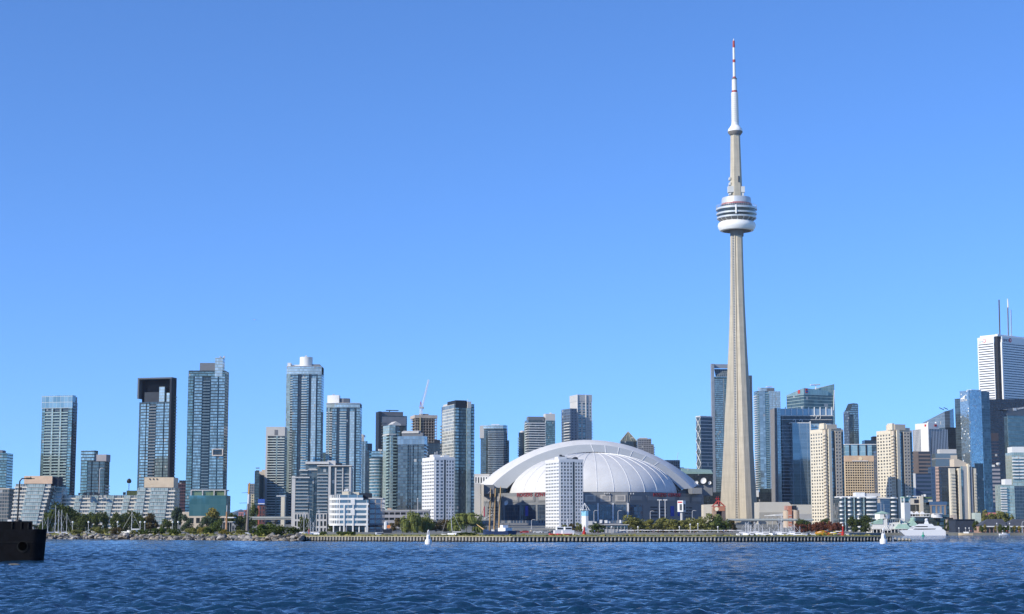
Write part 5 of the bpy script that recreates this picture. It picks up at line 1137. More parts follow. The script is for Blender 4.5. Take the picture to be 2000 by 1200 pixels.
# ================================================================== beige waterfront towers
m_bw = facade('beige_window', (.02, .025, .035), (.16, .17, .18), fh=3, bw=2, hf=0, vf=.06, span=(.4, .4, .36), metal=.2, blind=.15)
def beige_tower(label, uL, uC, uR, v, Y, fhpx, nL, vpent, uP, v0=1020):
    S = Site('apartment_tower', label, uL, uR, v, Y, 22, uC=uC); fh = fhpx*Y/F; W_, D_ = S.W, S.D
    S.box('tower_body', m_beige, .05, W_-.05, .05, D_-.05, 0, S.H-.05); n = int((S.H-3)/fh); z0 = S.H-3-n*fh
    S.punched('L', 0, D_*.86, z0, S.H-3, nL, n, .56, .52, m_cream, m_bw, out=.5); S.bay('L', 0, D_*.86, -.5, .55, S.H-2.95, S.H, m_cream, 'parapet')
    mb = MB()
    o = None
    S.balconies('L', D_*.88, D_+1.2, z0, n, fh, m_cream, out=1.4)
    a = W_/100
    S.bay('F', 1.5, W_*.12, -.2, .1, 0, S.H-1, G['dark'], 'glass_slot')
    S.bay('F', W_*.13, W_*.28, -.4, 1.6, 0, S.H, m_cream, 'pier')
    S.bay('F', W_*.28+.05, W_*.36, -.4, .5, 0, S.H-2, G['blueL'], 'glass_bay'); S.bay('F', W_*.36+.05, W_*.5, -.4, .2, 0, S.H-2, G['dark'], 'glass_slot')
    S.punched('F', W_*.5+.1, W_*.84, z0, S.H-1.5, 2, n, .6, .42, m_beige, m_bw, out=1.2, rec=.8); S.bay('F', W_*.5+.1, W_*.84, -.3, .35, 0, S.H-1.5, m_beige, 'pier_back')
    S.bay('F', W_*.85, W_*.985, -.4, .2, 0, S.H-2, G['navy'], 'glass_slot')
    S.box('penthouse', m_beige, W_*.06, W_*.62, -.9, D_*.5, S.H, S.h(vpent)); S.box('penthouse_wall', m_cream, -1.2, W_*.055, D_*.0, D_*.3, S.H+.02, S.h(vpent-2)); S.box('penthouse', m_beige, W_*.62+.05, W_*.9, 0, D_*.5, S.H, S.h(vpent)-3)
    return S
beige_tower('tall beige apartment tower with a bright windowed side, right of the pale grey halls', 1583, 1611.5, 1647, 838, 1540, 6.4, 5, 829, 1)
beige_tower('beige apartment tower with a stepped top rising behind the white balconied mid-rise', 1712.5, 1745, 1781, 840, 1600, 6.2, 5, 829, 1)
# three slim beige towers joined as one
S = Site('apartment_tower', 'ribbed cream and grey apartment tower with a sloped roof wall beside the mirror blue tower', 1853, 1905, 912, 1500, 8, uC=1853.6); W_ = S.W; fh = 6*1500/F
S.D = 18; S.box('tower_body', G['dark'], 0, W_, 2, 18, 0, S.H)
for (a, b, v, m_, y, nm) in ((0, .2, 915, m_cream, -1.5, 'pier'), (.31, .4, 915, m_cream, -2.5, 'pier'), (.42, .5, 911, G['tealL'], -1, 'glass_bay'), (.5, .66, 911, m_grey, -1, 'pier'), (.66, .72, 906, m_cream, -3, 'pier'), (.76, .84, 913, m_grey, -2, 'pier'), (.9, 1.0, 915, m_cream, -1.4, 'pier')):
    S.box(nm, m_, W_*a+.03, W_*b-.03, y, 4, 0, S.h(v))
mb = MB(); mb.box(W_*.02, W_*.19, -2.4, -1.4, 0, 1.1); o = mb.build('balcony', m_cream, S.root, loc=(0, 0, 3))
for i in range(1, int((S.h(917)-3)/fh)): c = o.copy(); col.objects.link(c); c.parent = S.root; c.location = (0, 0, 3+i*fh)
mb = MB(); mb.box(W_*.905, W_*.99, -2.2, -1.3, 0, 1.1); o = mb.build('balcony', m_cream, S.root, loc=(0, 0, 3))
for i in range(1, int((S.h(917)-3)/fh)): c = o.copy(); col.objects.link(c); c.parent = S.root; c.location = (0, 0, 3+i*fh)
S.part('roof_wall', m_beige, lambda m: (m.box(W_*.2, W_*.36, 0, 10, S.H, S.h(897)), m.prism([(W_*.36, 0), (W_*.66, 0), (W_*.66, 9), (W_*.36, 9)], S.H, [S.h(897), S.h(904), S.h(904), S.h(897)])))
# ================================================================== beige hotel and neighbours
S = Site('hotel', 'wide tan hotel with a dense grid of small dark windows under a teal glass crown', 1650, 1716, 891, 1750, 0, dep=22); fh = 4.6*1750/F; W_ = S.W
m_tan = plain('hotel_tan', (.60, .46, .29), var=.05); S.box('tower_body', m_tan, 0, W_, .1, 22, 0, S.H); S.punched('F', 0, W_*.84, S.h(985), S.h(902), 12, 17, .74, .58, m_tan, G['dark'], out=.7, rec=.6, cap=100); S.punched('F', W_*.85, W_, S.h(985), S.h(936), 2, 10, .62, .5, m_tan, G['dark'], out=.5, cap=0)
S.box('attic', plain('hotel_attic', (.60, .42, .27)), -.2, W_+.2, -1, 20, S.h(901.8), S.H+.3); S.part('round_emblem', plain('emblem_cream', (.75, .6, .38)), lambda m: m.tube((W_*.46, -1.02, S.h(896)), (W_*.46, -1.3, S.h(896)), 1.8, n=20)); S.box('name_strip', plain('strip_pale', (.6, .56, .52)), W_*.2, W_*.68, -1.3, -1.05, S.h(901.5), S.h(899.8))
S = Site('office_block', 'teal glass box with grey dividers showing above the tan hotel', 1650.5, 1711, 869, 1830, 0, dep=20); W_ = S.W; S.core(facade('teal_box', (.22, .34, .34), (.4, .52, .5), fh=5.5, bw=4.2, hf=.05, vf=.03, span=(.45, .55, .55), metal=.35, blind=0)); 
for t in (.15, .42, .68): S.box('divider', m_dkgrey, W_*t-.7, W_*t+.9, -.5, -.02, 0, S.H)
S.box('shaded_end', G['navy'], W_*.86, W_, -.6, -.03, 0, S.H); S.box('roof_slab', m_white, -.3, W_+.3, -.7, 20, S.H+.02, S.H+.7)  # navy sheet stands in for shade on the right end
S = Site('office_tower', 'slender dark blue tower with a curved notch in its top', 1649, 1676, 800, 2500, 16, uC=1659)
W_, D_ = S.W, S.D; S.core(G['navy'], S.h(810)); S.bays('L', [(1, 'G')], 20, S.h(804), 4, dict(G=facade('window_speck', (.05, .07, .09), (.4, .44, .46), fh=4, bw=2.4, hf=.45, vf=.25, span=(.05, .07, .10), metal=.4, power=3)))
n = 8; prof = [(W_*.0, S.h(802)), (W_*.12, S.h(800)), (W_*.4, S.h(789)), (W_*.5, S.h(787.5)), (W_*.9, S.h(788)), (W_, S.h(791))]
mb = MB()
for (a, b) in zip(prof, prof[1:]): mb.prism([(a[0], -.6), (b[0], -.6), (b[0], D_), (a[0], D_)], S.h(811), [a[1], b[1], b[1], a[1]])
mb.build('curved_crown', G['blue'], S.root); S.bay('F', W_*.45, W_*1.0, -.2, .8, 0, S.h(811)-.1, G['blue'])
S = Site('office_block', 'black stepped box on the skyline between the tan hotel and the stepped beige tower', 1689, 1716, 857, 2400, 0, dep=20); S.core(G['dark'], S.h(860)); S.box('upper_block', m_black, S.W*.62, S.W*.98, 1, 16, S.h(860), S.h(852.5)); 
S = Site('apartment_tower', 'shaded dark slab with faint windows right of the tan hotel', 1712, 1730, 880, 1690, 0, dep=14); S.core(facade('shaded_slab', (.03, .045, .07), (.16, .2, .26), fh=3.2, bw=3.4, hf=.45, vf=.45, span=(.07, .085, .11)))  # shade on this slab is put into its dim facade colours
# white balconied mid-rise
Y = 1340
S = Site('apartment_block', 'white mid-rise of stacked round balconies with a blue glass middle behind the terminal', 1637, 1752, 972, Y, 0, dep=22); fh = 8*Y/F; W_ = S.W
S.core(G['recess']); S.box('blue_middle', facade('blue_middle', (.05, .08, .12), (.1, .14, .19), fh=fh, bw=5, hf=.05, vf=.03, span=(.1, .15, .2), metal=.55, blind=0), S.lx(1712), S.lx(1738), -.9, 0, 0, S.h(975)); S.box('tan_panel', m_beige, S.lx(1714), S.lx(1719), -1.2, -.92, S.h(983), S.h(975))
for (u0, u1) in ((1656, 1663), (1674, 1681), (1692, 1711), (1740, 1751), (1640, 1647)):
    x0, x1 = S.lx(u0), S.lx(u1); mb = MB(); nn = 8; rr = (x1-x0)/2 if x1-x0 < 5 else 2
    pl = [(x0, 0)]+[(x0+(x1-x0)*i/nn, -1.6-.9*math.sin(math.pi*i/nn)) for i in range(nn+1)]+[(x1, 0)]
    mb.prism(pl, 0, 1.0); o = mb.build('balcony', m_white, S.root, loc=(0, 0, 1.5))
    for i in range(1, int((S.H-2)/fh)+1): c = o.copy(); col.objects.link(c); c.parent = S.root; c.location = (0, 0, 1.5+i*fh)
for u in (1649, 1667, 1686): S.box('glass_strip', G['tealL'], S.lx(u), S.lx(u+2.4), -1.2, 0, 0, S.h(970)); S.box('dark_strip', m_dkgrey, S.lx(u+2.5), S.lx(u+5), -.8, 0, 0, S.h(972))
S.box('roof_slab', m_white, S.lx(1637), S.lx(1712), -1.5, 14, S.H, S.H+.9); S.box('roof_slab', m_ltgrey, S.lx(1712.3), S.lx(1753), -1.6, 16, S.H-1, S.H-.1); S.box('penthouse', m_white, S.lx(1674), S.lx(1692), 4, 14, S.H+.92, S.h(962)); S.box('penthouse', m_ltgrey, S.lx(1692.3), S.lx(1723), 5, 14, S.H+.92, S.h(963.5))
# ================================================================== far right offices
S = Site('bank_tower', 'white ribbed office tower with a pale top box and two red marks', 1782, 1851, 838, 2400, 26, uC=1813); W_, D_ = S.W, S.D
rib = facade('white_ribs', (.03, .035, .045), (.12, .13, .14), fh=200, bw=2.7, hf=0, vf=.42, span=(.6, .6, .6), frame=(.62, .62, .61), metal=.2, blind=0)
S.core(rib); S.box('top_box', m_white, -.6, W_*.55, -.6, D_*.8, S.H, S.h(826.5)); S.box('corner_wall', m_white, -.5, W_*.03, -.5, D_*.45, 0, S.H); S.box('red_mark', plain('mark_red', (.5, .02, .02)), W_*.3, W_*.42, -.9, -.65, S.h(833), S.h(829)); S.box('red_mark', MATS['mark_red'], -.9, -.65, D_*.1, D_*.2, S.h(833), S.h(829)); rooftop(S, S.h(826.5), 4, m_white, 3, .05, .5)
S = Site('office_tower', 'blue glass tower with a slanted roof and two dark roof arms', 1801, 1867, 806, 2700, 20, uC=1845); W_, D_ = S.W, S.D
S.core(G['navy'], S.h(835)); sl = facade('slant_blue', (.16, .2, .22), (.28, .33, .35), fh=5, bw=2.4, hf=.1, vf=.08, span=(.2, .24, .28), metal=.5)
S.part('slanted_top', sl, lambda m: m.prism([(-.3, -.3), (W_*.45, -.3), (W_, 6), (W_, D_), (-.3, D_)], S.h(835.2), [S.h(804), S.h(801), S.h(797), S.h(812), S.h(822)])); S.bay('F', 0, W_, -.3, .6, 0, S.h(835), G['dark'])
S.part('roof_arm', m_black, lambda m: (m.tube((W_*.2, 8, S.h(800)), (-4, 8, S.h(796)), .6, n=6), m.tube((W_*.55, 8, S.h(799)), (W_*.2, 8, S.h(795.5)), .6, n=6)))
S = Site('office_tower', 'tall mirror blue glass tower with a white bird emblem near its top', 1865, 1932, 778, 2000, 30, uC=1892); W_, D_ = S.W, S.D; fh = 5.2*2000/F
mir = facade('mirror_sky', (.25, .31, .33), (.50, .58, .60), fh=fh*.5, bw=1.5, hf=.05, vf=.04, span=(.2, .26, .32), metal=.75, tilt=.035, blind=.035, blindc=(.6, .62, .6)); mir2 = facade('mirror_navy', (.05, .07, .08), (.15, .19, .2), fh=fh, bw=2.8, hf=.08, vf=.04, span=(.08, .11, .14), metal=.6, tilt=.03)  # pale blind panes here paint the sparkle on the mirror glass
S.core(mir, name='tower_body'); S.bay('L', D_*.0, D_*.38, -.3, .4, 0, S.H+.5, mir2); S.bay('L', D_*.42, D_+.8, -.3, 1.2, 0, S.h(763), mir, 'front_glass'); S.bay('F', 0, W_*.58, -.3, 1.2, 0, S.h(762), mir, 'front_glass'); S.bay('F', W_*.6, W_, -.3, .5, 0, S.h(763.5), mir2); S.box('dark_foot', G['dark'], W_*.15, W_*.55, -1.6, -1.25, 0, S.h(905))
S.part('bird_emblem', plain('emblem_white', (.8, .8, .8)), lambda m: (m.prism([(-1.8, D_*.22), (-1.8, D_*.5), (-1.5, D_*.5), (-1.5, D_*.22)], S.h(779), [S.h(775), S.h(777.5), S.h(777.5), S.h(775)]), m.prism([(-1.8, D_*.2), (-1.8, D_*.34), (-1.5, D_*.34), (-1.5, D_*.2)], S.h(775), [S.h(772), S.h(774.5), S.h(774.5), S.h(772)])))
text('DELTA', 3.4, plain('emblem_white', (.8, .8, .8)), (-1.6, D_*.52, S.h(783.5)), -math.pi/2, S.root, 'tower_lettering', .12)
S.part('roof_trim', m_white, lambda m: m.box(W_*.1, W_*.58, -1.3, 6, S.h(762)+.02, S.h(761)))
# white bank tower with masts
S = Site('bank_tower', 'very tall white bank tower with dark window bands and roof masts at the right edge', 1911, 2040, 655, 2830, 38, uC=1948); W_, D_ = S.W, S.D; fh = 4.85*2830/F
wb = facade('white_bands', (.015, .02, .025), (.05, .06, .07), fh=fh, bw=3, hf=.62, vf=.0, span=(.75, .75, .74), metal=.2, blind=0)
S.core(plain('notch_dark', (.015, .018, .025)), S.H-1); cw = plain('marble_white', (.76, .76, .75), var=.03)
S.bay('L', 0, D_*.86, -.5, 3, 0, S.h(668.5), wb, 'banded_wall'); S.bay('L', 0, D_*.86, -.5, 3.05, S.h(668.4), S.h(657), cw, 'attic'); S.bay('L', -.1, 1.6, -.5, 3.2, 0, S.h(668.5), cw, 'corner_strip'); S.bay('L', D_*.83, D_*.86, -.5, 3.2, 0, S.h(668.5), cw, 'corner_strip')
S.bay('F', W_*.06, W_, -.5, 3, 0, S.h(668.5), wb, 'banded_wall'); S.bay('F', W_*.06, W_, -.5, 3.05, S.h(668.4), S.h(657), cw, 'attic'); S.bay('F', W_*.05, W_*.075, -.5, 3.2, 0, S.h(668.5), cw, 'corner_strip'); S.box('roof_box', cw, -1, W_*.98, -1, D_*.9, S.h(657)+.05, S.h(653.5))
logr = plain('roundel_red', (.6, .02, .03)); logb = plain('letters_blue', (.03, .08, .16))
xt = W_*.085; text('BMO', 7.2, logb, (xt, -3.15, S.h(667)), 0, S.root, 'tower_lettering', .2, sx=.95); xr = xt+18.5
S.part('roundel', logr, lambda m: m.tube((xr, -3.06, S.h(663)), (xr, -3.4, S.h(663)), 3.5, n=24)); S.part('roundel_mark', cw, lambda m: (m.box(xr-1.9, xr+1.9, -3.6, -3.42, S.h(663)+.5, S.h(663)+1.4), m.box(xr-1.9, xr+1.9, -3.6, -3.42, S.h(663)-1.7, S.h(663)-.8), m.box(xr-.5, xr+.5, -3.6, -3.42, S.h(663)-.75, S.h(663)+.45)))
text('BMO', 6.5, plain('letters_faint', (.35, .5, .58)), (-3.15, D_*.94, S.h(668)), -math.pi/2, S.root, 'tower_lettering', .2); yr = D_*.63
S.part('roundel', plain('roundel_pale', (.7, .16, .14)), lambda m: m.tube((-3.06, yr, S.h(664)), (-3.4, yr, S.h(664)), 3.2, n=24)); S.part('roundel_mark', cw, lambda m: m.tube((-3.42, yr, S.h(664)), (-3.55, yr, S.h(664)), 2.2, n=16))
def mast(u, v0, v1, w, m_, y=20):
    a = S.lx(u, 660, y); b = S.lx(u-.6, 620, y); mb = MB()
    lattice(mb, (a, y, S.h(v0, y)), (b, y, S.h(v1, y)), w, 18, .35 if w > 1.4 else .25); mb.tube((a, y, S.h(v0, y)), (b, y, S.h(v1, y)), w*.3, n=6)
    return mb.build('mast', m_, S.root)
mast(1953, 654, 583, 1.4, plain('mast_dark', (.12, .11, .13))); mast(1969.5, 654, 596, 1.4, plain('mast_grey', (.28, .25, .26))); S.part('mast_tip', m_white, lambda m: m.tube((S.lx(1969, 600, 20), 20, S.h(596, 20)), (S.lx(1968, 585, 20), 20, S.h(579, 20)), 1.3, .9, n=8)); mast(1975.5, 655, 600, 1.0, m_white); rooftop(S, S.h(653.5), 14, m_metal, 2, .0, .35)
# dark blocks below it
S = Site('office_tower', 'black glass tower in shade just below the white bank tower', 1925, 2010, 780, 2650, 0, dep=30); S.core(facade('black_bands', (.008, .012, .02), (.03, .04, .055), fh=4, bw=2.6, hf=.2, vf=.1, span=(.02, .026, .04), blind=0))
S = Site('office_block', 'dark plum banded block in front of the black glass tower', 1933, 1950, 846, 2350, 0, dep=20); S.core(facade('plum_bands', (.012, .016, .028), (.03, .04, .06), fh=4.4, bw=3, hf=.3, vf=.05, span=(.05, .045, .06)), S.h(862)); S.box('upper_block', plain('plum_wall', (.05, .045, .055)), 0, S.W, .2, 18, S.h(862), S.H)
S = Site('office_tower', 'teal glass office tower with a slanted roof and white sign at the right edge', 1960, 2030, 799, 2200, 24, uC=1966.5); W_, D_ = S.W, S.D
tg = facade('teal_office', (.10, .15, .15), (.24, .31, .29), fh=4.8, bw=3.2, hf=.16, vf=.03, span=(.16, .22, .22), metal=.5, blind=0)
S.core(G['navy'], S.h(806)); S.bay('F', 0, W_, -.3, .8, 0, S.h(812), tg); S.part('roof_edge', plain('slate_top', (.13, .15, .17)), lambda m: m.prism([(-1, -1.2), (W_, -1.2), (W_, D_), (-1, D_)], S.h(812)+.05, [S.h(800), S.h(788), S.h(788), S.h(800)])); S.part('sign_mark', m_white, lambda m: (m.box(W_*.17, W_*.27, -1.6, -1.25, S.h(802), S.h(797)), )); 
for k in range(7): S.box('sign_letter', m_white, W_*(.31+.045*k), W_*(.34+.045*k), -1.6, -1.25, S.h(799.5-k*.5), S.h(796.8-k*.5))
S.part('roof_plane', m_dkgrey, lambda m: m.prism([(-14, -2), (0, -2), (0, 8), (-14, 8)], S.h(802), [S.h(801.6), S.h(801), S.h(801), S.h(801.6)]))
S = Site('apartment_tower', 'white balconied glass condo tower at the right edge behind the dark roofed sheds', 1976, 2040, 884, 1500, 0, dep=20); W_ = S.W; fh = 6.4*1500/F
S.core(G['tealL']); S.balconies('F', 0, S.lx(1992), S.h(935), int((S.H-S.h(935))/fh), fh, m_white, out=1.6); S.balconies('F', S.lx(1992.6), W_, S.h(935), int((S.H-S.h(935))/fh), fh, m_white, out=1.2); S.box('penthouse', m_white, S.lx(1981), W_, 0, 14, S.H, S.h(873)); S.box('shaded_base', facade('shaded_teal', (.03, .05, .07), (.08, .11, .14), fh=fh, bw=2.6, hf=.14, vf=.05, span=(.1, .13, .16), metal=.5), S.lx(1979.5), W_, -1.4, -.05, 0, S.h(950))  # darker teal sheet stands in for shade over the lower floors
S = Site('apartment_block', 'lower block with stacked white balconies and pale green glass, left of the white condo tower', 1953.5, 1981, 947, 1440, 0, dep=16); W_ = S.W; fh = 4.9*1440/F
S.core(G['tealL'], S.H); S.balconies('F', 0, W_*.42, 2, int((S.H-3)/fh), fh, m_railw, out=1.8); S.box('penthouse', m_white, W_*.38, W_*.85, 1, 12, S.H, S.h(936))
S = Site('office_block', 'grey banded block with a white hut on its roof, right of the mirror blue tower', 1934, 1953, 912, 2060, 0, dep=20); S.core(facade('grey_bands', (.03, .035, .05), (.08, .09, .11), fh=4.6, bw=20, hf=.52, vf=0, span=(.30, .29, .32))); S.box('roof_hut', m_white, 0, S.W*.5, 1, 10, S.H, S.h(908)); S.part('dish', m_white, lambda m: m.lathe([(0, S.h(911)), (2.2, S.h(908)), (2.6, S.h(905)), (1.6, S.h(904))], 14, cx=S.W*.88, cy=2), True); S.box('side_wall', G['dark'], S.W*.75, S.W+5, .4, 18, 0, S.h(908)) if False else None
S = Site('office_block', 'brown banded office block below the white ribbed tower', 1783.5, 1817, 882, 2000, 0, dep=18); S.core(facade('brown_bands', (.02, .018, .02), (.06, .055, .055), fh=4.2, bw=14, hf=.45, vf=.0, span=(.17, .13, .11))); S.box('end_wall', plain('brown_wall', (.19, .15, .125)), 0, S.W*.3, -.3, -.02, 0, S.H)
S = Site('office_block', 'navy blue block with dark bands standing over the ferry terminal tower', 1788, 1818, 925, 1800, 0, dep=18); S.core(facade('navy_bands', (.012, .018, .03), (.03, .045, .07), fh=4.2, bw=16, hf=.5, vf=.06, span=(.055, .085, .15))); S.box('white_edge', m_white, -2.2, -.02, 0, 10, 0, S.H)
S = Site('office_block', 'blue slab edge right of the navy banded block', 1818.5, 1827, 912, 1850, 0, dep=14); S.core(facade('blue_slab', (.03, .05, .09), (.08, .12, .18), fh=4, bw=2.4, hf=.3, vf=.3, span=(.05, .09, .16)))
S = Site('office_block', 'pink edged dark slab with a mirrored upper storey, left of the ribbed cream tower', 1827, 1857, 912, 1700, 14, uC=1833.5); S.core(facade('slate_slab', (.035, .045, .06), (.10, .12, .15), fh=3.4, bw=2.8, hf=.4, vf=.35, span=(.075, .085, .105))); S.bay('L', 0, S.D, -.2, .3, 0, S.H, facade('pink_edge', (.1, .09, .09), (.3, .25, .22), fh=3.2, bw=2.4, hf=.4, vf=.3, span=(.42, .3, .26)), 'pink_wall')
S = Site('office_block', 'mirror topped block with a pale roof box above the pink edged slab', 1827, 1869, 886, 1900, 0, dep=18); W_ = S.W; S.core(facade('mirror_top', (.15, .17, .17), (.24, .26, .26), fh=9, bw=30, hf=.1, vf=.0, span=(.35, .3, .27), metal=.5)); S.box('penthouse', m_ltgrey, W_*.22, W_, 2, 14, S.H, S.h(877.5)); S.box('tan_end', m_beige, W_*.7, W_, -.5, -.03, 0, S.H-2)
# ================================================================== trees
def leaf_mat(name, a, b, trans=.25):
    m, n, l = node_mat(name); o = n.new('ShaderNodeOutputMaterial')
    at = n.new('ShaderNodeAttribute'); at.attribute_name = 'tint'
    oi = n.new('ShaderNodeObjectInfo')
    f = math_n(n, l, 'ADD', math_n(n, l, 'MULTIPLY', at.outputs['Fac'], .75), math_n(n, l, 'MULTIPLY', oi.outputs['Random'], .25))
    c = mixc(n, l, f, a, b)
    d = n.new('ShaderNodeBsdfDiffuse'); l.new(c, d.inputs[0]); t = n.new('ShaderNodeBsdfTranslucent'); l.new(c, t.inputs[0])
    mx = n.new('ShaderNodeMixShader'); mx.inputs[0].default_value = trans; l.new(d.outputs[0], mx.inputs[1]); l.new(t.outputs[0], mx.inputs[2]); l.new(mx.outputs[0], o.inputs[0]); return m
LEAF = {'dark': leaf_mat('leaves_dark', (.040, .06, .022), (.11, .135, .042)), 'green': leaf_mat('leaves_green', (.045, .075, .022), (.12, .155, .045)),
        'olive': leaf_mat('leaves_olive', (.12, .13, .04), (.30, .29, .095)), 'willow': leaf_mat('leaves_willow', (.11, .135, .04), (.26, .29, .09)),
        'yellow': leaf_mat('leaves_yellow', (.16, .14, .04), (.36, .30, .09)), 'brown': leaf_mat('leaves_brown', (.08, .065, .03), (.18, .14, .06)),
        'red': leaf_mat('leaves_red', (.115, .042, .028), (.26, .105, .06)), 'blue': leaf_mat('leaves_bluegreen', (.05, .07, .04), (.13, .17, .10))}
m_bark = plain('bark', (.10, .08, .06), var=.3, scale=2)
def crown_mesh(seed, shape):
    """unit crown: height 1, half width 1 (scaled later); leaf clumps on lobes spread through the volume"""
    rs = np.random.RandomState(seed); V = []; Fc = []; T = []
    lobes = []
    nl = {'round': 15, 'tall': 15, 'bush': 13, 'willow': 14, 'cone': 13}[shape]
    for i in range(nl):
        z = rs.uniform(.12, .92)
        if shape == 'round': w = math.sqrt(max(.02, 1-((z-.48)/.54)**2))
        elif shape == 'tall': w = .75*math.sqrt(max(.02, 1-((z-.42)/.58)**2))
        elif shape == 'bush': z = rs.uniform(.05, .75); w = math.sqrt(max(.02, 1-(z/.95)**2))
        elif shape == 'willow': z = rs.uniform(.25, .9); w = math.sqrt(max(.05, 1-((z-.35)/.62)**2))
        else: w = .9*(1-z)+.08
        a = rs.rand()*6.283; rr = w*rs.rand()**.4*.78
        lobes.append((rr*math.cos(a), rr*math.sin(a), z, rs.uniform(.27, .44)*(1 if shape != 'cone' else .8), rs.rand()))
    n = 0
    per = 120
    for (cx, cy, cz, r, tn) in lobes:
        for k in range(per):
            d = rs.randn(3); d /= np.linalg.norm(d); rad = r*rs.uniform(.55, 1.08)
            p = np.array([cx+d[0]*rad, cy+d[1]*rad, cz+d[2]*rad*.55])
            if p[2] < 0: continue
            s = rs.uniform(.035, .085)
            nrm = d+rs.randn(3)*.5; nrm /= np.linalg.norm(nrm)
            a1 = np.cross(nrm, rs.randn(3)); a1 /= np.linalg.norm(a1); a2 = np.cross(nrm, a1)
            if shape == 'willow' and d[2] < .35:
                a1 = np.array([rs.randn()*.25, rs.randn()*.25, -1.0]); L = rs.uniform(.10, .26)
                a2 = np.cross(a1, d); a2 /= np.linalg.norm(a2)+1e-6
                q = [p-a2*s*.5, p+a2*s*.5, p+a2*s*.3+a1*L, p-a2*s*.3+a1*L]
            else:
                sz = np.array([1, 1, .55]); q = [p+(-a1-a2*.7)*s*sz, p+(a1-a2*.6)*s*sz, p+(a1*.8+a2)*s*sz, p+(-a1*.7+a2*.8)*s*sz]
            V += [tuple(x) for x in q]; Fc.append((4*n, 4*n+1, 4*n+2, 4*n+3)); T += [min(1, max(0, tn*.6+rs.rand()*.4))]*4; n += 1
    me = bpy.data.meshes.new('crown'); me.from_pydata(V, [], Fc); at = me.attributes.new('tint', 'FLOAT', 'POINT'); at.data.foreach_set('value', T); me.update(); return me
def trunk_mesh():
    mb = MB(); mb.tube((0, 0, 0), (.02, 0, .35), .05, .035, 7); mb.tube((.02, 0, .35), (0, .02, .75), .035, .012, 6)
    for a in (0.3, 1.7, 2.9, 4.1, 5.3): mb.tube((.01, 0, .25+.05*a), (.5*math.cos(a), .5*math.sin(a), .5+.06*a), .02, .006, 5)
    o = mb.build('trunk', m_bark); me = o.data; bpy.data.objects.remove(o); return me
TRUNK = trunk_mesh(); CROWNS = {}
def tree(u, vt, wpx, Y, kind='green', shape='round', label='', group='', name='tree', cat='tree', zb=None, crown0=.12):
    x, zt = P(u, vt, Y); zb = (ground_z(Y) if Y > 890 else 1.5) if zb is None else zb
    H = zt-zb; w = wpx*Y/F/2
    key = (shape, kind, rng.randrange(3))
    if key not in CROWNS:
        me = crown_mesh(100+len(CROWNS)*7, shape); me.materials.append(LEAF[kind]); CROWNS[key] = me
    root = empty(name, (x, Y, zb-.1), rng.uniform(0, 6.28), label, cat, group)
    t = bpy.data.objects.new('trunk', TRUNK); col.objects.link(t); t.parent = root; t.scale = (min(w, H*.35)*.9, min(w, H*.35)*.9, H*.92)
    c = bpy.data.objects.new('crown', CROWNS[key]); col.objects.link(c); c.parent = root; c.location = (0, 0, H*crown0); c.scale = (w*(1.5 if shape == 'willow' else 1.28), w*(1.5 if shape == 'willow' else 1.28), H*(1-crown0)*1.03)
    return root
Lsh = 'dark green rounded tree in the clump between the rocky shore and the terraces'
for (u, vt, w, k, sh) in ((50, 1020, 30, 'dark', 'bush'), (72, 1024, 26, 'dark', 'bush'), (90, 1013, 24, 'green', 'round'), (103, 998, 32, 'dark', 'round'), (118, 988, 40, 'dark', 'round'), (138, 996, 34, 'dark', 'round'), (151, 1004, 28, 'dark', 'round'), (163, 1008, 22, 'dark', 'tall'), (178, 1005, 26, 'dark', 'round'), (194, 1004, 24, 'dark', 'round'), (207, 1004, 16, 'dark', 'tall'), (229, 1005, 24, 'dark', 'round'), (244, 1006, 24, 'dark', 'round'), (262, 1001, 32, 'dark', 'round'), (274, 1012, 20, 'dark', 'round'), (327, 1016, 22, 'dark', 'round')):
    tree(u, vt, w, 1020+rng.uniform(-40, 60), k, sh, Lsh, 'dark trees before the terraces', crown0=.04)
tree(296, 1003, 27, 1000, 'brown', 'round', 'rounded brownish tree standing alone in front of the tan-roofed terrace block')
tree(347, 990, 26, 1100, 'blue', 'tall', 'tall grey green tree between the terrace block and the teal glass box')
tree(364, 1008, 22, 1090, 'blue', 'round', 'smaller grey green tree at the left foot of the teal glass box')
tree(414, 996, 34, 980, 'yellow', 'tall', 'yellowing tree in front of the teal glass box', crown0=.06); tree(404, 1010, 28, 960, 'blue', 'round', 'grey green tree beside the yellowing tree'); tree(424, 1016, 22, 950, 'green', 'round', 'small green tree to the right of the yellowing tree')
for (u, vt, w) in ((449, 1006, 20), (462, 1008, 22), (476, 1009, 20), (484, 1012, 18)): tree(u, vt, w, 1250, 'dark', 'round', 'dark tree in the gap right of the teal glass box', 'dark trees in the gap', crown0=.04)
tree(496, 988, 16, 1480, 'green', 'round', 'green tree below the far cream block')
for (u, vt, w) in ((592, 1012, 16), (600, 1014, 14), (646, 1024, 12)): tree(u, vt, w, 1250, 'dark', 'round', 'dark tree at the foot of the grey stepped mid-rise', 'dark trees at the mid-rise', crown0=.05)
tree(774, 1015, 20, 1120, 'brown', 'round', 'brownish round tree left of the tall drooping willow')
tree(803, 1001, 30, 1100, 'willow', 'willow', 'tall drooping willow in front of the long grey low building', crown0=.02)
tree(818, 1010, 26, 1160, 'dark', 'round', 'dark tree between the two drooping willows'); tree(833, 1007, 22, 1110, 'willow', 'willow', 'narrower drooping willow left of the leaning white mast', crown0=.02)
tree(852, 1016, 20, 1110, 'brown', 'round', 'brown olive tree under the left white punched-window tower'); tree(873, 1017, 22, 1120, 'brown', 'round', 'brown olive tree just left of the leaning white mast')
tree(911, 1005, 50, 1090, 'willow', 'willow', 'broad pale green weeping willow left of the tall ship', crown0=.0)
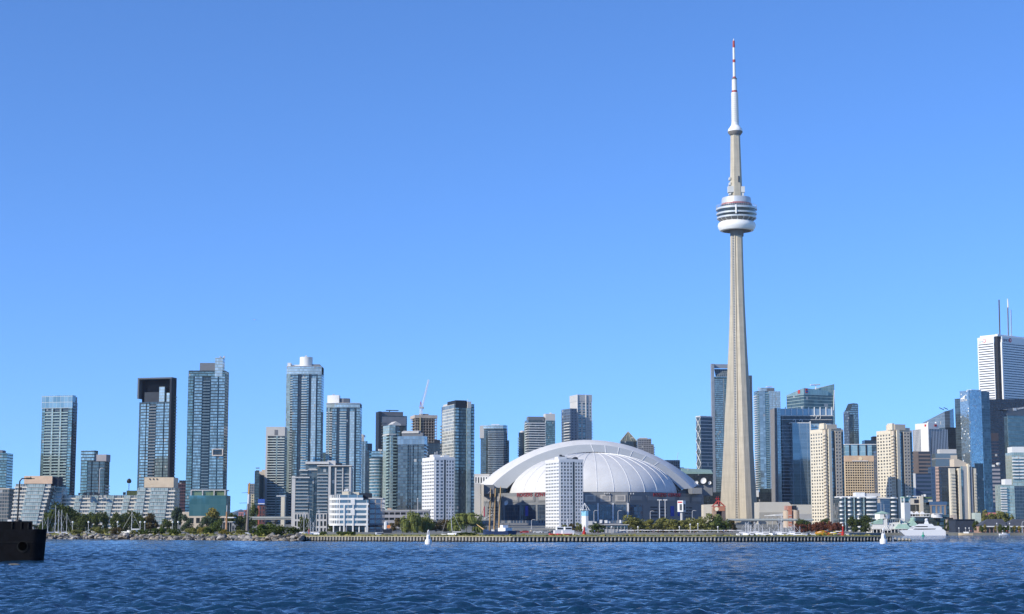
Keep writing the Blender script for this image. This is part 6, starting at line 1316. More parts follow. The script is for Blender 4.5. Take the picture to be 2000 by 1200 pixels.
for (u, vt, w, k) in ((1104, 1026, 16, 'olive'), (1118, 1024, 14, 'brown'), (1131, 1023, 12, 'olive')): tree(u, vt, w, 1060, k, 'round', 'small olive tree at the foot of the white tower before the dome', 'small trees under the white tower')
tree(1166, 1024, 28, 1040, 'green', 'round', 'bushy dark green tree in front of the low grey pavilion', crown0=.05)
for (u, vt, w, k) in ((1236, 1010, 32, 'olive'), (1256, 1017, 26, 'olive'), (1278, 1016, 26, 'olive'), (1303, 1013, 32, 'olive'), (1320, 1016, 26, 'olive'), (1338, 1015, 30, 'olive'), (1364, 1013, 28, 'olive'), (1378, 1017, 26, 'olive'), (1290, 1020, 24, 'brown'), (1350, 1020, 22, 'olive')):
    tree(u, vt, w*1.3, 1090+rng.uniform(-25, 40), k, 'round', 'olive green tree in the row behind the white beach umbrellas', 'olive trees behind the beach', crown0=.04)
tree(1398, 1004, 36, 1120, 'willow', 'round', 'tallest light green tree below the clock pavilion', crown0=.04); tree(1410, 1012, 28, 1080, 'green', 'round', 'green tree in front of the clock pavilion', crown0=.04); tree(1430, 1018, 18, 1120, 'brown', 'round', 'brown tree at the left base of the concrete tower')
for (u, vt, w, k) in ((1556, 1022, 14, 'red'), (1570, 1023, 16, 'red'), (1584, 1021, 16, 'red'), (1596, 1019, 18, 'red'), (1608, 1018, 18, 'red'), (1620, 1018, 18, 'red'), (1631, 1018, 18, 'red'), (1641, 1020, 16, 'red'), (1601, 1024, 16, 'red'), (1627, 1024, 16, 'red')):
    tree(u, vt, w, 1130+rng.uniform(0, 25), k, 'round', 'red brown autumn tree in the row below the tall beige tower', 'red autumn trees', crown0=.06)
for (u, vt, w) in ((1563, 1015, 18), (1575, 1018, 16), (1612, 1015, 16)): tree(u, vt, w, 1260, 'dark', 'round', 'dark green tree behind the red autumn trees', 'dark trees behind the red ones')
tree(1666, 1012, 22, 1150, 'dark', 'tall', 'upright dark green tree right of the red autumn trees', crown0=.06); tree(1690, 1009, 26, 1150, 'dark', 'round', 'broad dark tree left of the green roofed terminal', crown0=.06)
for (u, vt, w) in ((1917, 1003, 20), (1930, 1001, 22), (1944, 1003, 22), (1958, 1002, 22), (1970, 1004, 18)): tree(u, vt, w, 1330, 'olive', 'round', 'olive tree in the row above the dark roofed sheds', 'trees above the sheds', crown0=.04)
tree(1907, 1019, 16, 1180, 'dark', 'round', 'dark round tree at the left end of the dark roofed shed')
for (u, vt, w) in ((1916, 1027, 9), (1923, 1025, 8), (1945, 1028, 9), (1954, 1025, 10), (1962, 1028, 9), (1972, 1027, 10), (1981, 1028, 9), (1991, 1028, 9)): tree(u, vt, w, 1150, 'yellow' if u % 2 else 'green', 'tall', 'small yellow green tree on the promenade before the dark roofed sheds', 'small promenade trees')
for u in (1832, 1845, 1851): tree(u, 1016+(u % 3)*2, 6, 1180, 'dark', 'cone', 'thin dark cypress behind the white yacht', 'cypresses behind the yacht')
# bushes on the bank
for (u, vt, w, k, Y) in ((190, 1027, 26, 'olive', 640), (208, 1030, 20, 'olive', 640), (228, 1029, 24, 'brown', 625), (285, 1031, 26, 'green', 620), (310, 1028, 26, 'green', 620), (344, 1030, 24, 'green', 612), (372, 1029, 30, 'olive', 610), (395, 1028, 18, 'yellow', 605), (410, 1026, 26, 'green', 600), (440, 1032, 24, 'yellow', 600), (470, 1034, 30, 'olive', 600), (500, 1028, 26, 'green', 590), (150, 1033, 22, 'olive', 660), (262, 1034, 18, 'olive', 625)):
    tree(u, vt, w, Y, k, 'bush', 'low shrub on the bank above the boulders', 'shrubs above the boulders', 'shrub', 'shrub', crown0=.0)
tree(520, 1017, 44, 541, 'green', 'bush', 'large dark bush overhanging the boulders near the start of the seawall', name='shrub', cat='shrub', crown0=0, zb=.7); tree(546, 1024, 40, 531, 'dark', 'bush', 'right hand half of the dark bush overhanging the boulders', name='shrub', cat='shrub', crown0=0, zb=.7); tree(571, 1027, 26, 560, 'dark', 'bush', 'small dark bush next to the start of the seawall', name='shrub', cat='shrub', crown0=0)
for (u, vt, w) in ((632, 1036, 14), (668, 1036, 22), (684, 1036, 22), (905, 1038, 26), (925, 1038, 16)): tree(u, vt, w, 560, 'green', 'bush', 'low green bush on the grass behind the seawall', 'bushes behind the seawall', 'shrub', 'shrub', crown0=0)
# ================================================================== lamps
def lamp_post(name, u, vt, Y, label, kind='globe', group=None, r=.09):
    x, z = P(u, vt, Y); zb = ground_z(Y) if Y > 890 else 1.5
    root = empty(name, (x, Y, zb), 0, label, 'street lamp', group); h = z-zb
    mb = MB(); mb.tube((0, 0, 0), (0, 0, h), r*1.5, r, 7); mb.build('post', m_metal, root)
    if kind == 'globe':
        mb = MB(); mb.lathe([(0, h-.1), (.35, h+.1), (.42, h+.4), (.25, h+.75), (0, h+.8)], 10); mb.build('globe', m_white, root, True)
    elif kind == 'flood':
        mb = MB(); mb.box(-1.6, 1.6, -.25, .25, h-.2, h+.35); mb.build('lamp_head', m_white, root)
    else:
        mb = MB(); pp = [(0, 0, h), (.5, 0, h+.9), (1.6, 0, h+1.2), (2.6, 0, h+1.0)]
        for p, q in zip(pp, pp[1:]): mb.tube(p, q, r, n=6)
        mb.build('arm', m_metal, root); mb = MB(); mb.box(2.4, 3.4, -.2, .2, h+.8, h+1.0); mb.build('lamp_head', m_ltgrey, root)
    return root
for u in (142, 173, 230, 274, 283, 337, 348): lamp_post('street_lamp', u, 1022, 700, 'white globe lamp on a thin post above the boulders', 'globe', 'globe lamps above the boulders')
for u in (1288, 1299): lamp_post('street_lamp', u, 977, 1250, 'very tall floodlight mast in front of the right side of the stadium', 'flood', 'floodlight masts at the stadium', .28)
for u, v in ((1160, 1000), (1207, 1000), (1270, 1001), (1352, 1000), (1038, 1018)): lamp_post('street_lamp', u, v, 1450, 'curved arm street lamp before the stadium wall', 'arm', 'street lamps at the stadium', .2)
for u, v in ((1195, 1031), (1246, 1031), (1327, 1031), (1348, 1026), (1363, 1025), (1402, 1031)): lamp_post('street_lamp', u, v, 920, 'short white lamp post on the beach promenade', 'globe', 'lamp posts on the beach', .14)
lamp_post('street_lamp', 195, 917, 1650, 'tall pale street lamp rising above the terraces before the short blue tower', 'arm', None, .3)
lamp_post('street_lamp', 816, 975, 1390, 'tall thin lamp mast before the flat blue glass block', 'globe', None, .25)
lamp_post('street_lamp', 1996, 1022, 1140, 'lamp post on the promenade at the right edge', 'arm', None, .14)
for u in (1873, 1886, 1893, 1947, 1972): lamp_post('street_lamp', u, 1033 if u < 1940 else 1024, 1136, 'white ball lamp on the promenade right of the yacht', 'globe', 'ball lamps on the promenade')
# curved-neck lamp beside the grey mid-rise
x, z = P(604, 998, 640); root = empty('street_lamp', (x, 640, 1.5), 0, 'tall hook shaped lamp post with a red base before the grey mid-rise', 'street lamp')
h = z-1.5; mb = MB(); mb.tube((0, 0, 2.2), (0, 0, h), .09, .07, 7); pp = [(0, 0, h)]+[(.55-.55*math.cos(R(t)), 0, h+.55*math.sin(R(t))) for t in range(20, 200, 20)]
for p, q in zip(pp, pp[1:]): mb.tube(p, q, .07, n=6)
mb.build('post', m_metal, root); mb = MB(); mb.tube((0, 0, 0), (0, 0, 2.2), .16, .12, 8); mb.build('red_base', plain('marker_red', (.45, .03, .03)), root)
def marker(u, vt, Y, label, r=.35):
    x, z = P(u, vt, Y); zb = 1.5 if Y < 890 else ground_z(Y); h = z-zb
    root = empty('channel_marker', (x, Y, zb), 0, label, 'marker'); mb = MB(); mb.lathe([(r, 0), (r*1.1, h*.35), (r*.5, h*.45), (r*.35, h)], 10); mb.build('red_body', plain('marker_red', (.5, .04, .03)), root, True); mb = MB(); mb.lathe([(r*.4, h), (r*.4, h+.4), (0, h+.5)], 8); mb.build('light', m_white, root)
marker(1141, 1029, 600, 'red pole marker behind the seawall beside the blue and white tower', .55); marker(1646, 1028, 505, 'slim red marker near the right end of the seawall', .45)
# ================================================================== boats
m_hullw = plain('hull_white', (.78, .78, .77), rough=.35, var=.03); m_hullb = plain('hull_navy', (.02, .035, .09), rough=.35); m_mast = plain('mast_aluminium', (.62, .62, .62), rough=.4); m_wood = plain('mast_wood', (.50, .32, .14), rough=.6, var=.1, scale=1)
m_sail = plain('furled_sail', (.62, .63, .66), var=.08)
def hull(mb, L, B, H, sheer=.25, n=10, bow=1.0, m=0):
    rows = []
    for i in range(n+1):
        t = i/n; x = -L/2+L*t; w = B/2*(1-max(0, (t-.45)/.55)**2.2)*(.82+.18*min(1, t*4)); zz_ = H*(1+sheer*(t-.35)**2*2.2)
        rows.append([(x-.0, 0, -.25), (x, -w*.75, -.1), (x+.12*H*t, -w, zz_), (x+.12*H*t, w, zz_), (x, w*.75, -.1)])
    for A, Bq in zip(rows, rows[1:]):
        for k in range(5):
            j = (k+1) % 5; mb.quad([A[k], Bq[k], Bq[j], A[j]], None, m)
    mb.quad(rows[0], None, m); mb.quad(list(reversed(rows[-1])), None, m)
def sailboat(u, vm, Y, label, group=None, L=9, rz=.3, lean=0, zb=.25, sail=True):
    x, z = P(u, vm, Y); h = z-zb; root = empty('sailboat', (x, Y, zb), rz, label, 'sailboat', group)
    mb = MB(); hull(mb, L, L*.3, L*.11); mb.build('hull', m_hullw, root)
    mb = MB(); mb.prism([(-L*.25, -L*.08), (L*.15, -L*.07), (L*.22, 0), (L*.15, L*.07), (-L*.25, L*.08)], L*.11, L*.17); mb.build('cabin', m_hullw, root)
    mb = MB(); mb.tube((0, 0, L*.1), (lean, 0, h), .13, .09, 6); mb.build('mast', m_mast, root)
    mb = MB(); mb.tube((-.2, 0, L*.22), (-L*.38, 0, L*.22), .2 if sail else .08, n=7); mb.build('boom', m_sail, root)
    mb = MB(); mb.tube((L*.48, 0, L*.13), (lean, 0, h*.95), .035, n=4); mb.tube((-L*.48, 0, L*.12), (lean, 0, h*.97), .03, n=4); mb.build('stay', m_mast, root)
    return root
for i, (u, v) in enumerate(((84, 1003), (109, 988), (115, 996), (121, 996), (131, 1003), (94, 1010))): sailboat(u, v, 860+i*6, 'sailboat with a bare mast moored behind the boulders left', 'moored sailboats at the left', 9, rng.uniform(-.9, .9))
sailboat(258, 999, 690, 'white sailboat with raised bow and slanting forestay behind the boulders', None, 9, 2.9, 0, 1.6)
for i, (u, v) in enumerate(((594, 1000), (606.5, 1012), (623, 994), (612, 1020))): sailboat(u, v, 820+i*8, 'sailboat with a bare mast before the grey stepped mid-rise', 'moored sailboats at the mid-rise', 9, rng.uniform(-.9, .9))
sailboat(884, 988, 760, 'sailboat with a tall leaning white mast before the broad willow', None, 10, 2.9, 1.2)
for i, (u, v) in enumerate(((1456, 1020), (1459.5, 1021), (1462, 1019), (1473, 1019), (1476, 1022), (1482, 1021), (1489, 1026), (1503, 1030), (1520.5, 1012), (1524, 1018), (1526, 1004), (1529, 1020), (1541, 1027), (1545, 1026), (1549, 1024), (1552, 1026), (1562, 1028), (1535, 1029), (1466, 1026))):
    sailboat(u, v, 820+(i*37 % 50), 'sailboat with a bare mast in the crowded marina before the concrete tower', 'marina sailboats', rng.uniform(8, 10), rng.uniform(-1.2, 1.2))
def motorboat(u, Y, label, group=None, L=8, rz=0, hullm=None, zb=.2):
    root = empty('motorboat', (PX(u, 1040, Y), Y, zb), rz, label, 'motorboat', group)
    mb = MB(); hull(mb, L, L*.32, L*.13); mb.build('hull', hullm or m_hullw, root)
    mb = MB(); mb.prism([(-L*.2, -L*.11), (L*.15, -L*.1), (L*.15, L*.1), (-L*.2, L*.11)], L*.13, L*.24, 0); mb.build('cabin', m_hullw, root)
    mb = MB(); mb.box(-L*.15, L*.16, -L*.115, -L*.1, L*.18, L*.22); mb.build('cabin_window', G['dark'], root); return root
for i, u in enumerate((1445, 1470, 1496, 1512, 1532, 1558, 1572, 1588, 1604, 1618, 1634, 1654)): motorboat(u, 760+(i*29 % 60), 'small white motorboat in the marina behind the seawall', 'marina motorboats', rng.uniform(6, 9), rng.uniform(-.5, .5))
motorboat(742, 740, 'motorboat with a dark hull behind the grass left of the willows', None, 9, .2, m_hullb); motorboat(1962, 1118, 'small white motorboat at the promenade right edge', None, 7, .1); motorboat(1886, 1122, 'small tan and white tour boat docked right of the yacht', None, 9, 3.0, plain('hull_tan', (.55, .45, .3)))
# red white rescue boats near the white tower
def tug(u, Y, label):
    root = empty('rescue_boat', (PX(u, 1040, Y), Y, .3), .2, label, 'boat'); L = 9; mb = MB(); hull(mb, L, 3.2, 1.5); mb.build('hull', plain('hull_red', (.55, .03, .03)), root)
    for (a, b, z0, z1) in ((-2.6, 2.2, 1.5, 2.9), (-1.6, 1.2, 2.95, 4.3)): mb = MB(); mb.box(a, b, -1.2, 1.2, z0, z1); mb.build('cabin', m_hullw, root)
    mb = MB(); mb.box(-1.4, 1.0, -1.25, -1.21, 3.3, 3.9); mb.build('cabin_window', G['dark'], root); mb = MB(); mb.tube((-.2, 0, 4.3), (-.2, 0, 7.4), .12, n=6); mb.build('mast', m_mast, root)
tug(1110, 700, 'red hulled white rescue boat moored before the white tower'); tug(1094, 720, 'second red and white boat left of the rescue boat'); motorboat(1127, 690, 'dark hulled motorboat right of the rescue boats', None, 8, -.2, m_hullb)
# tall ship
Yt = 800; x0 = PX(972, 1040, Yt); root = empty('tall_ship', (x0, Yt, .3), R(124), 'navy hulled tall ship with three bare wooden masts moored behind the seawall', 'tall ship')
mb = MB(); hull(mb, 24, 6, 2.4, .5, 14); mb.build('hull', m_hullb, root)
mb = MB(); mb.box(-9, -3, -1.8, 1.8, 2.5, 4.0); mb.box(-6.5, -4, -1.4, 1.4, 4.02, 5.2); mb.build('deckhouse', m_hullw, root)
mb = MB(); mb.box(1, 3.5, -1.2, 1.2, 2.5, 3.3); mb.build('deckhouse', m_ltgrey, root)
zt = lambda v: PZ(v, Yt)-.3; lx = lambda u: -(PX(u, 1000, Yt)-x0)/.56
for (ub, ut, v) in ((956, 958, 954), (965, 967.6, 954), (974.5, 978, 951)):
    mb = MB(); mb.tube((lx(ub), 0, 2), (lx(ut), 0, zt(v)), .42, .24, 9); mb.build('mast', m_wood, root)
mb = MB(); mb.tube((11, 0, 3.0), (17.5, 0, 5.6), .35, .15, 8); mb.build('bowsprit', m_wood, root)
for (xm, xt_) in ((lx(956), lx(958)), (lx(965), lx(967.6)), (lx(974.5), lx(978))):
    for s_ in (-1, 1):
        for k in (0, .8, 1.6): 
            mb = MB(); mb.tube((xm-1+k, s_*2.6, 2.4), (xt_, 0, zt(965)), .05, n=4); mb.build('shroud', m_black, root)
for v in (962, 979, 996): mb = MB(); mb.tube((lx(947), -1.5, zt(v+1)), (lx(963), 1.5, zt(v-3)), .1, n=5); mb.build('yard', m_mast, root)
mb = MB(); mb.tube((lx(944), 0, zt(1014)), (lx(963), 0, zt(1004)), .12, n=5); mb.build('gaff', m_mast, root)
for a, b in (((17, 0, 5.4), (lx(958), 0, zt(958))), ((lx(958), 0, zt(956)), (lx(967.6), 0, zt(956))), ((lx(967), 0, zt(956)), (lx(978), 0, zt(953))), ((lx(978), 0, zt(954)), (-11, 0, 3))): mb = MB(); mb.tube(a, b, .05, n=4); mb.build('stay', m_black, root)
# another ship's mast far left
x, zq = P(443, 1000, 720); root = empty('ship_mast', (x, 720, 1.4), 0, 'stout rusty brown mast post with white roofs beside it near the teal glass box', 'mast'); h = zq-1.4
mb = MB(); mb.lathe([(.7, 0), (.45, h*.2), (.35, h), (0, h+.1)], 12); mb.build('post', plain('rusty_steel', (.38, .20, .10), var=.25, scale=1.5), root, True); mb = MB(); mb.lathe([(1.0, 0), (.8, 1.0), (.4, 2.0)], 12); mb.build('white_base', m_white, root, True); mb = MB(); mb.tube((0, 0, h), (0, 0, h+2.6), .16, n=6); mb.build('top_pole', m_mast, root)
S = Site('quay_pavilion', 'low pavilion with two thin white roofs behind the rusty brown mast', 424, 457, 1010, 1000, 0, dep=10); S.box('roof_plane', m_white, S.W*.5, S.W, -.5, 8, S.H-.6, S.H); S.box('roof_plane', m_white, 0, S.W*.95, -1.2, 8, S.h(1019)-.4, S.h(1019)); S.box('glass_wall', G['navy'], 1, S.W-1, .5, 8, 0, S.h(1019)-.45)
for i in range(7): S.part('column', m_ltgrey, lambda m: m.tube((1+i*(S.W-2)/6, -.6, 0), (1+i*(S.W-2)/6, -.6, S.h(1019)-.45), .12, n=6))
Yq = 900; x, zq = P(487.5, 943, Yq); root = empty('ship_mast', (x, Yq, .5), 0, 'tall orange and grey square rigger mast with thin yards before the far blocks', 'mast'); h = zq-.5
mb = MB(); mb.tube((-1, 0, 0), (-.4, 0, h*.6), .75, .5, 10); mb.build('lower_mast', plain('mast_grey_wood', (.20, .17, .15), var=.2), root); mb = MB(); mb.tube((-.4, 0, h*.6), (-.3, 0, h*.78), .5, .45, 10); mb.build('white_doubling', m_white, root); mb = MB(); mb.tube((-.3, 0, h*.78), (0, 0, h), .45, .3, 10); mb.build('upper_mast', plain('mast_orange', (.55, .28, .08)), root)
for v, w in ((963, 4), (983, 5)): mb = MB(); zz_ = PZ(v, Yq)-.5; mb.tube((-w, 0, zz_), (1.5, 0, zz_+.2), .09, n=5); mb.build('yard', m_black, root)
for k in range(5): mb = MB(); mb.tube((-3.4+k*.5, .5, 1), (-.2, 0, h*.8), .05, n=4); mb.build('shroud', m_black, root)
mb = MB(); hull(mb, 14, 4, 1.6); mb.build('hull', m_hullw, root); 
# yacht
Yy = 1118; xa, xb = PX(1755, 1045, Yy), PX(1845, 1045, Yy); L = xb-xa; root = empty('yacht', ((xa+xb)/2, Yy, 0), math.pi, 'large white motor yacht with three decks moored at the right side quay', 'yacht')
zy = lambda v: PZ(v, Yy); X = lambda u: -(PX(u, 1040, Yy)-(xa+xb)/2)
def yslab(name, prof, y, mat, top=None):
    "side profile given as (u, v) pixels, extruded across the beam"
    mb = MB(); pts = [(X(u), zy(v)) for u, v in prof]; n = len(pts)
    for i in range(n):
        a, b = pts[i], pts[(i+1) % n]; mb.quad([(a[0], -y, a[1]), (b[0], -y, b[1]), (b[0], y, b[1]), (a[0], y, a[1])])
    mb.quad([(p[0], -y, p[1]) for p in pts]); mb.quad([(p[0], y, p[1]) for p in reversed(pts)]); return mb.build(name, mat, root)
yslab('hull', [(1754, 1036.5), (1766, 1047), (1844.5, 1047), (1844.5, 1038), (1840, 1034), (1772, 1035.5)], 3.6, m_hullw)
yslab('main_deck', [(1774, 1035.4), (1783, 1031), (1838, 1031), (1838, 1034)], 3.2, m_hullw)
yslab('deck_window', [(1781, 1034.6), (1785, 1032.8), (1826, 1032.8), (1823, 1035.2)], 3.26, G['dark'])
yslab('upper_deck', [(1778, 1030.9), (1786, 1027.6), (1832, 1027.6), (1838, 1030.9)], 3.0, m_hullw)
yslab('deck_window', [(1783, 1029.6), (1789, 1027.8), (1811, 1027.8), (1809, 1029.6)], 3.06, G['dark'])
yslab('fly_bridge', [(1789, 1027.5), (1797, 1023.6), (1819, 1023.6), (1823, 1027.5)], 2.5, m_hullw)
yslab('radar_arch', [(1806, 1023.5), (1808, 1018), (1812, 1017), (1814, 1023.5)], .8, m_hullw); mb = MB(); mb.tube((X(1811), 0, zy(1018)), (X(1811.5), 0, zy(1012.5)), .14, n=6); mb.build('mast', m_mast, root); mb = MB(); mb.lathe([(0, 0), (1, .3), (1.1, .9), (.6, 1.5), (0, 1.6)], 12); mb.build('radar_dome', m_hullw, root, True, loc=(X(1810), 0, zy(1018)))
# ferry buoys
def buoy(u, vb, vt, Y, label):
    x = PX(u, vb, Y); h = PZ(vt, Y); root = empty('buoy', (x, Y, 0), .3, label, 'buoy'); w = h*.24
    mb = MB(); mb.lathe([(0, -.3), (w*.9, -.25), (w, h*.2), (w*.85, h*.32), (0, h*.34)], 20); mb.build('float', m_hullw, root, True)
    mb = MB(); mb.lathe([(w*.55, h*.33), (w*.5, h*.62), (w*.32, h*.66)], 14); mb.build('body', m_hullw, root, True)
    mb = MB()
    for k in range(4): a = k*math.pi/2+.4; mb.tube((w*.42*math.cos(a), w*.42*math.sin(a), h*.62), (w*.22*math.cos(a), w*.22*math.sin(a), h*.9), .07, n=5)
    mb.build('cage', m_hullw, root); mb = MB(); mb.lathe([(w*.32, h*.88), (w*.32, h*.93), (w*.12, h*.95), (w*.1, h), (0, h)], 12); mb.build('lantern', m_hullw, root)
    mb = MB(); mb.box(-w*.1, w*.5, -w*.6, -w*.42, h*.36, h*.55); mb.build('panel', plain('panel_blue', (.2, .3, .42)), root)
buoy(836.5, 1063.5, 1035, 395, 'white lantern buoy floating before the left half of the seawall'); buoy(1725.5, 1062.5, 1032, 405, 'white lantern buoy floating near the right end of the seawall')
x = PX(1803, 1046, 960); root = empty('buoy', (x, 960, 0), 0, 'small green channel buoy in front of the white yacht', 'buoy'); mb = MB(); mb.lathe([(0, -.3), (.9, -.2), (.9, .6), (.35, .8), (.25, 2.3), (0, 2.4)], 12); mb.build('body', plain('buoy_green', (.02, .30, .20)), root, True); mb = MB(); mb.lathe([(.3, 2.4), (.3, 2.7), (0, 2.8)], 8); mb.build('lantern', m_white, root)
# ================================================================== dark barge at the left edge
Yb = 172; s = Yb/F
bX = lambda u: PX(u, 1050, Yb); bZ = lambda v: PZ(v, Yb)
root = empty('barge', (bX(40), Yb, 0), 0, 'dark shaded barge end with a round fairlead in the near left corner of the water', 'barge')
cx0 = bX(40); m_hull = plain('barge_shade_black', (.0035, .004, .006), rough=.85, var=.7, scale=1.2, spec=.1); m_rub = plain('barge_scuff', (.012, .013, .014), rough=.85, var=.7, scale=3, spec=.1)  # shadow on the barge is put into the near-black hull colour
mb = MB(); n = 10; L0, R0 = bX(-160)-cx0, bX(85)-cx0
pl = [(L0, 0)]+[(R0-1.2+1.2*math.sin(R(90*i/n)), 1.2-1.2*math.cos(R(90*i/n))) for i in range(n+1)]+[(R0-2.9, 9), (L0, 9)]
low = [(x-(.25 if x > 0 else 0), y) for x, y in pl]; 
zt_ = bZ(1034)
for i in range(len(pl)):
    j = (i+1) % len(pl); mb.quad([(*low[i], -.5), (*low[j], -.5), (*pl[j], zt_), (*pl[i], zt_)])
mb.quad([(p[0], p[1], zt_) for p in pl]); mb.build('hull', m_hull, root)
mb = MB(); mb.prism([(L0, .5), (bX(60)-cx0, .5), (bX(60)-cx0-2.6, 8), (L0, 8)], zt_, bZ(1018.5)); mb.build('upper_works', m_hull, root)
mb = MB(); mb.tube((bX(45)-cx0, -.02, bZ(1068)), (bX(45)-cx0, -.10, bZ(1068)), .56, n=28); mb.build('fairlead_plate', m_rub, root)
mb = MB(); mb.tube((bX(45)-cx0, -.05, bZ(1067)), (bX(45)-cx0, -.16, bZ(1067)), .42, n=28); mb.build('fairlead', plain('hole_black', (.001, .001, .001), rough=1, spec=0), root)
mb = MB(); mb.box(L0, bX(66)-cx0, -.1, -.01, bZ(1060), bZ(1058.5)); mb.build('rubbing_strake', m_rub, root)
for u in (20, 38, 52): mb = MB(); mb.box(bX(u)-cx0-.06, bX(u)-cx0+.06, .38, .49, zt_+.02, bZ(1020)); mb.build('frame_rib', m_rub, root)
mb = MB(); mb.tube((bX(62)-cx0, .6, zt_), (bX(60)-cx0, .6, bZ(1029)), .11, n=8); mb.build('bollard', plain('bollard_pale', (.3, .3, .28)), root)
mb = MB(); mb.lathe([(0, 0), (.35, .0), (.32, .12), (.1, .2), (0, .2)], 10); mb.build('deck_vent', m_black, root, True, loc=(bX(24)-cx0, 2, bZ(1018.5)))
xl = bX(21.5); root = empty('street_lamp', (xl, Yb+2, bZ(1018.5)), 0, 'black lamp post with a flat lamp arm standing on the barge', 'street lamp'); h = bZ(934)-bZ(1018.5)
mb = MB(); mb.tube((0, 0, 0), (.1, 0, h-.25), .09, .07, 8); mb.tube((.1, 0, h-.25), (.3, 0, h), .07, .06, 8); mb.tube((.3, 0, h), (.85, 0, h+.02), .06, .05, 8); mb.build('post', m_black, root)
mb = MB(); mb.box(.75, 1.25, -.12, .12, h-.06, h+.1); mb.box(1.25, 1.55, -.1, .1, h-.04, h+.03); mb.box(1.15, 1.2, -.04, .04, h+.1, h+.2); mb.build('lamp_head', m_black, root); mb = MB(); mb.box(.1, .32, -.1, .1, h-1.15, h-.85); mb.build('junction_box', m_black, root)
mb = MB(); mb.lathe([(0, -.03), (.25, .02), (.33, .08), (.2, .16), (0, .18)], 10); o = mb.build('driftwood', plain('driftwood_grey', (.16, .145, .12), var=.5, scale=4), None, True, loc=(PX(27, 1103, 152), 152, .02)); o.scale = (1.7, .7, 1); tag(o, 'pale scrap of driftwood floating below the dark barge', 'driftwood')
# ================================================================== ferry terminal
m_copper = plain('copper_roof', (.30, .44, .36), var=.12, scale=.5); m_tw = plain('terminal_white', (.66, .65, .61), var=.05)
Yf = 1190
S = Site('ferry_terminal', 'white ferry terminal with pale green pyramid roofs and a small lantern turret', 1698, 1792, 1015, Yf, 0, dep=20); W_ = S.W
lx_ = lambda u: S.lx(u, 1020)
S.box('main_wall', m_tw, lx_(1722), lx_(1768), 3, 18, 0, S.h(1013)); S.punched('F', lx_(1724), lx_(1758), S.h(1022), S.h(1013.2), 8, 1, .6, .55, m_tw, G['navy'], out=-2.6); S.box('window_back', m_tw, lx_(1724), lx_(1758), 2.95, 3, 0, S.h(1022))
S.part('gable_wall', m_tw, lambda m: m.prism([(lx_(1704), 0), (lx_(1733), 0), (lx_(1733), 8), (lx_(1704), 8)], 0, [S.h(1023), S.h(1013), S.h(1013), S.h(1023)]))
S.part('green_roof', m_copper, lambda m: m.prism([(lx_(1703), -.4), (lx_(1724), -.4), (lx_(1724), 9), (lx_(1703), 9)], S.h(1024), [S.h(1022.4), S.h(1013.6), S.h(1013.6), S.h(1022.4)]))
S.box('low_wing', m_tw, lx_(1697), lx_(1704)-.1, 1, 9, 0, S.h(1022)); S.box('low_wing_window', G['tealL'], lx_(1698), lx_(1703.5), .6, .98, S.h(1028), S.h(1024))
S.part('turret', m_tw, lambda m: m.prism([(lx_(1727)+5*math.cos(R(60*k)) , 6+5*math.sin(R(60*k))) for k in range(6)], S.h(1014), S.h(1003.5))); S.part('turret_roof', m_copper, lambda m: [m.quad([(lx_(1727)+5.6*math.cos(R(60*k)), 6+5.6*math.sin(R(60*k)), S.h(1003.5)), (lx_(1727)+5.6*math.cos(R(60*k+60)), 6+5.6*math.sin(R(60*k+60)), S.h(1003.5)), (lx_(1727), 6, S.h(998))]) for k in range(6)])
for u in (1725, 1731): S.part('flag_pole', m_metal, lambda m: m.tube((lx_(u), 6, S.h(1003)), (lx_(u), 6, S.h(980 if u < 1730 else 985)), .12, n=5))
S.part('turret_opening', G['dark'], lambda m: m.box(lx_(1728), lx_(1730), .9, 1.1, S.h(1011), S.h(1005)))
S.box('base_wall', m_tw, lx_(1728), lx_(1772), 1, 3-.1, 0, S.h(1022)); 
for i, u in enumerate((1738, 1744)): S.box('window', G['dark'], lx_(u), lx_(u+2.6), .9, .99, S.h(1028), S.h(1024.5))
def pyramid(name, u0, u1, vb, vt, y0, y1, mat): 
    a, b = lx_(u0), lx_(u1); z0, z1 = S.h(vb), S.h(vt); c = ((a+b)/2+ (b-a)*.08, (y0+y1)/2, z1)
    def f(m):
        P_ = [(a, y0, z0), (b, y0, z0), (b, y1, z0), (a, y1, z0)]
        for i in range(4): m.quad([P_[i], P_[(i+1) % 4], c])
    S.part(name, mat, f)
pyramid('pyramid_roof', 1746, 1778, 1034, 1012.5, -3, 14, m_copper); pyramid('pyramid_roof', 1776, 1797, 1028, 1013, 4, 16, m_copper)
S.part('roof_lantern', m_copper, lambda m: m.lathe([(2, S.h(1018)), (2.2, S.h(1013)), (1.6, S.h(1011.5)), (0, S.h(1009.5))], 12, cx=lx_(1790), cy=10), True)
S.box('canopy', m_tw, lx_(1700), lx_(1768), -4, -.5, S.h(1034), S.h(1033)); S.box('shopfront', G['dark'], lx_(1703), lx_(1764), -.4, 0, 0, S.h(1034.2))
for i in range(9): S.part('column', m_tw, lambda m: m.tube((lx_(1703+i*7), -3.6, 0), (lx_(1703+i*7), -3.6, S.h(1034)), .25, n=6))
S.part('gangway_frame', m_white, lambda m: [m.tube((lx_(1717+i*3.4), -12, S.h(1036)), (lx_(1722+i*3.4), -12, S.h(1027)), .22, n=5) for i in range(5)]+[m.tube((lx_(1717), -12, S.h(1036)), (lx_(1731), -12, S.h(1036)), .22, n=5), m.tube((lx_(1722), -12, S.h(1027)), (lx_(1737), -12, S.h(1027)), .22, n=5)])
S = Site('clock_tower', 'square white vent tower with a glazed lantern top, rising from the ferry terminal', 1759, 1777.5, 974, Yf+12, 24, uC=1766); W_, D_ = S.W, S.D
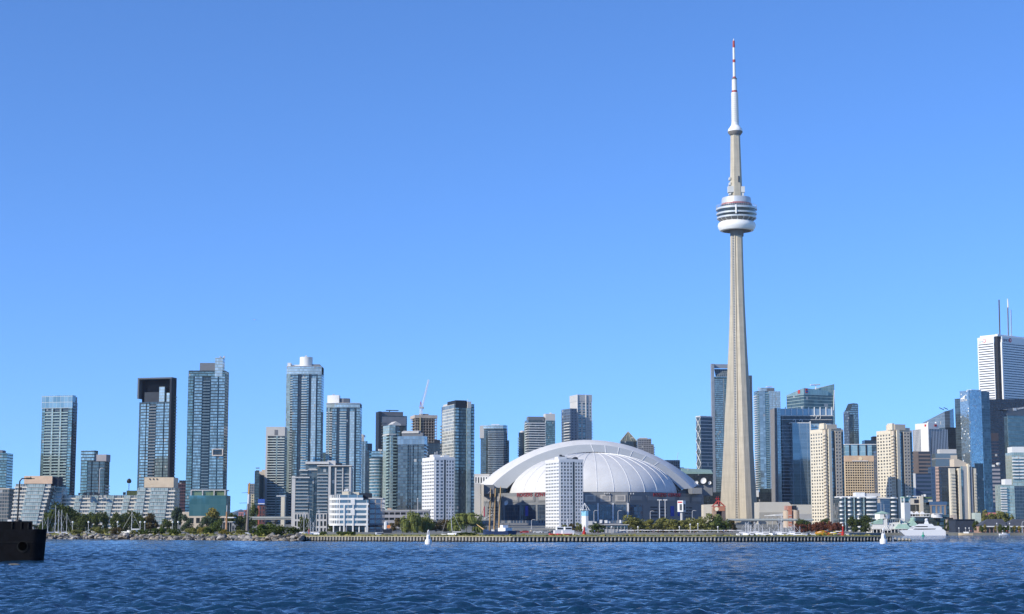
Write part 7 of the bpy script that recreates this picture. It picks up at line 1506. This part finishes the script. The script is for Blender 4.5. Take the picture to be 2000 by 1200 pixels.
S.box('shaft', m_tw, 0, W_, 0, D_, 0, S.h(982)); S.box('lantern_glass', G['teal'], .4, W_-.4, .4, D_-.4, S.h(982)+.02, S.h(972.5)); S.box('lantern_roof', m_copper, -.3, W_+.3, -.3, D_+.3, S.h(972.4), S.h(970.5))
for (a, b) in ((0, 0), (1, 0), (0, 1), (1, 1)): S.box('corner_post', m_tw, (W_-.6)*a-.02, (W_-.6)*a+.62, (D_-.6)*b-.02, (D_-.6)*b+.62, S.h(982)+.02, S.h(972.5)-.02)
S.box('roof_dish', m_white, W_*.6, W_*1.2, 0, 1, S.h(970.4), S.h(968.5))
# buildings behind the terminal
S = Site('office_block', 'cream concrete low-rise with a tall stair shaft behind the white vent tower', 1776, 1822, 977, 1380, 0, dep=18); m_cc = plain('lowrise_cream', (.58, .53, .43), var=.07); W_ = S.W
S.box('body', facade('cream_lowrise', (.05, .055, .05), (.16, .17, .15), fh=8, bw=5, hf=.12, vf=.06, span=(.45, .42, .36)), 0, W_, .5, 18, 0, S.h(986)); S.box('attic', m_cc, 0, S.lx(1796), 0, 16, S.h(986)+.02, S.h(974)); S.box('attic', m_cc, S.lx(1803), W_, 1, 16, S.h(986)+.02, S.h(976)); S.box('stair_shaft', m_cc, S.lx(1796)+.05, S.lx(1803)-.05, -2, 8, 0, S.h(969)); S.box('roof_frame', m_white, S.lx(1785), S.lx(1797), -.6, 3, S.h(970.5), S.h(969)); S.box('dark_recess', m_dkgrey, S.lx(1786), S.lx(1795), -.25, -.02, S.h(983), S.h(976)); S.box('green_hedge', plain('roof_hedge', (.10, .16, .07), var=.4, scale=1), S.lx(1804), S.lx(1821), 0, .9, S.h(974), S.h(971)); rooftop(S, S.h(970), 3, m_white, 7, .55, .95)
S = Site('office_block', 'blue glass low-rise framed in brown stone with a rounded white window box', 1815, 1853, 981, 1330, 0, dep=18); W_ = S.W
S.core(G['navy']); S.box('blue_attic', plain('attic_blue', (.06, .12, .22)), 0, W_*.9, -.6, 10, S.h(986.5), S.H+.3); S.box('glass_middle', facade('lowrise_blue', (.08, .13, .18), (.16, .22, .28), fh=12, bw=5, hf=.02, vf=.03, span=(.2, .25, .3), metal=.5), W_*.12, W_*.88, -.5, -.02, S.h(1006), S.h(988)); m_bs = plain('brown_stone', (.26, .21, .17)); 
for t in (.02, .3, .52, .74): S.box('stone_pier', m_bs, W_*t, W_*t+W_*.09, -.95, -.55, S.h(1006), S.h(987)); 
S.box('stone_band', m_bs, 0, W_*.86, -1.0, -.5, S.h(988.5)+.02, S.h(986.6)); S.part('window_box', [facade('box_window', (.2, .26, .3), (.4, .46, .5), fh=20, bw=1.8, hf=0, vf=.14, span=(.6, .6, .6), blind=0)], lambda m: m.lathe([(4.2, S.h(1011)), (4.2, S.h(1004))], 20, cx=W_*.34, cy=-.5)); S.box('box_slab', m_white, W_*.12, W_*.58, -5, 0, S.h(1003.9), S.h(1003)); S.box('box_slab', m_white, W_*.12, W_*.58, -5, 0, S.h(1012), S.h(1011.1))
S = Site('tent_terrace', 'row of white peaked tent canopies on a terrace behind the ferry terminal', 1777, 1815, 1004, 1300, 0, dep=8); W_ = S.W; S.box('terrace_deck', m_white, 0, W_, -.5, 8, S.h(1010), S.h(1008.8)); S.box('terrace_wall', G['dark'], 0, W_, .2, 8, 0, S.h(1010)-.05)
for i in range(3):
    a, b = W_*(i*.28), W_*(i*.28+.26); S.part('tent', m_white, lambda m: [m.quad([p, q, ((a+b)/2, 3.5, S.h(998.5))]) for p, q in (((a, 0, S.h(1004.5)), (b, 0, S.h(1004.5))), ((b, 0, S.h(1004.5)), (b, 7, S.h(1004.5))), ((b, 7, S.h(1004.5)), (a, 7, S.h(1004.5))), ((a, 7, S.h(1004.5)), (a, 0, S.h(1004.5))))])
S.box('flat_canopy', m_white, W_*.84, W_*1.05, 0, 7, S.h(1004.5), S.h(1003)); S.part('post', m_white, lambda m: [m.tube((W_*t, .1, S.h(1008.8)), (W_*t, .1, S.h(1004.5)), .15, n=5) for t in (.0, .14, .28, .42, .56, .7, .84, 1.0)])
S = Site('parking_garage', 'small brown parking garage with open decks at the foot of the ribbed cream tower', 1852, 1869, 1009, 1300, 0, dep=10); W_ = S.W
for i in range(3): S.box('deck_band', plain('garage_tan', (.36, .31, .27)), 0, W_, 0, 10, i*4.4, i*4.4+2.2)
S.box('stair_core', plain('garage_tan', (.36, .31, .27)), W_*.6, W_, -.4, 9, 0, S.H+1); S.box('dark_core', m_black, .5, W_*.6, 1, 9.5, 0, S.H-1)
# sheds with dark roofs
m_shroof = plain('shed_roof', (.075, .08, .09), rough=.6, var=.15, scale=.3)
def shed(u0, u1, ur0, ur1, ve, vr, Y, label):
    S = Site('shed', label, u0, u1, ve, Y, 0, dep=20); W_ = S.W; a, b = S.lx(ur0), S.lx(ur1); z0, z1 = S.H, S.h(vr)
    S.box('wall', plain('shed_wall', (.34, .22, .17), var=.2), .5, W_-.5, .8, 19, 0, z0-.05); S.box('fascia', m_white, 0, W_, -.3, -.02, z0-.9, z0-.1)
    S.part('roof', m_shroof, lambda m: (m.quad([(-.4, -.5, z0), (W_+.4, -.5, z0), (b, 10, z1), (a, 10, z1)]), m.quad([(W_+.4, -.5, z0), (W_+.4, 20, z0), (b, 10, z1)]), m.quad([(W_+.4, 20, z0), (-.4, 20, z0), (a, 10, z1), (b, 10, z1)]), m.quad([(-.4, 20, z0), (-.4, -.5, z0), (a, 10, z1)])))
    for i in range(6): S.box('shop_opening', G['dark'], W_*(.06+i*.155), W_*(.16+i*.155), .4, .78, .2, z0-1.4)
shed(1915, 1966, 1936, 1966, 1027, 1014, 1165, 'long dark hipped roof shed on the promenade, left of the second shed'); shed(1969, 2030, 1985, 2030, 1027, 1014, 1165, 'second dark roofed shed at the right edge of the promenade')
S = Site('warehouse', 'low navy shaded building between the yacht and the dark roofed sheds', 1866, 1908, 1016, 1230, 0, dep=20); S.core(plain('warehouse_navy', (.03, .04, .06))); S.box('roof_slab', m_dkgrey, -.3, S.W+.3, -.6, 20, S.H+.02, S.H+.6); S.box('end_hut', plain('hut_green', (.42, .48, .42)), S.W*.9, S.W*1.18, -1, 8, S.H-2, S.H+5)
S = Site('restaurant', 'red and white sign strip on a low dark roof under the mirror blue tower', 1906, 1946, 1003, 1400, 0, dep=10); S.core(m_dkgrey); S.box('sign_strip', plain('sign_redwhite', (.5, .18, .16), var=.6, scale=.5), S.W*.35, S.W, -.4, -.02, S.H-1.5, S.H+.6)
# low pavilion and blue white tower by the stadium
S = Site('office_block', 'low grey flat roofed pavilion in front of the stadium with a dark window band', 1140, 1226, 1024, 1080, 0, dep=12); W_ = S.W
S.core(plain('pavilion_grey', (.36, .37, .38), var=.1), S.h(1026)); S.box('window_band', G['navy'], W_*.3, W_*.98, -.3, -.02, S.h(1033), S.h(1028)); S.box('roof_slab', m_ltgrey, W_*.1, W_+.8, -1.4, 12, S.h(1026)+.02, S.h(1024.6)); S.box('roof_hut', m_mech, W_*.3, W_*.9, 3, 9, S.h(1024.6), S.h(1022)); S.box('end_block', plain('pavilion_pale', (.48, .48, .47)), 0, W_*.2, -.6, 10, 0, S.h(1018)); rooftop(S, S.h(1022), 8, m_white, 12)
for i in range(9): S.box('pier', plain('pavilion_pale', (.48, .48, .47)), W_*(.28+.08*i), W_*(.29+.08*i), -.5, -.31, 0, S.h(1026))
S = Site('lift_tower', 'slim tower painted white and sky blue with an open white cone frame on top', 1135.5, 1149, 992, 1060, 20, uC=1144); W_, D_ = S.W, S.D
S.box('shaft', m_white, 0, W_, 0, D_, 0, S.h(1008)); S.box('blue_band', plain('sky_blue_paint', (.25, .52, .68)), -.02, W_, -.02, D_, S.h(1008)+.01, S.h(998)); S.box('dark_top', G['navy'], .3, W_-.3, .3, D_-.3, S.h(998)+.01, S.h(996.5))
S.part('cone_frame', m_white, lambda m: [m.tube((W_/2+3.4*math.cos(a), D_/2+3.4*math.sin(a), S.h(998)), (W_/2+2.4*math.cos(a), D_/2+2.4*math.sin(a), S.h(994)), .16, n=5) for a in [k*.785 for k in range(8)]]+[m.tube((W_/2+3.0*math.cos(a), D_/2+3.0*math.sin(a), S.h(996)), (W_/2, D_/2, S.h(983)), .16, n=5) for a in [k*.785 for k in range(8)]]+[m.tube((W_/2+3.0*math.cos(a), D_/2+3.0*math.sin(a), S.h(996)), (W_/2+3.0*math.cos(a+.785), D_/2+3.0*math.sin(a+.785), S.h(996)), .16, n=5) for a in [k*.785 for k in range(8)]])
# scoreboard sign
S = Site('billboard', 'white video scoreboard with red letters on a single post before the stadium', 1323, 1342, 978, 1380, -30, uC=1334, cat='billboard'); W_, D_ = S.W, S.D; D_ = min(D_, 5)
S.box('cabinet', m_white, 0, W_, 0, D_, S.h(1000), S.H); S.box('screen', plain('screen_grey', (.07, .08, .09)), W_*.38, W_*.8, -.15, -.01, S.h(997), S.h(985)); text('RED SOX', .9, plain('sign_red2', (.55, .03, .03)), (W_*.06, -.1, S.h(982.5)), 0, S.root, 'sign_lettering', .04, sx=.95) if False else S.box('red_line', plain('sign_red2', (.5, .04, .04)), W_*.08, W_*.85, -.15, -.01, S.h(982.5), S.h(980)); S.part('post', m_ltgrey, lambda m: m.tube((W_*.5, D_*.5, 0), (W_*.5, D_*.5, S.h(1000)), 1.1, n=10)); S.box('side_screen', plain('screen_grey', (.07, .08, .09)), W_+.01, W_+.15, D_*.2, D_*.8, S.h(997), S.h(985))
# ================================================================== beach: umbrellas, people
m_umb = plain('umbrella_white', (.72, .70, .64), var=.04); beach = None
mb = MB(); mb.quad([(PX(1215, 1040, 915), 901, 1.78), (PX(1455, 1040, 915), 901, 1.78), (PX(1455, 1040, 915), 950, 1.85), (PX(1215, 1040, 915), 950, 1.85)]); tag(mb.build('beach', plain('beach_sand', (.46, .38, .25), var=.1)), kind='structure')
first = None
def umbrella(u, v, Y):
    global first
    x, z = P(u, v, Y); zb = 1.8
    if first is None:
        first = empty('beach_umbrella', (0, 0, 0), 0, 'white flat beach umbrella in the row along the sand', 'umbrella', 'white beach umbrellas')
        mb = MB(); mb.lathe([(1.55, 2.05), (1.5, 2.2), (.8, 2.45), (0, 2.6)], 10); mb.lathe([(0, 2.5), (1.5, 2.12)], 10); mb.build('canopy', m_umb, first); mb = MB(); mb.tube((0, 0, 0), (0, 0, 2.45), .05, n=6); mb.build('pole', m_metal, first); r_ = first
    else: r_ = copy_tree(first)
    r_.location = (x, Y, zb); k = (z-zb)/2.6; r_.scale = (1.5, 1.5, k*1.0); r_.rotation_euler = (0, 0, rng.uniform(0, 1))
for u in list(range(1218, 1452, 9)): umbrella(u+rng.uniform(-2.5, 2.5), 1035.2+rng.uniform(-.4, .5), 912+rng.uniform(-6, 14))
def person_mesh(seed):
    rs = random.Random(seed); import bmesh
    me = bpy.data.meshes.new('person'); st = .12*rs.choice([-1, 1]); ar = rs.uniform(-.1, .25)
    v = [(0, 0, .95), (0, 0, 1.2), (0, 0, 1.42), (0, 0, 1.54), (0, -.01, 1.68), (.2, 0, 1.40), (.28, .05*st, 1.12), (.3, -.1+ar, .88), (-.2, 0, 1.40), (-.28, -.05, 1.12), (-.3, .1-ar, .88), (.1, 0, .9), (.12, st, .5), (.12, st*1.5, .08), (-.1, 0, .9), (-.12, -st, .5), (-.12, -st*1.5, .08), (.13, st*1.5-.14, .05), (-.13, -st*1.5-.14, .05)]
    e = [(0, 1), (1, 2), (2, 3), (3, 4), (2, 5), (5, 6), (6, 7), (2, 8), (8, 9), (9, 10), (0, 11), (11, 12), (12, 13), (0, 14), (14, 15), (15, 16), (13, 17), (16, 18)]
    r = [.15, .14, .16, .06, .105, .075, .055, .04, .075, .055, .04, .1, .075, .05, .1, .075, .05, .04, .04]
    me.from_pydata(v, e, []); o = bpy.data.objects.new('person', me); col.objects.link(o)
    md = o.modifiers.new('skin', 'SKIN'); 
    for i, sv in enumerate(me.skin_vertices[0].data): sv.radius = (r[i], r[i]*.85); sv.use_root = (i == 0)
    o.modifiers.new('sub', 'SUBSURF').levels = 1
    dg = bpy.context.evaluated_depsgraph_get(); m2 = bpy.data.meshes.new_from_object(o.evaluated_get(dg)); bpy.data.objects.remove(o)
    return m2
shirts = [(.6, .6, .58), (.45, .06, .05), (.05, .1, .3), (.06, .06, .07), (.5, .4, .2)]; words_ = ['white', 'red', 'blue', 'black', 'tan']
skin = (.45, .28, .2)
PM = []
for i in range(5):
    me = person_mesh(i); me.materials.append(plain('trousers_%d' % i, (.05+.03*i, .06, .09), var=.1)); me.materials.append(plain('shirt_'+words_[i], shirts[i], var=.1)); me.materials.append(plain('skin', skin, var=.05)); me.materials.append(plain('hair', (.04, .03, .02)))
    for p in me.polygons:
        c = p.center; p.material_index = 3 if c.z > 1.7 else 2 if c.z > 1.5 or (abs(c.x) > .24 and c.z < 1.15) else 1 if c.z > .95 else 0
        p.use_smooth = True
    PM.append(me)
for k in range(40):
    u = rng.uniform(985, 1450) if k < 26 else rng.uniform(1890, 1998); Y = rng.uniform(906, 925) if k < 26 else 1134
    i = rng.randrange(5); o = bpy.data.objects.new('person', PM[i]); col.objects.link(o); o.location = (PX(u, 1040, Y), Y, ground_z(Y)+.02 if k >= 26 or u < 1215 else 1.84); o.rotation_euler = (0, 0, rng.uniform(0, 6.28))
    tag(o, 'distant person in a %s top standing on the %s' % (words_[i], 'beach promenade before the stadium' if k < 26 else 'promenade right of the yacht'), 'person', '%s-topped people on the %s' % (words_[i], 'beach' if k < 26 else 'right promenade'))
# parked vehicles along the quay
def van(u, Y, c, label, group=None, L=4.8):
    root = empty('parked_car', (PX(u, 1040, Y), Y, ground_z(Y)), rng.choice([0, math.pi]), label, 'car', group); mc = plain('car_paint_%.2f_%.2f' % (c[0], c[2]), c, rough=.3, var=.02)
    mb = MB(); prof = [(-L/2, .3), (L/2, .3), (L/2, .85), (L*.3, .95), (L*.12, 1.45), (-L*.32, 1.48), (-L/2, .95)]
    for y0 in (-.85,): 
        mb.quad([(p[0], -.85, p[1]) for p in prof]); mb.quad([(p[0], .85, p[1]) for p in reversed(prof)])
        for a, b in zip(prof, prof[1:]+prof[:1]): mb.quad([(a[0], -.85, a[1]), (a[0], .85, a[1]), (b[0], .85, b[1]), (b[0], -.85, b[1])])
    mb.build('body', mc, root); mb = MB(); mb.quad([(p[0], -.87, p[1]) for p in ((L*.24, .98), (L*.1, 1.38), (-L*.3, 1.4), (-L*.42, .98))]); mb.quad([(p[0], .87, p[1]) for p in ((L*.24, .98), (L*.1, 1.38), (-L*.3, 1.4), (-L*.42, .98))]); mb.build('side_window', G['dark'], root)
    for x in (-L*.3, L*.3):
        for y in (-.8, .8): mb = MB(); mb.tube((x, y-.1, .32), (x, y+.1, .32), .32, n=12); mb.build('wheel', m_black, root)
for i, u in enumerate((985, 1000, 1012, 1024, 1050, 1066, 1080)): van(u, 940+(i % 3)*9, [(.6, .6, .6), (.3, .32, .35), (.05, .06, .08), (.35, .04, .04)][i % 4], '%s car parked along the quay before the stadium podium' % ['white', 'grey', 'black', 'red'][i % 4], '%s cars on the quay' % ['white', 'grey', 'black', 'red'][i % 4])
S = Site('quay_kiosk', 'small white and orange kiosk beside the shaded blue wing', 748, 764, 1031, 1060, 0, dep=6); S.box('hut', m_dkgrey, 0, S.W, 0, 6, 0, S.h(1034)); S.box('orange_panel', plain('panel_orange', (.6, .2, .06), var=.3), S.W*.5, S.W*.9, -.3, -.02, S.h(1032), S.h(1026)); S.box('white_panel', m_white, S.W*.2, S.W*.42, -.3, -.02, S.h(1032), S.h(1019)); S.part('roof_tank', m_white, lambda m: m.lathe([(1.1, S.h(1034)), (1.1, S.h(1020)), (0, S.h(1018))], 12, cx=S.W*.3, cy=3), True)
# stacked kayaks
kc = [((.55, .04, .03), 'red'), ((.6, .28, .03), 'orange'), ((.7, .68, .6), 'white'), ((.6, .5, .05), 'yellow'), ((.04, .05, .06), 'black')]
for k in range(26):
    u = 1602+(k % 9)*4.4+rng.uniform(-1, 1); row = k//9; Y = 575+row*1.2; c, w_ = kc[rng.randrange(5)]
    mb = MB(); L = 3.6; pp = [(-L/2, .03), (-L*.35, .22), (0, .34), (L*.35, .22), (L/2, .03)]
    for (a, ra), (b, rb) in zip(pp, pp[1:]): mb.tube((a, 0, .3), (b, 0, .3), ra, rb, 8)
    o = mb.build('kayak', plain('kayak_'+w_, c, rough=.35, var=.05), None, True, loc=(PX(u, 1040, Y), Y, 1.5+row*.42)); o.rotation_euler = (0, R(rng.uniform(-12, 12)), rng.uniform(-.5, .5)); tag(o, '%s kayak in the heap on the bank before the red trees' % w_, 'kayak', w_+' kayaks on the bank')
# birds and a distant gull
def gull(u, v, Y, span, label):
    x, z = P(u, v, Y); mb = MB(); mb.lathe([(0, -.22), (.08, -.1), (.09, .1), (.04, .25), (0, .3)], 8)
    for s_ in (-1, 1): mb.quad([(0, 0, .1), (0, 0, -.08), (s_*span*.25, .12, -.06), (s_*span*.25, .12, .1)]); mb.quad([(s_*span*.25, .12, .1), (s_*span*.25, .12, -.06), (s_*span*.5, .02, -.12), (s_*span*.5, .02, -.06)])
    o = mb.build('gull', m_hullw, None, False, loc=(x, Y, z)); o.rotation_euler = (R(80), 0, R(25)); tag(o, label, 'bird')
gull(972, 978, 420, 1.5, 'white gull flying between the masts of the tall ship'); gull(497, 625, 420, 1.1, 'tiny white gull high in the sky left of the tallest condo tower'); gull(546, 969.5, 480, 1.6, 'white gull gliding before the pale slab tower')

# ================================================================== faint lake haze
mb = MB(); mb.box(-4300, 4300, -150, 10400, -3.2, 640)
hz = mb.build('haze', []); tag(hz, kind='stuff')
m, n, l = node_mat('haze'); o = n.new('ShaderNodeOutputMaterial'); pv = n.new('ShaderNodeVolumePrincipled')
pv.inputs['Color'].default_value = (.8, .88, 1, 1); pv.inputs['Density'].default_value = 2.2e-5; pv.inputs['Anisotropy'].default_value = .3
l.new(pv.outputs[0], o.inputs['Volume']); hz.data.materials.append(m)

# ================================================================== details that belong to a part hang one level deeper
SUBS = [('main_deck', ('deck_window',)), ('cabinet', ('screen', 'side_screen', 'red_line')), ('clock_box', ('clock_face',)), ('hull', ('fairlead_plate', 'fairlead', 'rubbing_strake', 'bollard')), ('upper_works', ('frame_rib', 'deck_vent')),
        ('body', ('side_window',)), ('cabin', ('cabin_window',)), ('mast', ('boom', 'stay')), ('roundel', ('roundel_mark',)), ('logo_panel', ('logo_stripe',)), ('dome_panel', ('dome_rib', 'dome_ring', 'dome_rim')), ('arch_fascia', ('fascia_seam',)),
        ('drum_wall', ('vent', 'banner', 'glazed_bay', 'wall_panel', 'wall_inset', 'buttress', 'wall_lettering')), ('penthouse', ('penthouse_door',)), ('shaft', ('lift_guide',)), ('turret', ('turret_roof', 'turret_opening')), ('brick_front', ('brick_band',)), ('billboard', ('billboard_strip',))]
for root in [o for o in sc.objects if o.parent is None and o.children]:
    base = {}
    for c in root.children: base.setdefault(c.name.split('.')[0], []).append(c)
    for par, kids in SUBS:
        if par in base and base[par][0].location.length < 1e-6 and abs(base[par][0].rotation_euler.z) < 1e-6:
            for k in kids:
                for c in base.get(k, []):
                    if c is not base[par][0]: c.parent = base[par][0]
